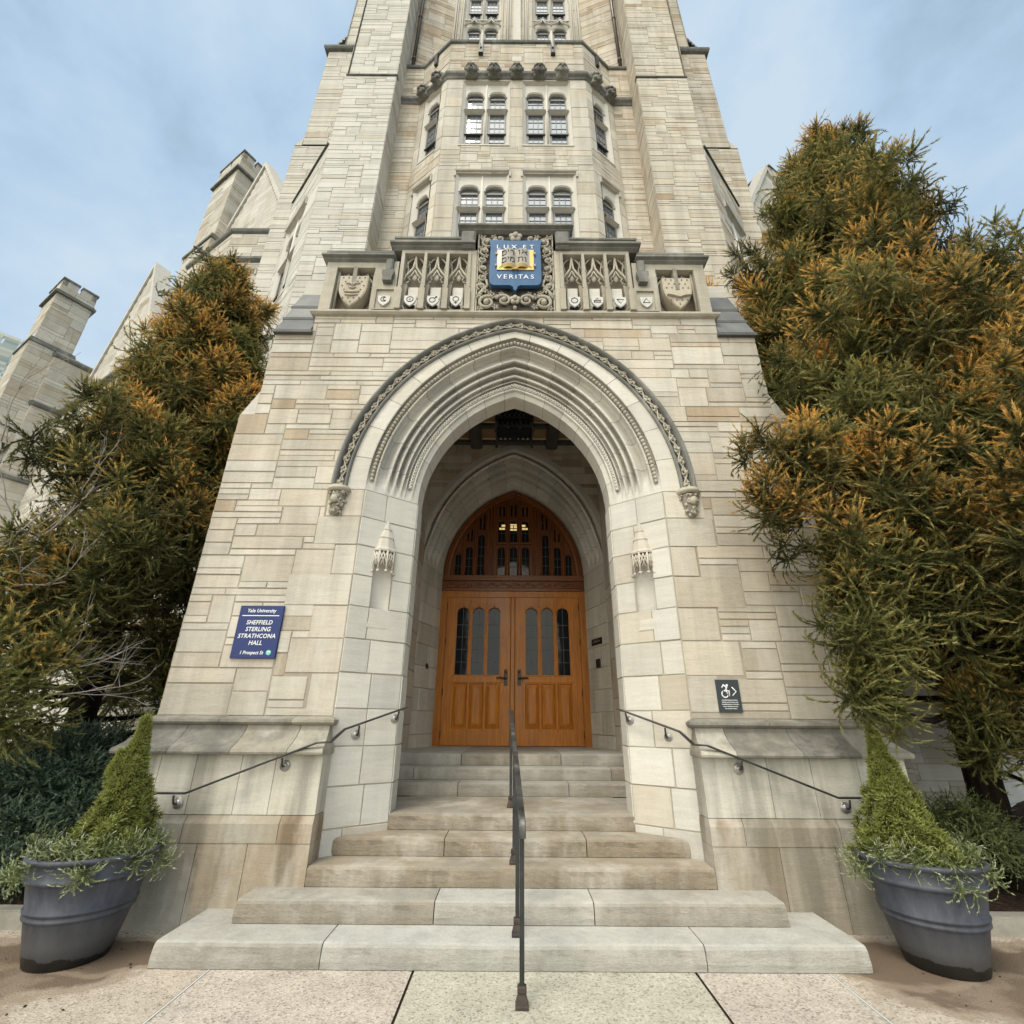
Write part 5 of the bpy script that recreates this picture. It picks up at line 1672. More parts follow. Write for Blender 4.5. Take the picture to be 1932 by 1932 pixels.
for sx in (-1, 1):
    u0, u1 = sorted((sx * 0.048, sx * 1.278))
    mb = MB((0.4, 0.55, 0))
    c0 = [u0 + 0.19 + k * 0.302 for k in range(3)]
    if sx > 0:
        c0 = [u0 + 0.185 + k * 0.302 for k in range(3)]
    lw = 0.25
    ex = [(c, c + lw, 2.35, 3.66) for c in c0] + [(c, c + lw, 1.44, 2.20) for c in c0]
    back_plane(mb, FDR, u0, u1, ZL + 0.01, 3.80, ex, None, 0.03, 0)
    for q in (u0, u1):
        mb.face([FDR.p(q, ZL, 0.03), FDR.p(q, 3.8, 0.03), FDR.p(q, 3.8, -0.03), FDR.p(q, ZL, -0.03)])
    # muntins stand slightly proud
    for c in (c0[0] + lw + 0.026, c0[1] + lw + 0.026):
        mb.fbox(FDR, c - 0.016, c + 0.016, 2.35, 3.72, 0.028, 0.05, (0.4, 0.75, 0), None, 0.008)
        mb.fbox(FDR, c - 0.020, c + 0.020, 1.40, 2.24, 0.028, 0.042, (0.4, 0.7, 0), None, 0.008)
    mb.fbox(FDR, u0 + 0.14, u1 - 0.14, 2.215, 2.335, 0.028, 0.040, (0.4, 0.75, 0), None, 0.01)
    for c in c0:
        # reveals of the glazed lights and their cusped heads
        for a, b in (((c, 2.35), (c, 3.66)), ((c + lw, 2.35), (c + lw, 3.66)), ((c, 2.35), (c + lw, 2.35))):
            mb.face([FDR.p(*a, 0.03), FDR.p(*b, 0.03), FDR.p(*b, -0.02), FDR.p(*a, -0.02)], (0.4, 0.3, 0))
        f = ogee(c + lw / 2, lw / 2 - 0.012, 3.50, 0.145)
        us = [c + 0.012 + (lw - 0.024) * k / 16 for k in range(17)]
        mb.sweep([[FDR.p(u, f(u), 0.022), FDR.p(u, 3.662, 0.022)] for u in us], (0.4, 0.45, 0))
        mb.sweep([[FDR.p(u, f(u), 0.022), FDR.p(u, f(u), -0.015)] for u in us], (0.4, 0.2, 0))
        mb.tube([FDR.p(u, f(u), 0.022) for u in us], 0.010, 6, (0.4, 0.5, 0))
        mb.ball(FDR.p(c + lw / 2, 3.612, 0.022), 0.020, 0.006, 0.024, 8, 5, (0.4, 0.0, 0))
        for q in (c, c + lw - 0.012):
            mb.fbox(FDR, q, q + 0.012, 2.35, 3.66, -0.02, 0.022, (0.4, 0.3, 0))
        # raised and fielded panel
        P = FDR.p
        a, b, z0, z1 = c, c + lw, 1.44, 2.20
        o = [(a, z0), (b, z0), (b, z1), (a, z1)]
        i1 = [(a + 0.012, z0 + 0.012), (b - 0.012, z0 + 0.012), (b - 0.012, z1 - 0.012), (a + 0.012, z1 - 0.012)]
        i2 = [(a + 0.062, z0 + 0.085), (b - 0.062, z0 + 0.085), (b - 0.062, z1 - 0.085), (a + 0.062, z1 - 0.085)]
        vs = [P(*q, 0.03) for q in o] + [P(*q, 0.008) for q in i1] + [P(*q, 0.034) for q in i2]
        fs = [(k, (k + 1) % 4, 4 + (k + 1) % 4, 4 + k) for k in range(4)] + [(4 + k, 4 + (k + 1) % 4, 8 + (k + 1) % 4, 8 + k) for k in range(4)] + [(8, 9, 10, 11)]
        mb.mesh(vs, fs, (0.4, 0.55, 0))
    leaf = mb.build('door', ['oak'], hall)
    for c in c0:
        mp = MB()
        f = ogee(c + lw / 2, lw / 2 - 0.008, 3.50, 0.145)
        pane_grid(mp, FDR, c + 0.01, c + lw - 0.01, 2.35, 3.50, -0.012, 2, 5, f, 0.008)
        mp.build('glass_pane', ['dark_glass', 'lead'], leaf)
    mb = MB()
    hx = sx * 0.125
    mb.fbox(FDR, hx - 0.032, hx + 0.032, 2.17, 2.45, 0.03, 0.045, None, None, 0.004)
    mb.tube([FDR.p(hx, 2.29, 0.04), FDR.p(hx, 2.29, 0.085)], 0.016, 8)
    mb.tube([FDR.p(hx, 2.29, 0.085), FDR.p(hx + sx * 0.06, 2.295, 0.09), FDR.p(hx + sx * 0.15, 2.30, 0.085), FDR.p(hx + sx * 0.165, 2.285, 0.085)], 0.014, 8)
    mb.tube([FDR.p(hx, 2.40, 0.045), FDR.p(hx, 2.40, 0.058)], 0.018, 10)
    mb.build('handle', ['bronze'], leaf)
    for z in (1.35, 2.05, 2.95, 3.62):
        mb = MB()
        mb.tube([FDR.p(sx * 1.28, z - 0.06, 0.045), FDR.p(sx * 1.28, z + 0.06, 0.045)], 0.012, 8)
        mb.build('hinge', ['bronze'], leaf)

# tracery over the doors
mb = MB((0.4, 0.4, 0))
AT = Arch(1.40, 4.24, 1.885)
def inset(d):
    return Arch(1.40 - d, 4.24, 1.885 - d * 1.25)
ring(mb, inset(0.0), [(0.0, -0.06), (0.0, 0.02), (-0.03, 0.08), (-0.07, 0.085), (-0.085, 0.05), (-0.13, 0.045), (-0.145, 0.02), (-0.145, -0.04)], 9.46, 60, (0.4, 0.45, 0))
bk = inset(0.02)
pts = [(x, z) for x, z, *_ in (bk.pt(k / 60) for k in range(61))]
mb.mesh([FDR.p(a, b, -0.03) for a, b in pts], [tuple(range(len(pts)))], (0.4, 0.3, 0))
LI = []
for c in (-0.245, 0.0, 0.245):
    LI += [(c, 0.085, 4.27, 4.88, 0), (c, 0.085, 4.98, 5.46, 1), (c - 0.042, 0.032, 5.55, 5.78 + (0.04 if c == 0 else 0), 2), (c + 0.042, 0.032, 5.55, 5.78 + (0.04 if c == 0 else 0), 2)]
for sg in (-1, 1):
    LI += [(sg * 0.66, 0.08, 4.27, 5.15, 3), (sg * 0.69, 0.030, 5.25, 5.52, 2), (sg * 0.61, 0.030, 5.25, 5.60, 2), (sg * 0.90, 0.08, 4.27, 4.88, 3), (sg * 0.94, 0.028, 4.98, 5.17, 2), (sg * 0.86, 0.028, 4.98, 5.27, 2), (sg * 1.12, 0.07, 4.27, 4.72, 4)]
for (c, w, z0, z1, kind) in LI:
    f = ogee(c, w, z1 - w * 1.1, w * 1.25)
    us = [c - w + 2 * w * k / 10 for k in range(11)]
    mb.tube([FDR.p(c - w, z0, 0.0)] + [FDR.p(u, f(u), 0.0) for u in us] + [FDR.p(c + w, z0, 0.0)], 0.014 if kind != 2 else 0.010, 6, (0.4, 0.55, 0))
for q, zt_ in ((0.122, 5.95), (0.40, 5.88), (0.46, 5.84), (0.53, 5.8), (0.78, 5.50), (1.01, 5.2)):
    for sg in (-1, 1):
        zt2 = min(zt_, inset(0.10).z(q))
        mb.fbox(FDR, sg * q - 0.018, sg * q + 0.018, 4.24, zt2, -0.03, 0.045, (0.4, 0.5, 0), None, 0.012)
mb.fbox(FDR, -0.38, 0.38, 4.92, 4.955, -0.03, 0.035, (0.4, 0.5, 0), None, 0.01)
tymp = mb.build('door_tracery', ['oak_dark'], hall)
for (c, w, z0, z1, kind) in LI:
    mp = MB()
    f = ogee(c, w, z1 - w * 1.1, w * 1.25)
    pane_grid(mp, FDR, c - w, c + w, z0, z1 - w * 1.1, -0.026, 2 if kind != 2 else 1, max(1, round((z1 - z0) / 0.22)), f, 0.007)
    if kind == 1:        # the lit hall behind shows here
        for (a, b, q0, q1) in ((-0.8, 0.8, 0.52, 0.60), (-0.75, -0.1, 0.64, 0.74), (0.1, 0.8, 0.64, 0.74), (-0.8, 0.75, 0.76, 0.83)) if c == 0 else ((-0.1, 0.8, 0.70, 0.80), (-0.6, 0.75, 0.56, 0.65)):
            s_ = -1 if c > 0 else 1
            mp.fquad(FDR, *sorted((c + s_ * a * w, c + s_ * b * w)), z0 + (z1 - z0) * q0, z0 + (z1 - z0) * q1, -0.022, None, 2)
    mp.build('glass_pane', ['dark_glass', 'lead', 'lamp_glow'], tymp)

# ------------------------------------------------------------------ wrought iron lantern under the porch ceiling
lan = thing('hanging_lantern', (0, 7.2, 6.2), 'black wrought iron box lantern hanging under the porch ceiling', 'lantern')
mb = MB()
for x in (-0.30, -0.10, 0.10, 0.30):
    mb.tube([(x, 6.95, 6.10), (x, 6.95, 6.53)], 0.014, 6)
    mb.tube([(x, 7.45, 6.10), (x, 7.45, 6.53)], 0.014, 6)
for y in (6.95, 7.45):
    for z in (6.16, 6.33, 6.51):
        mb.box(-0.32, 0.32, y - 0.014, y + 0.014, z - 0.018, z + 0.018)
for x in (-0.31, 0.31):
    for z in (6.16, 6.33, 6.51):
        mb.box(x - 0.014, x + 0.014, 6.95, 7.45, z - 0.018, z + 0.018)
    for y in (6.95, 7.45):
        mb.tube([(x, y, 6.05), (x, y, 6.62)], 0.018, 6)
        mb.ball((x, y, 6.04), 0.03, seg=8, rings=5)
for y in (6.94, 7.46):
    for k in range(8):
        x = -0.28 + k * 0.08
        mb.tube([(x - 0.04, y, 6.35), (x, y, 6.44), (x + 0.04, y, 6.35)], 0.010, 5)
        mb.ball((x, y, 6.22), 0.024, 0.012, 0.03, 7, 5)
        mb.tube([(x, y, 6.16), (x, y, 6.30)], 0.009, 5)
        mb.tube([(x - 0.04, y, 6.49), (x, y, 6.42), (x + 0.04, y, 6.49)], 0.010, 5)
mb.build('cage', ['iron'], lan)
mb = MB()
mb.box(-0.27, 0.27, 6.99, 7.41, 6.20, 6.47)
mb.build('lamp_glass', ['dark_glass'], lan)
mb = MB()
mb.tube([(0, 7.2, 6.52), (0, 7.2, 6.8)], 0.022, 8)
mb.lathe((0, 7.2, 0), [(0.0, 6.66), (0.09, 6.65), (0.11, 6.60), (0.10, 6.55), (0.14, 6.53), (0.0, 6.525)], 14)
for sg in (-1, 1):
    mb.tube([(sg * 0.30, 7.2, 6.52), (sg * 0.30, 7.2, 6.80)], 0.008, 5)
mb.build('hanger', ['iron'], lan)
# ------------------------------------------------------------------ wings running back from the tower
def chimney(mb, c, t, n, w, dp, zb, zs, zt, pal=(0.45, 0.85, 0.15), step=0.16, mats=None):
    """stone stack: plan corner c, long side along t, short side along n; base, shaft, moulded cap with merlons"""
    c, t, n = Vector((c[0], c[1], 0)), Vector((t[0], t[1], 0)), Vector((n[0], n[1], 0))

    def stage(o, w_, d_, z0, z1, cut=True):
        for a, u, nn, L in ((o, n, -t, d_), (o + t * w_, -t, -n, w_), (o + t * w_ + n * d_, -n, t, d_), (o + n * d_, t, n, w_)):
            fr = FR(a, u, nn)
            ashlar(mb, fr, 0, L, z0, z1, (), None, pal, cu=0.10, cv=0.12, wmin=4, wmax=10)

    def band(o, w_, d_, z, h, pr, tint, mat=4):
        for z0, z1, p in ((z, z + h * 0.55, pr), (z + h * 0.55, z + h, pr * 0.5)):
            a, b, d, e_ = o - t * p - n * p, o + t * (w_ + p) - n * p, o + t * (w_ + p) + n * (d_ + p), o - t * p + n * (d_ + p)
            mb.hexa([tuple(q + Vector((0, 0, z0))) for q in (a, b, d, e_)] + [tuple(q + Vector((0, 0, z1))) for q in (a, b, d, e_)], tint, mat)
    stage(c, w, dp, zb - 4, zb)
    band(c, w, dp, zb, 0.18, 0.05, (0.3, 0.4, 0.5))
    o = c + (t + n) * step * 0.5
    w2, d2 = w - step, dp - step
    stage(o, w2, d2, zb + 0.18, zs)
    # groove between the two flues
    band(o, w2, d2, zs, 0.16, 0.10, (0.3, 0.4, 0.5))
    stage(o, w2, d2, zs + 0.16, zt - 0.35)
    for (org, u, L) in ((o, t, w2), (o, n, d2), (o + n * (d2 - 0.16), t, w2), (o + t * (w2 - 0.16), n, d2)):
        v = n if u is t else t
        k = max(2, round(L / 0.7))
        for q in range(k):
            a0, a1 = L * q / k + (0.05 if q else 0), L * (q + 1) / k - (0.05 if q < k - 1 else 0)
            p = [org + u * a0, org + u * a1, org + u * a1 + v * 0.16, org + u * a0 + v * 0.16]
            mb.hexa([tuple(x + Vector((0, 0, zt - 0.36))) for x in p] + [tuple(x + Vector((0, 0, zt - 0.08))) for x in p], (0.35, 0.5, 0.15), 2)
            p = [org + u * (a0 - 0.02) - v * 0.03, org + u * (a1 + 0.02) - v * 0.03, org + u * (a1 + 0.02) + v * 0.19, org + u * (a0 - 0.02) + v * 0.19]
            mb.hexa([tuple(x + Vector((0, 0, zt - 0.08))) for x in p] + [tuple(x + Vector((0, 0, zt))) for x in p], (0.3, 0.4, 0.5), 4)


def gable(mb, pk, t, n, half, drop, zlow, thick=0.35, pal=(0.35, 0.7, 0.1)):
    """steep gable wall with coping; pk = (x, y, z) of the peak"""
    o = Vector((pk[0], pk[1], 0)) - Vector((t[0], t[1], 0)) * half
    fr = FR(o, (t[0], t[1], 0), (-n[0], -n[1], 0))
    zf = pk[2] - drop
    lowf = lambda u: 0
    ashlar(mb, fr, 0, 2 * half, zlow, zf, (), None, pal, cu=0.1, cv=0.12)
    nrow = 14
    for k in range(nrow):
        z0, z1 = zf + drop * k / nrow, zf + drop * (k + 1) / nrow
        w = half * (1 - (k + 0.5) / nrow)
        u = half - w
        while u < half + w - 0.02:
            L = min(RND.uniform(0.4, 1.0), half + w - u)
            mb.fbox(fr, u + 0.004, u + L - 0.004, z0 + 0.004, z1 - 0.004, -0.05, 0.006, rt(pal), 0)
            u += L
    mb.prism(fr, [(0, zf), (2 * half, zf), (half, pk[2])], -thick, 0.0, (0.3, 0.3, 0), 1, True)
    for sg in (-1, 1):
        a, b = (half + sg * (half + 0.10), zf - 0.15), (half, pk[2] + 0.12)
        d = Vector((b[0] - a[0], b[1] - a[1])).normalized()
        nv = Vector((-d.y, d.x)) * sg * -1
        q = [a, b, (b[0] , b[1] + 0.26), (a[0] + nv.x * 0.16, a[1] + nv.y * 0.16)]
        mb.prism(fr, q, -thick - 0.06, 0.07, (0.15, 0.6, 0.08), 2, True)
    return fr


def gargoyle(parent, p, d, s=1.0):
    """long-necked beast head jutting from the string course"""
    p, d = Vector(p), Vector((d[0], d[1], 0)).normalized()
    sd = Vector((-d.y, d.x, 0))
    up = Vector((0, 0, 1))
    mb = MB((0.4, 0.4, 0.7))
    mb.tube([p - d * 0.1, p + d * 0.22 * s + up * 0.02, p + d * 0.45 * s + up * 0.08, p + d * 0.62 * s + up * 0.10], lambda t: (0.15 - 0.05 * t) * s, 10)
    h = p + d * 0.70 * s + up * 0.12
    mb.ball(h, 0.13 * s, 0.13 * s, 0.12 * s, 10, 8, None, None, 0.12)
    mb.tube([h + up * 0.02, h + d * 0.14 * s + up * 0.05, h + d * 0.27 * s + up * 0.03], lambda t: (0.085 - 0.03 * t) * s, 8)
    mb.tube([h - up * 0.06, h + d * 0.12 * s - up * 0.12, h + d * 0.22 * s - up * 0.12], lambda t: (0.06 - 0.02 * t) * s, 8)
    for sg in (-1, 1):
        mb.tube([h + sd * sg * 0.09 * s, h + sd * sg * 0.15 * s - d * 0.05 + up * 0.14 * s], lambda t: (0.05 - 0.035 * t) * s, 6)
        mb.tube([p + d * 0.3 * s + sd * sg * 0.13 * s, p + d * 0.42 * s + sd * sg * 0.15 * s - up * 0.12 * s], 0.035 * s, 6)
    return mb.build('gargoyle', ['sooty'], parent)


def merlons(mb, fr, L, z0, z1, tint, gap=1.9):
    """parapet coping with slits"""
    u = 0.0
    while u < L - 0.01:
        b = min(u + gap, L)
        cornice(mb, fr, u + (0.05 if u else 0), b - (0.05 if b < L else 0), [(0.0, z0), (0.06, z0 + 0.05), (0.08, z0 + 0.10), (0.08, z0 + 0.16), (0.0, z1)], 0.35, (False, False), 1, tint, 4)
        u = b


for sx in (-1, 1):
    wing = thing('hall_wing', (sx * 11.0, 14.0, 0), 'buff stone wing with gables and tall chimneys running back behind the left tree' if sx < 0 else 'stone wing almost hidden behind the big right tree, chimney top showing', 'building')
    tt, nn = Vector((sx * 0.857, 0.515, 0)), Vector((-sx * 0.515, 0.857, 0))
    A, Bp = (-8.37, 9.95), (-6.1, 9.95)
    mb = MB()
    fr, L = wall(A, Bp, sx)
    wu = (0.25, 1.0) if sx < 0 else (L - 1.0, L - 0.25)
    ashlar(mb, fr, 0, L, 0, 14.75, [(wu[0], wu[1], 10.9, 13.25)], None, (0.35, 0.75, 0.15), cu=0.08, cv=0.09)
    cornice(mb, fr, 0, L, [(0.0, 13.56), (0.06, 13.60), (0.10, 13.64), (0.10, 13.72), (0.0, 13.78)], 0, (False, False), 1, (0.3, 0.4, 0.55), 4)
    merlons(mb, fr, L, 14.75, 14.98, (0.3, 0.4, 0.5), 6)
    mid = (A[0] - 0.857 * 2.5, A[1] + 0.515 * 2.5)
    far = (A[0] - 0.857 * 15, A[1] + 0.515 * 15)
    sc_ = [(0.0, 13.56), (0.06, 13.60), (0.10, 13.64), (0.10, 13.72), (0.0, 13.78)]
    f2, L2 = wall(mid, A, sx)
    ashlar(mb, f2, 0, L2, 0, 14.75, (), None, (0.35, 0.75, 0.12), cu=0.10, cv=0.09)
    cornice(mb, f2, 0, L2, sc_, 0, (False, False), 1, (0.3, 0.4, 0.55), 4)
    merlons(mb, f2, L2, 14.75, 14.98, (0.3, 0.4, 0.5), 6)
    f4, L4 = wall((mid[0] + 0.515 * 6, mid[1] + 0.857 * 6), mid, sx)
    ashlar(mb, f4, 0, L4, 10, 14.75, (), None, (0.35, 0.75, 0.12), cu=0.12, cv=0.10)
    f3, L3 = wall(far, mid, sx)
    ashlar(mb, f3, 0, L3, 0, 11.6, (), None, (0.35, 0.75, 0.12), cu=0.12, cv=0.10)
    cornice(mb, f3, 0, L3, [(0.0, 11.5), (0.08, 11.58), (0.14, 11.64), (0.14, 11.74), (0.0, 11.78)], 0.3, (False, False), 1, (0.3, 0.4, 0.5), 4)
    mb.build('wall', GSTONE, wing)
    gothic_window(fr, wu[0], wu[1], 10.9, 12.27, 12.92, 13.25, 1, 3, 3, True, None, wing, spr=0.27)
    # gable next to the tower, then the big chimney
    mb = MB()
    gpk = (sx * 8.75, 10.85, 19.2)
    gable(mb, gpk, tt, nn, 2.0, 3.5, 13.0)
    mb.build('gable', GSTONE, wing)
    mb = MB()
    cc = (sx * 10.05, 11.15) if sx < 0 else (sx * 9.55, 11.55)
    chimney(mb, cc, tt, nn, 1.70, 1.10, 16.2, 19.9, 21.0)
    mb.build('chimney', GSTONE, wing)
    # roof slopes
    mb = MB()
    for (e0, z_, nw_, w0) in ((Vector((sx * 8.0, 10.4, 0)), 14.9, 4, 0.7), (Vector((sx * -mid[0], mid[1], 0)), 11.75, 24, 0.5)):
        for q in range(26):
            z0 = z_ + q * 0.16
            o0 = e0 + nn * (0.15 + q * 0.13)
            for w in range(nw_):
                a, b = o0 + tt * (w * w0), o0 + tt * (w * w0 + w0 * 0.98)
                mb.face([(a.x, a.y, z0), (b.x, b.y, z0), (b.x + nn.x * 0.14, b.y + nn.y * 0.14, z0 + 0.18), (a.x + nn.x * 0.14, a.y + nn.y * 0.14, z0 + 0.18)], (RND.random(), RND.random(), 0))
    mb.build('roof', ['roof_slate'], wing)
    if sx < 0:
        mb = MB()
        gable(mb, (-13.3, 12.95, 16.75), tt, nn, 2.1, 4.6, 8.0, 0.4)
        mb.build('gable', GSTONE, wing)
        # far pavilion and its chimney
        mb = MB()
        c = Vector((-16.9, 14.15, 0))
        for a, b in (((-16.9 - 0.857 * 6, 14.15 + 0.515 * 6), (-16.9, 14.15)), ((-16.9, 14.15), (-16.9 + 0.515 * 5, 14.15 + 0.857 * 5))):
            f3, L3 = fr_between(a, b)
            ashlar(mb, f3, 0, L3, 0, 13.75, (), None, (0.45, 0.85, 0.1), cu=0.13, cv=0.13)
            merlons(mb, f3, L3, 13.75, 14.0, (0.3, 0.4, 0.5), 1.7)
            cornice(mb, f3, 0, L3, [(0.0, 11.6), (0.08, 11.65), (0.10, 11.75), (0.0, 11.85)], 0, (False, False), 1, (0.3, 0.4, 0.5), 4)
            cornice(mb, f3, 0, L3, [(0.0, 8.8), (0.08, 8.85), (0.10, 8.95), (0.0, 9.05)], 0, (False, False), 1, (0.3, 0.4, 0.5), 4)
        mb.build('pavilion', GSTONE, wing)
        mb = MB()
        chimney(mb, (-17.35, 13.55), tt, nn, 1.55, 1.25, 14.0, 16.4, 17.2)
        mb.build('chimney', GSTONE, wing)
        mb = MB()
        du, dn = Vector((0.71, 0.70, 0)), Vector((0.70, -0.71, 0))
        for q in range(20):
            z0 = 17.0 - q * 0.16
            o0 = Vector((-21.9, 16.84, 0)) + dn * (q * 0.05)
            for w in range(-16, 4):
                a, b = o0 + du * (w * 0.5 + RND.uniform(-.05, .05)), o0 + du * (w * 0.5 + 0.49)
                mb.face([(a.x + dn.x * .06, a.y + dn.y * .06, z0 - 0.17), (b.x + dn.x * .06, b.y + dn.y * .06, z0 - 0.17), (b.x, b.y, z0), (a.x, a.y, z0)], (RND.random(), RND.random(), 0))
        mb.build('roof', ['roof_slate'], wing)
        gargoyle(wing, (-8.55, 9.92, 13.62), (-0.85, -0.52), 0.62)
        gargoyle(wing, (-10.5, 11.25, 13.62), (-0.9, -0.1), 0.62)
# ------------------------------------------------------------------ ground, pavement, kerbs, beds
def sheet(name, x0, x1, y0, y1, z, mat, n=1):
    mb = MB()
    mb.face([(x0, y0, z), (x1, y0, z), (x1, y1, z), (x0, y1, z)])
    return tag(mb.build(name, [mat]), kind='structure')


sheet('ground', -1500, 1500, -1500, 1500, -0.03, 'ground_earth')
mb = MB()
xs = [(-16.0, -2.066, 2), (-2.044, -0.672, 0), (-0.655, 1.258, 1), (1.275, 2.168, 0), (2.190, 16.0, 2)]
for a, b, m_ in xs:
    ys = [-12.0, -3.9, -0.66, 2.6, 5.0] if m_ != 1 else [-12.0, -2.2, 1.05, 5.0]
    for c, d in zip(ys[:-1], ys[1:]):
        mb.face([(a, c + 0.008, 0), (b, c + 0.008, 0), (b, d - 0.008, 0), (a, d - 0.008, 0)], None, m_)
# recessed joint floors
mb.face([(-16, -12, -0.016), (16, -12, -0.016), (16, 5, -0.016), (-16, 5, -0.016)], None, 4)
for x in (-2.055, 2.179):
    mb.box(x - 0.0065, x + 0.0065, -12, 5.0, -0.015, 0.0015, None, 3)
pv = tag(mb.build('pavement', ['pave_pink', 'pave_grey', 'pave_tan', 'caulk', 'joint_dark']), kind='structure')
for sx in (-1, 1):
    mb = MB()
    x = 3.86
    k = 0
    while x < 15:
        L = (1.3, 1.0, 1.6)[k % 3]
        a, b = sorted((sx * (x + 0.006), sx * (x + L - 0.006)))
        f = FR((0, 4.93, 0), (1, 0, 0), (0, -1, 0))
        mb.fbox(f, a, b, -0.02, 0.115, -0.15, 0.0, None, None)
        mb.fbox(f, a + 0.01, b - 0.01, 0.113, 0.125, -0.14, -0.015, None, None)
        x += L
        k += 1
    tag(mb.build('kerb', ['kerb_stone']), kind='structure')
    mb = MB()
    n = 24
    x0, x1 = (3.5, 16.0)
    rows = []
    for i in range(n + 1):
        row = []
        for j in range(14):
            xx, yy = sx * (x0 + (x1 - x0) * i / n), 5.06 + j * 0.75
            row.append((xx, yy, 0.06 + 0.05 * math.sin(xx * 2.1 + yy) + RND.uniform(-0.02, 0.02) + j * 0.015))
        rows.append(row)
    mb.sweep(rows, None, 0, True)
    tag(mb.build('planting_bed', ['bed_soil']), kind='structure')

# ------------------------------------------------------------------ entrance steps
RS = 0.145
YS = [4.28, 4.62, 4.95, 5.29, 5.62, 6.79, 7.10, 7.41]
HW = [2.48, 2.12, 1.720, 1.64, 1.225, 1.645, 1.645, 1.645]
JT = [[-1.31, 1.35], [-0.59, 0.64], [], [-0.615, 0.69], [], [-0.66, 0.70], [-1.27, 1.29], [-0.69, 0.67]]
TN = [[(0.08, 0.55, 0.25), (0.05, 0.8, 0.05), (0.0, 0.85, 0.10)], [(0.45, 0.6, 0.25), (0.12, 0.8, 0.12), (0.30, 0.75, 0.2)], [(0.72, 0.55, 0.12)], [(0.75, 0.5, 0.15), (0.72, 0.55, 0.1), (0.74, 0.5, 0.15)],
      [(0.6, 0.5, 0.08)], [(0.40, 0.4, 0.1), (0.22, 0.35, 0.15), (0.35, 0.45, 0.1)], [(0.2, 0.5, 0.15), (0.25, 0.6, 0.08), (0.4, 0.4, 0.15)], [(0.15, 0.6, 0.05), (0.45, 0.55, 0.08), (0.15, 0.65, 0.05)]]
stairs = thing('entrance_steps', (0, 4.9, 0), 'flight of eight worn stone steps rising to the wooden doors', 'steps')
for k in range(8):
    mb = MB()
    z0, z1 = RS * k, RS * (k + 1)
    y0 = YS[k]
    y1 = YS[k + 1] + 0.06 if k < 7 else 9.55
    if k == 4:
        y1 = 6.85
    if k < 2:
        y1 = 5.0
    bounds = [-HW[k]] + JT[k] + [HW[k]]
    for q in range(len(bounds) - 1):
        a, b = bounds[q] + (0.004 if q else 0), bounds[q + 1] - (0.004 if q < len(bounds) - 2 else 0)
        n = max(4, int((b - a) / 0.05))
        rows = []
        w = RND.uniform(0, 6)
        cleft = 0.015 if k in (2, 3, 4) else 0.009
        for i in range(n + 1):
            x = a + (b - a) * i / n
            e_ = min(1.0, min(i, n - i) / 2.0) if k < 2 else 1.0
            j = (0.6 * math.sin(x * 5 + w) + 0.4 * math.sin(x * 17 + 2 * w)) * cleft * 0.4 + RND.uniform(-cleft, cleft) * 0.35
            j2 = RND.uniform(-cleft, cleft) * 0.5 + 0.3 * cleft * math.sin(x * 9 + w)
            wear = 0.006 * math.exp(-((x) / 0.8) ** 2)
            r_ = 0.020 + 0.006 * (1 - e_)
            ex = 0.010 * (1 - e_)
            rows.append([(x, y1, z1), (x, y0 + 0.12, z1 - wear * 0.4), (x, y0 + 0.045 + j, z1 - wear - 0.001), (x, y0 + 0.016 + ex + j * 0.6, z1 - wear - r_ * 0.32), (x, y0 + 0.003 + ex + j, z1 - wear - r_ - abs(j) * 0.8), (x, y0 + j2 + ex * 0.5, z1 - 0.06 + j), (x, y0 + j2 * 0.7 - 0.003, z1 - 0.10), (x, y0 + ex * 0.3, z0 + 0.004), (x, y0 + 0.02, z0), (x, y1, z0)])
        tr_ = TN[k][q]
        mb.sweep([r_[:4] for r_ in rows], (max(0, tr_[0] - 0.08), min(1, tr_[1] + 0.25), tr_[2] * 0.5), 0, False)  # treads tinted lighter: light from above put into the colour
        mb.sweep([r_[3:] for r_ in rows], (tr_[0] + 0.06, tr_[1] - 0.25, tr_[2] + 0.16), 0, False)  # risers tinted darker: cleft grime, plus shade put into the colour
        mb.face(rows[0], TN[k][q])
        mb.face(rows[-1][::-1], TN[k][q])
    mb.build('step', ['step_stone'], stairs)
mb = MB()
mb.box(-1.645, 1.645, 5.905, 6.84, 0.5, 0.7185); mb.box(-1.6, 1.6, 4.7, 9.4, -0.02, 0.12); mb.box(-1.2, 1.2, 5.4, 9.4, 0.12, 0.55); mb.box(-1.6, 1.6, 6.9, 9.4, 0.12, 0.85)
mb.build('step_core', ['step_stone'], stairs)

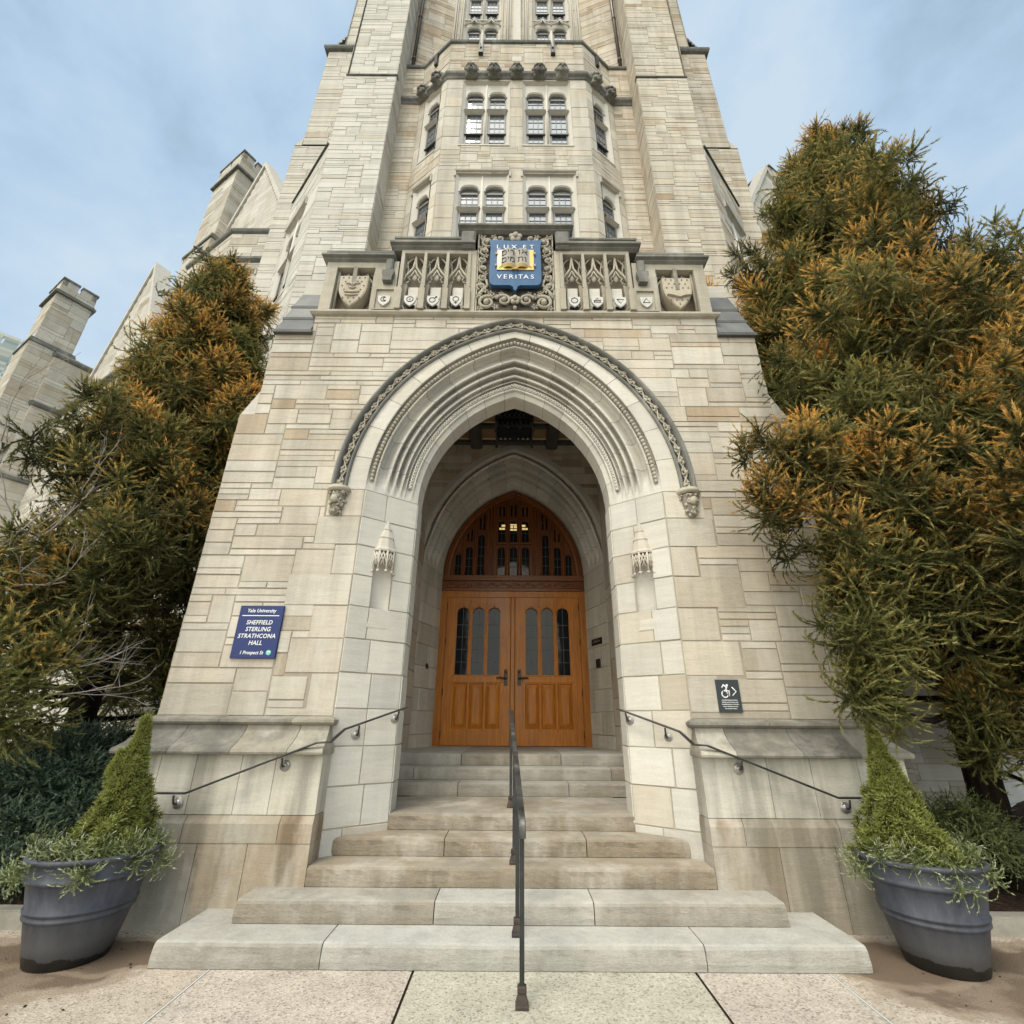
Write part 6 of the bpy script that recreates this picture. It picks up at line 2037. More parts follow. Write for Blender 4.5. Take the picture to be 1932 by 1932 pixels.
# ------------------------------------------------------------------ handrails
rail = thing('centre_handrail', (0.04, 4.6, 0), 'freestanding dark iron handrail climbing the middle of the steps', 'handrail')
def rx(y):
    return 0.071 - (y - 3.81) * 0.037
def rz_(y):
    return 0.955 + (y - 3.83) * 0.308
mb = MB()
pts = [(rx(3.79), 3.79, 0.86), (rx(3.785), 3.785, 0.92), (rx(3.80), 3.80, 0.955), (rx(3.86), 3.86, 0.972)] + [(rx(y), y, rz_(y) + 0.01) for y in (4.1, 4.6, 5.1, 5.6, 6.0, 6.15)] + [(rx(6.22), 6.22, 1.69), (rx(6.24), 6.24, 1.66)]
for k in range(len(pts) - 1):
    pass
rows = []
for k, p in enumerate(pts):
    a, b = Vector(pts[max(0, k - 1)]), Vector(pts[min(len(pts) - 1, k + 1)])
    t = (b - a).normalized()
    up = Vector((1, 0, 0)).cross(t)
    s_ = Vector((1, 0, 0))
    p = Vector(p)
    w, h = 0.024, 0.008
    rows.append([p + s_ * w * 0.8 + up * h, p + s_ * w + up * 0, p + s_ * w * 0.8 - up * h, p - s_ * w * 0.8 - up * h, p - s_ * w, p - s_ * w * 0.8 + up * h, p + s_ * w * 0.8 + up * h])
mb.sweep(rows, None, 0, True)
mb.face(rows[0][:6]); mb.face(rows[-1][:6])
mb.build('rail', ['worn_iron'], rail)
for (y, z0) in ((3.83, 0.0), (4.44, RS), (5.08, 3 * RS), (6.0, 5 * RS)):
    mb = MB()
    x = rx(y)
    mb.box(x - 0.015, x + 0.015, y - 0.015, y + 0.015, z0 + 0.09, rz_(y) + 0.004)
    mb.box(x - 0.0045, x + 0.0045, y - 0.016, y + 0.016, z0 + 0.09, rz_(y))
    p = mb.build('post', ['iron'], rail)
    mb = MB()
    def sq(r, z):
        return [(x - r, y - r, z), (x + r, y - r, z), (x + r, y + r, z), (x - r, y + r, z), (x - r, y - r, z)]
    mb.sweep([sq(r, z0 + z) for r, z in ((0.040, 0.0), (0.040, 0.014), (0.036, 0.020), (0.033, 0.035), (0.024, 0.060), (0.022, 0.072), (0.028, 0.076), (0.028, 0.098), (0.020, 0.105), (0.015, 0.106))])
    mb.build('foot', ['rust_foot'], p)


def wall_rail(sx, pts, brs, label, name='wall_handrail', w=0.019):
    t_ = thing(name, pts[0], label, 'handrail', None)
    mb = MB()
    P = [Vector((sx * -1 * p[0] if sx > 0 else p[0], p[1], p[2])) for p in pts]
    rows = []
    for k, p in enumerate(P):
        a, b = P[max(0, k - 1)], P[min(len(P) - 1, k + 1)]
        t = (b - a).normalized()
        s_ = t.cross(Vector((0, 0, 1))).normalized()
        up = s_.cross(t)
        h = 0.008
        rows.append([p + s_ * w * .8 + up * h, p + s_ * w, p + s_ * w * .8 - up * h, p - s_ * w * .8 - up * h, p - s_ * w, p - s_ * w * .8 + up * h, p + s_ * w * .8 + up * h])
    mb.sweep(rows, None, 0, False)
    mb.face(rows[0][:6]); mb.face(rows[-1][:6])
    # rolled end
    e_ = P[0]
    t_.location = tuple(P[0])
    mb.tube([e_ + Vector((0, 0.018, -0.004)), e_ + Vector((0, -0.018, -0.004))], 0.012, 8)
    mb.build('rail', ['iron'], t_)
    for (bx, by, bz, nx, ny, top) in brs:
        bx = -bx if sx > 0 else bx
        nx = -nx if sx > 0 else nx
        n = Vector((nx, ny, 0)).normalized()
        c = Vector((bx, by, bz))
        mb = MB()
        s_ = n.cross(Vector((0, 0, 1)))
        prof = [(0.046, 0.0), (0.047, 0.006), (0.042, 0.012), (0.030, 0.010), (0.026, 0.018), (0.012, 0.026), (0.0, 0.028)]
        rows = [[c + n * d + s_ * (r * math.cos(a * math.pi / 8)) + Vector((0, 0, r * math.sin(a * math.pi / 8))) for a in range(17)] for r, d in prof]
        mb.sweep(rows, None, 0, True)
        tp = Vector(top) if sx < 0 else Vector((-top[0], top[1], top[2]))
        q = c + n * 0.05
        mb.tube([c + n * 0.015, q + Vector((0, 0, -0.004)), q + n * 0.022 + Vector((0, 0, 0.012)), tp + Vector((0, 0, -0.012))], 0.009, 8, None, 1)
        mb.build('bracket', ['bracket_metal', 'iron'], t_)
    return t_


LP = [(-3.127, 4.885, 0.972), (-2.86, 4.885, 0.972), (-1.775, 4.885, 1.378), (-1.66, 4.905, 1.385), (-1.635, 5.19, 1.487), (-1.12, 5.575, 1.70)]
BR = [(-2.957, 4.977, 0.885, 0, -1, (-2.957, 4.885, 0.965)), (-2.065, 4.977, 1.185, 0, -1, (-2.065, 4.885, 1.262)), (-1.57, 5.353, 1.435, 0.607, -0.795, (-1.52, 5.276, 1.53)), (-1.25, 5.597, 1.585, 0.607, -0.795, (-1.19, 5.52, 1.668))]
wall_rail(-1, LP, BR, 'thin black iron handrail bent along the left plinth, ending beside the left planter')
wall_rail(1, LP, BR, 'thin black iron handrail bent along the right plinth, ending behind the right planter')
for sx, lab in ((-1, 'short iron handrail inside the porch on the left wall'), (1, 'short iron handrail inside the porch on the right wall')):
    wall_rail(sx, [(-1.45, 6.98, 2.03), (-1.45, 6.90, 2.06), (-1.45, 6.6, 2.06), (-1.45, 6.0, 1.86)],
              [(-1.64, 6.86, 1.90, 1, 0, (-1.45, 6.86, 2.05)), (-1.64, 6.2, 1.78, 1, 0, (-1.45, 6.2, 1.92))], lab, 'porch_handrail')

# ------------------------------------------------------------------ signs
FS = FR((0, 5.2, 0), (1, 0, 0), (0, -1, 0))
sign = thing('building_sign', (-2.673, 5.18, 2.415), 'blue wall sign with the hall name in white letters, left of the arch', 'sign')
mb = MB()
mb.fbox(FS, -2.905, -2.441, 2.145, 2.687, 0.012, 0.034, None, None, 0.003)
for u in (-2.85, -2.50):
    for v in (2.2, 2.63):
        mb.tube([FS.p(u, v, 0.0), FS.p(u, v, 0.013)], 0.01, 8)
mb.build('board', ['sign_blue'], sign)
mb = MB()
mb.fbox(FS, -2.868, -2.478, 2.577, 2.585, 0.0335, 0.0355)
mb.build('rule', ['white_paint'], sign)
for s, z, sz, sx_ in (('Yale University', 2.632, 0.052, 0.90), ('SHEFFIELD', 2.508, 0.062, 0.92), ('STERLING', 2.438, 0.062, 0.92), ('STRATHCONA', 2.368, 0.062, 0.92), ('HALL', 2.298, 0.062, 0.92)):
    text(s, -2.673, z, sz, 'white_paint', sign, FS, 0.0345, 0.18, 0.001, 0.0008, 'CENTER', 'lettering', sx_, 1.05)
text('1 Prospect St', -2.693, 2.200, 0.050, 'white_paint', sign, FS, 0.0345, 0.18, 0.001, 0.0006, 'CENTER', 'lettering', 0.9)
mb = MB()
mb.prism(FS, [(-2.515 + 0.026 * math.cos(k * 0.3142), 2.203 + 0.026 * math.sin(k * 0.3142)) for k in range(20)], 0.034, 0.036)
mb.fbox(FS, -2.533, -2.497, 2.207, 2.214, 0.0355, 0.0368, None, 1)
mb.build('sticker', ['mint_sticker', 'white_paint'], sign)

acc = thing('access_sign', (2.166, 5.18, 1.815), 'dark grey sign with a white wheelchair symbol and arrow, right of the arch', 'sign')
mb = MB()
mb.fbox(FS, 2.051, 2.281, 1.664, 1.970, 0.010, 0.028, None, None, 0.002)
mb.build('board', ['sign_grey'], acc)
mb = MB()
D = 0.0285
px = lambda x, y: FS.p(2.051 + x, 1.970 - y, D)
w = 0.0062
mb.ball(px(0.108, 0.055), 0.0125, 0.002, 0.0125, 12, 6)
mb.tube([px(0.055, 0.078), px(0.072, 0.050), px(0.103, 0.076), px(0.082, 0.108)], 0.0088, 6, flat=0.3, up=(0, 1, 0))
mb.tube([px(0.070, 0.106), px(0.098, 0.104), px(0.122, 0.106), px(0.120, 0.158)], 0.0068, 6, flat=0.3, up=(0, 1, 0))
mb.tube([px(0.077 + 0.030 * math.cos(R(a)), 0.136 - 0.033 * math.sin(R(a))) for a in range(130, 335, 12)], 0.0062, 6, flat=0.3, up=(0, 1, 0))
mb.tube([px(0.085, 0.108), px(0.100, 0.118), px(0.106, 0.14)], 0.0055, 6, flat=0.3, up=(0, 1, 0))
mb.tube([px(0.155, 0.072), px(0.192, 0.112), px(0.150, 0.152)], 0.0058, 6, flat=0.3, up=(0, 1, 0))
mb.build('symbol', ['white_paint'], acc)
for k, s in enumerate(('Accessible Entrance to lecture', 'hall side via Grove Street ramp', 'Accessible Entrance for all other', 'service destinations through', 'the courtyard entrance')):
    text(s, 2.166, 1.777 - k * 0.0195, 0.0145, 'white_paint', acc, FS, D, 0, 0.0004, 0.0003, 'CENTER', 'lettering', 0.88)

FJ = FR((1.40, 9.32, 0), (0.25, -0.82, 0), (-0.82, -0.25, 0))
FJ2 = FR((-1.65, 8.5, 0), (0.25, 0.82, 0), (0.82, -0.25, 0))
pl = thing('door_plaque', tuple(FJ.p(0.42, 2.89, 0)), 'small black plaque on the stone jamb right of the doors', 'plaque')
mb = MB()
mb.fbox(FJ, 0.22, 0.62, 2.835, 2.945, 0.008, 0.022, None, None, 0.003)
mb.build('plate', ['black_paint_and_shade'], pl)
mb = MB()
for k in range(9):
    mb.fbox(FJ, 0.28 + k * 0.033, 0.303 + k * 0.033, 2.880, 2.900, 0.0215, 0.0235)
mb.fbox(FJ, 0.32, 0.52, 2.915, 2.920, 0.0215, 0.0235)
mb.build('lettering', ['bracket_metal'], pl)
cd = thing('card_reader', tuple(FJ.p(0.45, 2.51, 0)), 'black card reader box on the jamb below the small plaque', 'card reader')
mb = MB()
mb.fbox(FJ, 0.38, 0.52, 2.44, 2.585, 0.005, 0.04, None, None, 0.008)
mb.build('case', ['black_paint_and_shade'], cd)
mb = MB()
mb.fbox(FJ, 0.42, 0.48, 2.55, 2.562, 0.0395, 0.042)
mb.build('light_strip', ['sign_grey'], cd)
ds = thing('push_plate', tuple(FJ2.p(0.45, 2.448, 0)), 'small round black button on the stone jamb left of the doors', 'button')
mb = MB()
c = FJ2.p(0.45, 2.448, 0)
rows = [[c + FJ2.n * d + FJ2.u * (r * math.cos(a * math.pi / 8)) + Vector((0, 0, r * math.sin(a * math.pi / 8))) for a in range(17)] for r, d in ((0.05, 0), (0.05, 0.015), (0.04, 0.022), (0.015, 0.022), (0.012, 0.03), (0.0, 0.03))]
mb.sweep(rows, None, 0, True)
mb.build('disc', ['bronze'], ds)

# ------------------------------------------------------------------ planters
POT = [(0.0, 0.0), (0.232, 0.0), (0.248, 0.006), (0.283, 0.14), (0.314, 0.265), (0.318, 0.275), (0.332, 0.285), (0.334, 0.297), (0.324, 0.306), (0.327, 0.316), (0.340, 0.325), (0.342, 0.336), (0.332, 0.346), (0.366, 0.492), (0.370, 0.500), (0.390, 0.508), (0.397, 0.520), (0.392, 0.534), (0.384, 0.543),
       (0.396, 0.612), (0.402, 0.620), (0.418, 0.628), (0.424, 0.642), (0.420, 0.655), (0.408, 0.661), (0.394, 0.656), (0.388, 0.64), (0.375, 0.58)]
def planter(x, y, s, label):
    t = thing('planter_pot', (x, y, 0), label, 'planter', 'planters flanking the steps')
    mb = MB()
    mb.lathe((x, y, 0), [(r * s, z) for r, z in POT], 64)
    mb.build('pot', ['pot_plastic'], t)
    mb = MB()
    mb.lathe((x, y, 0), [(0.381 * s, 0.60), (0.25 * s, 0.625), (0.0, 0.635)], 24)
    mb.build('soil', ['potting_soil'], t)
    return t


planter(-3.17, 4.45, 1.0, 'charcoal ribbed round pot standing left of the steps')
planter(3.09, 4.42, 0.98, 'charcoal ribbed round pot standing right of the steps')

# a little blown litter on the damp paving beside the pots
mb = MB()
for k in range(90):
    sx = -1 if k % 2 else 1
    x, y = sx * RND.uniform(2.6, 5.0), RND.uniform(3.7, 4.88)
    a, l = RND.uniform(0, 6.28), RND.uniform(0.006, 0.022)
    u, w = Vector((math.cos(a), math.sin(a), 0)), Vector((-math.sin(a), math.cos(a), 0))
    p = Vector((x, y, 0.004))
    mb.face([p - u * l, p + w * l * 0.35 + Vector((0, 0, RND.uniform(0, .006))), p + u * l, p - w * l * 0.35])
tag(mb.build('leaf_litter', ['bark']), 'scattered brown leaf litter on the paving around the pots', 'litter', None, 'stuff')
# ------------------------------------------------------------------ plants
NR = np.random.default_rng(5)


class Proto:
    """one spray: narrow needles set along curving shoots, all triangles"""
    def __init__(self, seed, shoots=16, seg=6, needle=0.10, width=0.018, spread=(12, 80), length=(0.55, 0.95), curl=0.5, droop=0.0, per=3, stemw=0.012):
        rng = np.random.default_rng(seed)
        V, F, TIP = [], [], []
        for s in range(shoots):
            q = (s + 0.5) / shoots
            pol = math.radians(spread[0] + (spread[1] - spread[0]) * q ** 0.8 + rng.uniform(-9, 9))
            az = s * 2.39996 + rng.uniform(-0.4, 0.4)
            p = np.array([0, 0, 0.30 * (1 - q)])
            d = np.array([math.sin(pol) * math.cos(az), math.sin(pol) * math.sin(az), math.cos(pol)])
            L = rng.uniform(*length) * (0.75 + 0.4 * q)
            st = L / seg
            prev = p
            for k in range(seg):
                t = (k + 1) / seg
                d = d + np.array([0, 0, (curl * (t - 0.35) - droop * t) * 0.45]) + rng.normal(0, 0.03, 3)
                d = d / np.linalg.norm(d)
                nxt = prev + d * st
                side = np.cross(d, [0.1, 0.2, 0.97]); side /= np.linalg.norm(side) + 1e-9
                up = np.cross(side, d)
                i = len(V)
                V += [prev - side * stemw * (1.1 - t), prev + side * stemw * (1.1 - t), nxt]
                F.append((i, i + 1, i + 2)); TIP.append(t * 0.8)
                for n_ in range(per):
                    a = rng.uniform(0, 2 * math.pi) if per > 2 else (0.2 if n_ else math.pi - 0.2)
                    o = side * math.cos(a) + up * math.sin(a)
                    b = prev + (nxt - prev) * rng.uniform(0.1, 0.95)
                    nl = needle * rng.uniform(0.7, 1.2) * (1.05 - 0.35 * t)
                    tipv = b + (d * 0.82 + o * 0.52) * nl
                    w = np.cross(o, d) * width * 0.5
                    i = len(V)
                    V += [b - w, b + w, tipv]
                    F.append((i, i + 1, i + 2)); TIP.append(t)
                prev = nxt
            i = len(V)
            V += [prev - side * width * 0.5, prev + side * width * 0.5, prev + d * needle * 1.0]
            F.append((i, i + 1, i + 2)); TIP.append(1.0)
        self.V, self.F, self.TIP = np.array(V, np.float32), np.array(F, np.int32), np.array(TIP, np.float32)


def spray_mesh(name, protos, items, mat, parent):
    """items: (position, axis, scale, bronze, lightness, mixture); every spray goes into one crown mesh"""
    root = np.array(root_loc(parent))
    Vs, Fs, Ts, off = [], [], [], 0
    for (p, ax, sc, bz, li, mx) in items:
        pr = protos[NR.integers(len(protos))]
        z = np.array(ax, float); z /= np.linalg.norm(z) + 1e-9
        h = np.array([0, 0, 1.0]) if abs(z[2]) < 0.9 else np.array([1.0, 0, 0])
        x = np.cross(h, z); x /= np.linalg.norm(x)
        y = np.cross(z, x)
        a = NR.uniform(0, 2 * math.pi)
        x2, y2 = x * math.cos(a) + y * math.sin(a), -x * math.sin(a) + y * math.cos(a)
        M = np.stack([x2, y2, z], 0) * sc
        Vs.append(pr.V @ M + (np.array(p) - root))
        Fs.append(pr.F + off)
        off += len(pr.V)
        n = len(pr.F)
        t = np.ones((n, 4), np.float32)
        t[:, 0] = np.clip((pr.TIP - (1 - bz)) / max(0.25, bz * 0.9), 0, 1) * min(1.0, bz * 1.25) + NR.uniform(-0.06, 0.06, n)
        t[:, 1] = np.clip(li + 0.75 * (pr.TIP - 0.62) + NR.uniform(-0.15, 0.15, n), 0, 1)  # tips lighter, bases darker: fresh growth, plus self-shade put into the colour
        t[:, 2] = np.clip(mx + 0.3 * (pr.TIP - 0.5), 0, 1)
        t[:, 0] = np.clip(t[:, 0], 0, 1)
        Ts.append(t)
    V = np.concatenate(Vs).astype(np.float32)
    F = np.concatenate(Fs).astype(np.int32)
    Tt = np.concatenate(Ts)
    me = bpy.data.meshes.new(name)
    me.vertices.add(len(V)); me.vertices.foreach_set('co', V.ravel())
    me.loops.add(F.size); me.loops.foreach_set('vertex_index', F.ravel())
    me.polygons.add(len(F))
    me.polygons.foreach_set('loop_start', np.arange(0, F.size, 3, dtype=np.int32))
    me.polygons.foreach_set('loop_total', np.full(len(F), 3, np.int32))
    at = me.attributes.new('tint', 'FLOAT_COLOR', 'FACE')
    at.data.foreach_set('color', Tt.ravel())
    me.materials.append(MAT[mat])
    me.update(calc_edges=True)
    o = bpy.data.objects.new(name, me)
    COL.objects.link(o)
    o.parent = parent
    return o


def blocked(p, m=0.0):
    x, y, z = abs(p[0]), p[1], p[2]
    if y > 5.0 - m and x < 3.62 + m and z < 8.0: return True
    if y > 7.0 - m and x < 4.66 + m + max(0, y - 7.27) and y < 12: return True
    if y > 8.6 - m and x < 6.65 + m: return True
    if y > 9.75 - m and x < 8.5: return True
    # receding wing walls
    dx, dy = -x + 8.37, y - 9.95
    if (dx * 0.515 + dy * 0.857) > -0.15 - m: return True
    return False


CED = [Proto(20 + k, 18, 5, 0.15, 0.034, (4, 88), (0.42, 0.80), 0.60, 0.30, 7, 0.014) for k in range(5)]
TAS = [Proto(40 + k, 16, 6, 0.14, 0.034, (15, 95), (0.70, 1.15), 0.0, 1.0, 7, 0.018) for k in range(4)]


def cedar(base, H, lean, prof, n, label, bronze, extra=(), seed=1, zmin=1.3, psize=1.0, group=None):
    """shaggy evergreen: trunk, ascending limbs, crown of drooping sprays with bronzed tips"""
    rng = np.random.default_rng(seed)
    t = thing('cedar_tree', base, label, 'tree', group)
    b = Vector(base)
    tr = lambda z: Vector((b.x + lean[0] * (z / H) ** 1.3, b.y + lean[1] * (z / H) ** 1.3, z))
    mb = MB()
    mb.tube([tr(H * k / 16) - Vector((0, 0, 0.1 if k == 0 else 0)) for k in range(17)], lambda q: 0.16 * (1 - q) ** 0.8 + 0.012, 10)
    zs_, rs_ = [q[0] for q in prof], [q[1] for q in prof]
    items, top, lim = [], [], mb
    pads = []
    for k in range(n):
        q = (k + 0.5) / n
        z = zmin + (H * 0.97 - zmin) * q ** 0.95
        az = k * 2.39996 + rng.uniform(-0.35, 0.35)
        rp = float(np.interp(q, [0, 0.5, 0.85, 1], [0.48, 0.46, 0.33, 0.18])) * rng.uniform(0.65, 1.30) * psize
        L = max(0.0, float(np.interp(z, zs_, rs_)) * rng.uniform(0.72, 1.10) - rp * 0.5)
        inner = k % 8 == 5
        if inner:
            L *= 0.5
        pads.append((tr(max(0.3, z - 0.30 * L)), tr(z) + Vector((math.cos(az) * L, math.sin(az) * L, 0)), rp, inner))
    pads.append((tr(H * 0.9), tr(H * 0.985), 0.20 * psize, False))
    for (sz, ex, ey, ez, rp) in extra:
        pads.append((tr(sz), Vector((ex, ey, ez)), rp, False))
    for (s, c, rp, inner) in pads:
        d = c - s
        L = d.length
        if L > 0.25:
            pp = [s + d * (q / 6) + Vector((0, 0, -0.10 * L * math.sin(math.pi * q / 6))) for q in range(7)]
            pp = [p for p in pp if not blocked(p, -0.15)]
            if len(pp) > 2:
                lim.tube(pp, lambda q: max(0.006, 0.034 * min(1.6, (L + 0.4) / 1.6) * (1 - 0.8 * q)), 6)
        ctr = tr(max(0, min(H, c.z)))
        out = Vector((c.x - ctr.x, c.y - ctr.y, 0))
        out = out.normalized() if out.length > 0.05 else Vector((rng.normal(), rng.normal(), 0)).normalized()
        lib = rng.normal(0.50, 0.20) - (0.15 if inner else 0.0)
        bzp = bronze(c, rng)
        m_ = int((11 + 96 * rp ** 1.5) * (0.6 if inner else 1.0))
        up_ = (out * rng.uniform(0.35, 1.0) + Vector((rng.normal(0, .3), rng.normal(0, .3), rng.uniform(0.4, 1.0)))).normalized()
        sq = rng.uniform(0.7, 1.25)
        lob = [Vector((rng.normal(), rng.normal(), abs(rng.normal()))).normalized() for _ in range(4)]
        mid_ = rng.normal(0, 0.10)
        for k in range(m_):
            v = Vector((rng.normal(), rng.normal(), rng.normal())) + out * 0.55 + Vector((0, 0, 0.35))
            v.normalize()
            bumpy = 0.60 + 0.62 * max(0, max(v.dot(l) for l in lob)) ** 4
            r_ = rp * bumpy * rng.uniform(0.55, 1.02)
            p = c + Vector((v.x * r_ * sq, v.y * r_ * sq, v.z * r_ / sq)) + up_ * (rp * (rng.uniform(0.5, 1.5) if rng.random() < 0.30 else rng.uniform(-0.3, 0.4)))
            hang = v.z < 0 and rng.random() < 0.6
            if hang:
                p = p + out * 0.08 - Vector((0, 0, rng.uniform(0, 0.30)))
            if blocked(p, 0.14) or (p.x < -5.75 and p.z > 3.0 + 0.3 * math.sin(p.x * 5)) or (p.x < -5.2 and p.y < 5.6 and p.z > 3.2):
                continue
            sc = rng.uniform(0.26, 0.42) * (0.80 + 0.45 * rp) * (1.1 if H > 10 and p.z > 6 else 1.0)
            li = lib + 0.16 * v.z + rng.normal(0, 0.09)  # upper sprays lighter, lower ones darker: top light put into the colour
            mx = float(np.clip(rng.normal(0.45, 0.22) + 0.15 * v.z, 0, 1))
            if hang or v.z < -0.15 or (v.z < 0.25 and rng.random() < 0.5):
                ax = v * 0.6 + out * 0.6 + Vector((rng.normal(0, .3), rng.normal(0, .3), rng.uniform(-0.5, 0.1)))
                top.append((tuple(p), tuple(ax), sc * 1.15, float(np.clip(bzp * 0.25, 0, 1)), float(np.clip(li, 0.02, 0.98)), mx))
            else:
                ax = v * 0.55 + up_ * 0.7 + Vector((rng.normal(0, .25), rng.normal(0, .25), 0.25))
                bz = bzp * (0.30 + 1.0 * max(0.0, v.z + 0.1)) + rng.normal(0, 0.06)
                items.append((tuple(p), tuple(ax), sc, float(np.clip(bz, 0, 1)), float(np.clip(li, 0.02, 0.98)), mx))
    lim.build('trunk', ['bark'], t)
    spray_mesh('crown', CED, items, 'cedar_leaf', t)
    spray_mesh('hanging_sprays', TAS, top, 'cedar_leaf', t)
    return t


cedar((-5.25, 6.40, 0.0), 8.9, (0.20, 0.0), [(1.2, 1.7), (2.2, 1.9), (3.1, 1.80), (4.0, 1.25), (5.2, 0.88), (6.4, 0.62), (7.5, 0.42), (8.8, 0.10)], 92,
      'shaggy evergreen with orange bronzed tips standing left of the porch', lambda p, r: (0.85 if p[2] > 3.3 else 0.34) + r.normal(0, 0.20) if r.random() < 0.82 else 0.2,
      [(4.6, -3.95, 5.8, 5.6, 0.26), (2.0, -4.5, 4.9, 1.75, 0.4), (2.4, -5.1, 4.8, 2.4, 0.5), (2.6, -5.9, 4.8, 2.9, 0.5), (3.8, -5.2, 5.0, 4.1, 0.55), (3.0, -6.6, 5.1, 3.3, 0.55), (1.9, -6.1, 5.0, 1.9, 0.5), (2.9, -4.35, 5.0, 3.2, 0.45)], 11, 1.7)
NB = [(3.4, 3.08, 4.52, 3.98, 0.33), (3.0, 3.45, 4.50, 3.85, 0.40), (2.6, 2.86, 4.54, 3.30, 0.32), (3.6, 4.10, 4.52, 4.48, 0.50), (3.6, 4.65, 4.6, 4.30, 0.55), (3.3, 5.2, 4.5, 3.9, 0.5), (2.6, 3.55, 4.5, 2.98, 0.36), (2.3, 3.22, 4.55, 2.52, 0.28),
      (2.2, 3.45, 4.55, 2.12, 0.26), (1.9, 3.30, 4.6, 1.78, 0.20), (2.6, 4.3, 4.6, 2.75, 0.5), (2.8, 5.0, 4.55, 3.1, 0.5), (3.0, 3.9, 4.55, 3.50, 0.42), (2.5, 5.5, 4.7, 2.5, 0.45), (5.6, 3.80, 5.5, 6.6, 0.38), (4.8, 3.62, 5.0, 5.5, 0.30), (6.4, 3.85, 5.9, 7.5, 0.40), (5.0, 4.3, 5.2, 5.6, 0.5), (1.5, 5.3, 5.25, 1.35, 0.42), (1.8, 4.7, 5.3, 1.65, 0.36), (1.2, 5.75, 5.3, 0.95, 0.4), (2.0, 5.5, 5.2, 2.0, 0.42)]
cedar((5.15, 6.05, 0.0), 12.1, (0.78, 0.0), [(1.4, 1.7), (3, 2.1), (5, 2.05), (6.5, 1.7), (8, 1.15), (9.5, 0.75), (11.0, 0.45), (12.1, 0.10)], 100,
      'tall shaggy evergreen leaning over the right side of the porch', lambda p, r: (0.68 if p[2] > 2.6 else 0.35) + r.normal(0, 0.2) if r.random() < 0.8 else 0.2, NB, 23, 2.2, 1.08)
cedar((8.5, 6.7, 0.0), 9.0, (0.1, 0.2), [(1.4, 2.2), (3, 2.4), (5, 2.1), (6.2, 1.55), (7.4, 1.0), (8.3, 0.5), (9.0, 0.12)], 78,
      'second shaggy evergreen at the right edge, behind the nearer one', lambda p, r: (0.6 if p[2] > 4.0 else 0.25) + r.normal(0, 0.2) if r.random() < 0.7 else 0.1, (), 31, 1.8, 1.05)

# dark yew behind the left planter, low green shrub at the right
YEW = [Proto(60 + k, 12, 4, 0.16, 0.05, (10, 100), (0.5, 0.9), 0.2, 0.3, 3) for k in range(3)]
def bush(name, c, r, n, protos, mat, label, cat, sc=(0.2, 0.34), bz=0.15, seed=3):
    rng = np.random.default_rng(seed)
    t = thing(name, (c[0], c[1], 0.05), label, cat)
    it = []
    for k in range(n):
        v = rng.normal(0, 1, 3); v /= np.linalg.norm(v)
        v[2] = abs(v[2]) if rng.random() < 0.75 else v[2] * 0.5
        q = rng.uniform(0.72, 1.0)
        p = np.array([c[0] + v[0] * r[0] * q, c[1] + v[1] * r[1] * q, max(0.12, c[2] + v[2] * r[2] * q)])
        p += rng.normal(0, 0.05, 3)
        if blocked(p, 0.1) or p[1] < 5.02:
            continue
        it.append((tuple(p), (v[0], v[1], v[2] + 0.35), rng.uniform(*sc), bz, float(np.clip(rng.normal(0.45, 0.15), 0, 1)), rng.uniform(0, 1)))
    spray_mesh('foliage', protos, it, mat, t)
    mb = MB()
    for k in range(9):
        a = k * 0.7
        mb.tube([(c[0], c[1], 0.05), (c[0] + 0.25 * r[0] * math.cos(a), c[1] + 0.25 * r[1] * math.sin(a), c[2] * 0.6), (c[0] + 0.7 * r[0] * math.cos(a), c[1] + 0.7 * r[1] * math.sin(a), c[2] + 0.4 * r[2])], lambda q: 0.03 * (1 - 0.7 * q), 6)
    mb.build('stems', ['bark'], t)
    return t


bush('yew_bush', (-4.75, 5.95, 0.55), (0.95, 0.85, 0.78), 900, YEW, 'yew_leaf', 'dense dark green yew bush behind the left planter', 'bush', (0.20, 0.34), 0.3)
bush('low_shrub', (4.75, 6.0, 0.35), (0.45, 0.4, 0.4), 160, YEW, 'juniper_leaf', 'low light green shrub behind the right planter', 'shrub', (0.16, 0.26), 0.1, 8)

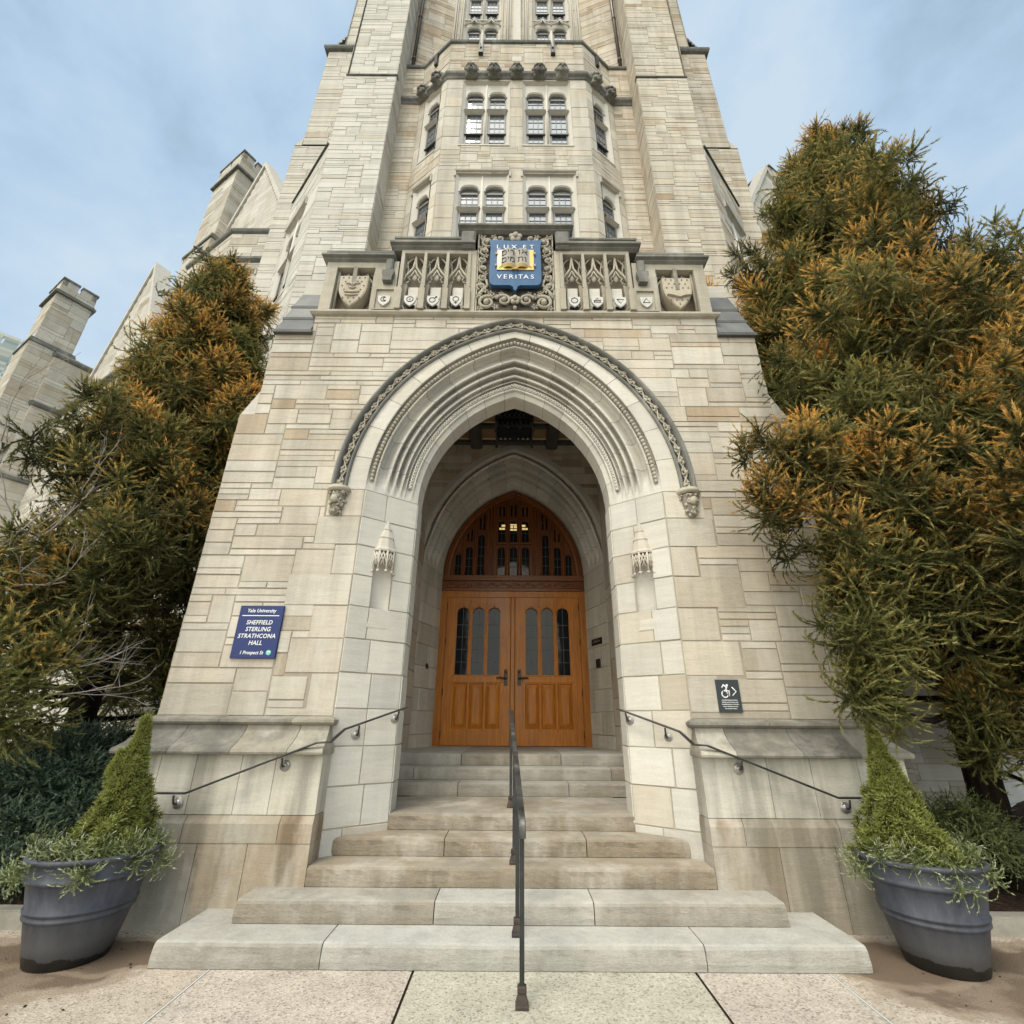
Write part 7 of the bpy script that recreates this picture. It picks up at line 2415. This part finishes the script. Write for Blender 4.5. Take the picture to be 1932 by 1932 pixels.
# bare shrub reaching in from the left
def bare_shrub():
    rng = np.random.default_rng(9)
    base = Vector((-5.35, 4.72, 0.0))
    t = thing('bare_shrub', tuple(base), 'leafless pale grey shrub reaching in at the left edge', 'shrub')
    mb = MB()

    def grow(p, d, L, r, depth):
        pts = [p]
        n = 6
        for k in range(n):
            d = (d + Vector((rng.normal(0, .13), rng.normal(0, .13), rng.normal(0.03, .10)))).normalized()
            p = p + d * (L / n)
            pts.append(p)
        mb.tube(pts, lambda q: r * (1 - 0.55 * q), 5)
        if depth == 0:
            return
        for k in range(3 if depth > 1 else 4):
            i = rng.integers(2, n + 1)
            dd = (d + Vector((rng.normal(0, .55), rng.normal(0, .45), rng.normal(0.05, .35)))).normalized()
            grow(pts[i], dd, L * rng.uniform(0.42, 0.68), r * 0.52, depth - 1)
    for (dx, dz, L, up) in ((0.72, 0.62, 1.7, 1.0), (0.55, 0.9, 2.0, 1.9), (0.30, 1.0, 2.4, 2.0), (0.8, 0.3, 1.5, 1.7), (0.15, 1.0, 2.3, 2.6), (0.7, 0.45, 1.6, 2.5), (0.75, 0.55, 1.7, 3.0)):
        s = base + Vector((rng.uniform(-.15, .15), rng.uniform(-.1, .1), 0))
        k = s + Vector((-0.12, -0.05, up))
        mb.tube([s, s.lerp(k, 0.5) + Vector((rng.normal(0, .05), 0, 0)), k], lambda q: 0.020 * (1 - 0.3 * q), 6)
        grow(k, Vector((dx, rng.normal(-0.04, .08), dz)).normalized(), L * 0.72, 0.014, 3)
    mb.build('twigs', ['pale_twig'], t)


bare_shrub()

# dwarf spruces and trailing juniper in the pots
TUFT = [Proto(80 + k, 9, 2, 0.55, 0.16, (5, 85), (0.5, 0.9), 0.4, 0.0, 3, 0.03) for k in range(4)]
SPR = [Proto(90 + k, 7, 7, 0.20, 0.05, (20, 80), (0.8, 1.3), 0.0, 0.55, 4, 0.02) for k in range(4)]
def dwarf_spruce(x, y, z0, h, r, tip, label, seed, prongs=()):
    rng = np.random.default_rng(seed)
    t = thing('dwarf_spruce', (x, y, z0), label, 'conifer', 'dwarf spruces in the planters')
    it = []
    for k in range(2300):
        q = rng.random() ** 1.5
        a = rng.uniform(0, 2 * math.pi)
        lump = 1 + 0.20 * math.sin(a * 3 + q * 9 + seed) + 0.14 * math.sin(a * 7 - q * 17) + 0.08 * math.sin(a * 11 + q * 31)
        rr = r * (1 - q) ** 1.30 * lump * (rng.uniform(0.86, 1.06) if k % 4 else rng.uniform(0.3, 0.8)) + 0.010
        p = (x + tip[0] * q + rr * math.cos(a), y + tip[1] * q + rr * math.sin(a), z0 + h * q + rng.normal(0, 0.012))
        it.append((p, (math.cos(a), math.sin(a), rng.uniform(0.4, 1.2)), rng.uniform(0.034, 0.056) * (1 - 0.3 * q), float(rng.uniform(0, 0.5)), float(np.clip(rng.normal(0.5, 0.18), 0, 1)), rng.uniform(0, 1)))
    for (px_, py_, pz_, ph) in prongs:
        for k in range(140):
            q = rng.random()
            a = rng.uniform(0, 2 * math.pi)
            rr = 0.05 * (1 - q) + 0.008
            it.append(((x + px_ + rr * math.cos(a), y + py_ + rr * math.sin(a), z0 + pz_ + ph * q), (math.cos(a) * .7, math.sin(a) * .7, 1), rng.uniform(0.026, 0.038), 0.3, 0.55, 0.5))
    spray_mesh('foliage', TUFT, it, 'spruce_leaf', t)
    mb = MB()
    mb.tube([(x, y, z0 - 0.05), (x + tip[0] * .5, y + tip[1] * .5, z0 + h * 0.5), (x + tip[0], y + tip[1], z0 + h * 0.96)], lambda q: 0.024 * (1 - 0.85 * q), 7)
    mb.build('trunk', ['bark'], t)


dwarf_spruce(-3.13, 4.52, 0.64, 0.93, 0.235, (-0.03, 0.05), 'pointed yellow green dwarf spruce in the left pot', 41, ((-0.11, -0.02, 0.50, 0.18),))
dwarf_spruce(3.08, 4.50, 0.63, 0.90, 0.275, (0.0, 0.05), 'broad cone shaped dwarf spruce in the right pot', 42)
def trailing(x, y, label, seed, arcs):
    rng = np.random.default_rng(seed)
    t = thing('trailing_juniper', (x, y, 0.63), label, 'trailing plant')
    it = []
    for k in range(120):
        a = rng.uniform(0, 2 * math.pi)
        rr = rng.uniform(0.18, 0.36)
        pale = 0.75 if rng.random() < 0.22 else rng.uniform(0, 0.35)
        dz = rng.uniform(-0.35, 0.75)
        if rng.random() < 0.4:
            dz = rng.uniform(-0.9, -0.2)
            rr = rng.uniform(0.33, 0.41)
        it.append(((x + rr * math.cos(a), y + rr * math.sin(a), 0.64 + rng.uniform(0.0, 0.10)), (math.cos(a), math.sin(a), dz), rng.uniform(0.065, 0.115), pale, float(np.clip(rng.normal(0.5, 0.2), 0, 1)), rng.uniform(0, 1)))
    for (a, n) in arcs:
        for k in range(n):
            aa = R(a) + rng.normal(0, 0.12)
            rr = rng.uniform(0.36, 0.47)
            it.append(((x + rr * math.cos(aa), y + rr * math.sin(aa), 0.66 - (rr - 0.36) * 0.9), (math.cos(aa), math.sin(aa), -1.1), rng.uniform(0.085, 0.13), rng.uniform(0.1, 0.6), 0.6, rng.uniform(0, 1)))
    spray_mesh('sprigs', SPR, it, 'juniper_leaf', t)


trailing(-3.17, 4.45, 'pale green juniper sprigs spilling over the left pot rim', 51, ((215, 9), (245, 4), (300, 8), (340, 9), (20, 6)))
trailing(3.09, 4.42, 'green juniper sprigs spilling over the right pot rim', 52, ((262, 7), (300, 5), (180, 7), (150, 5)))
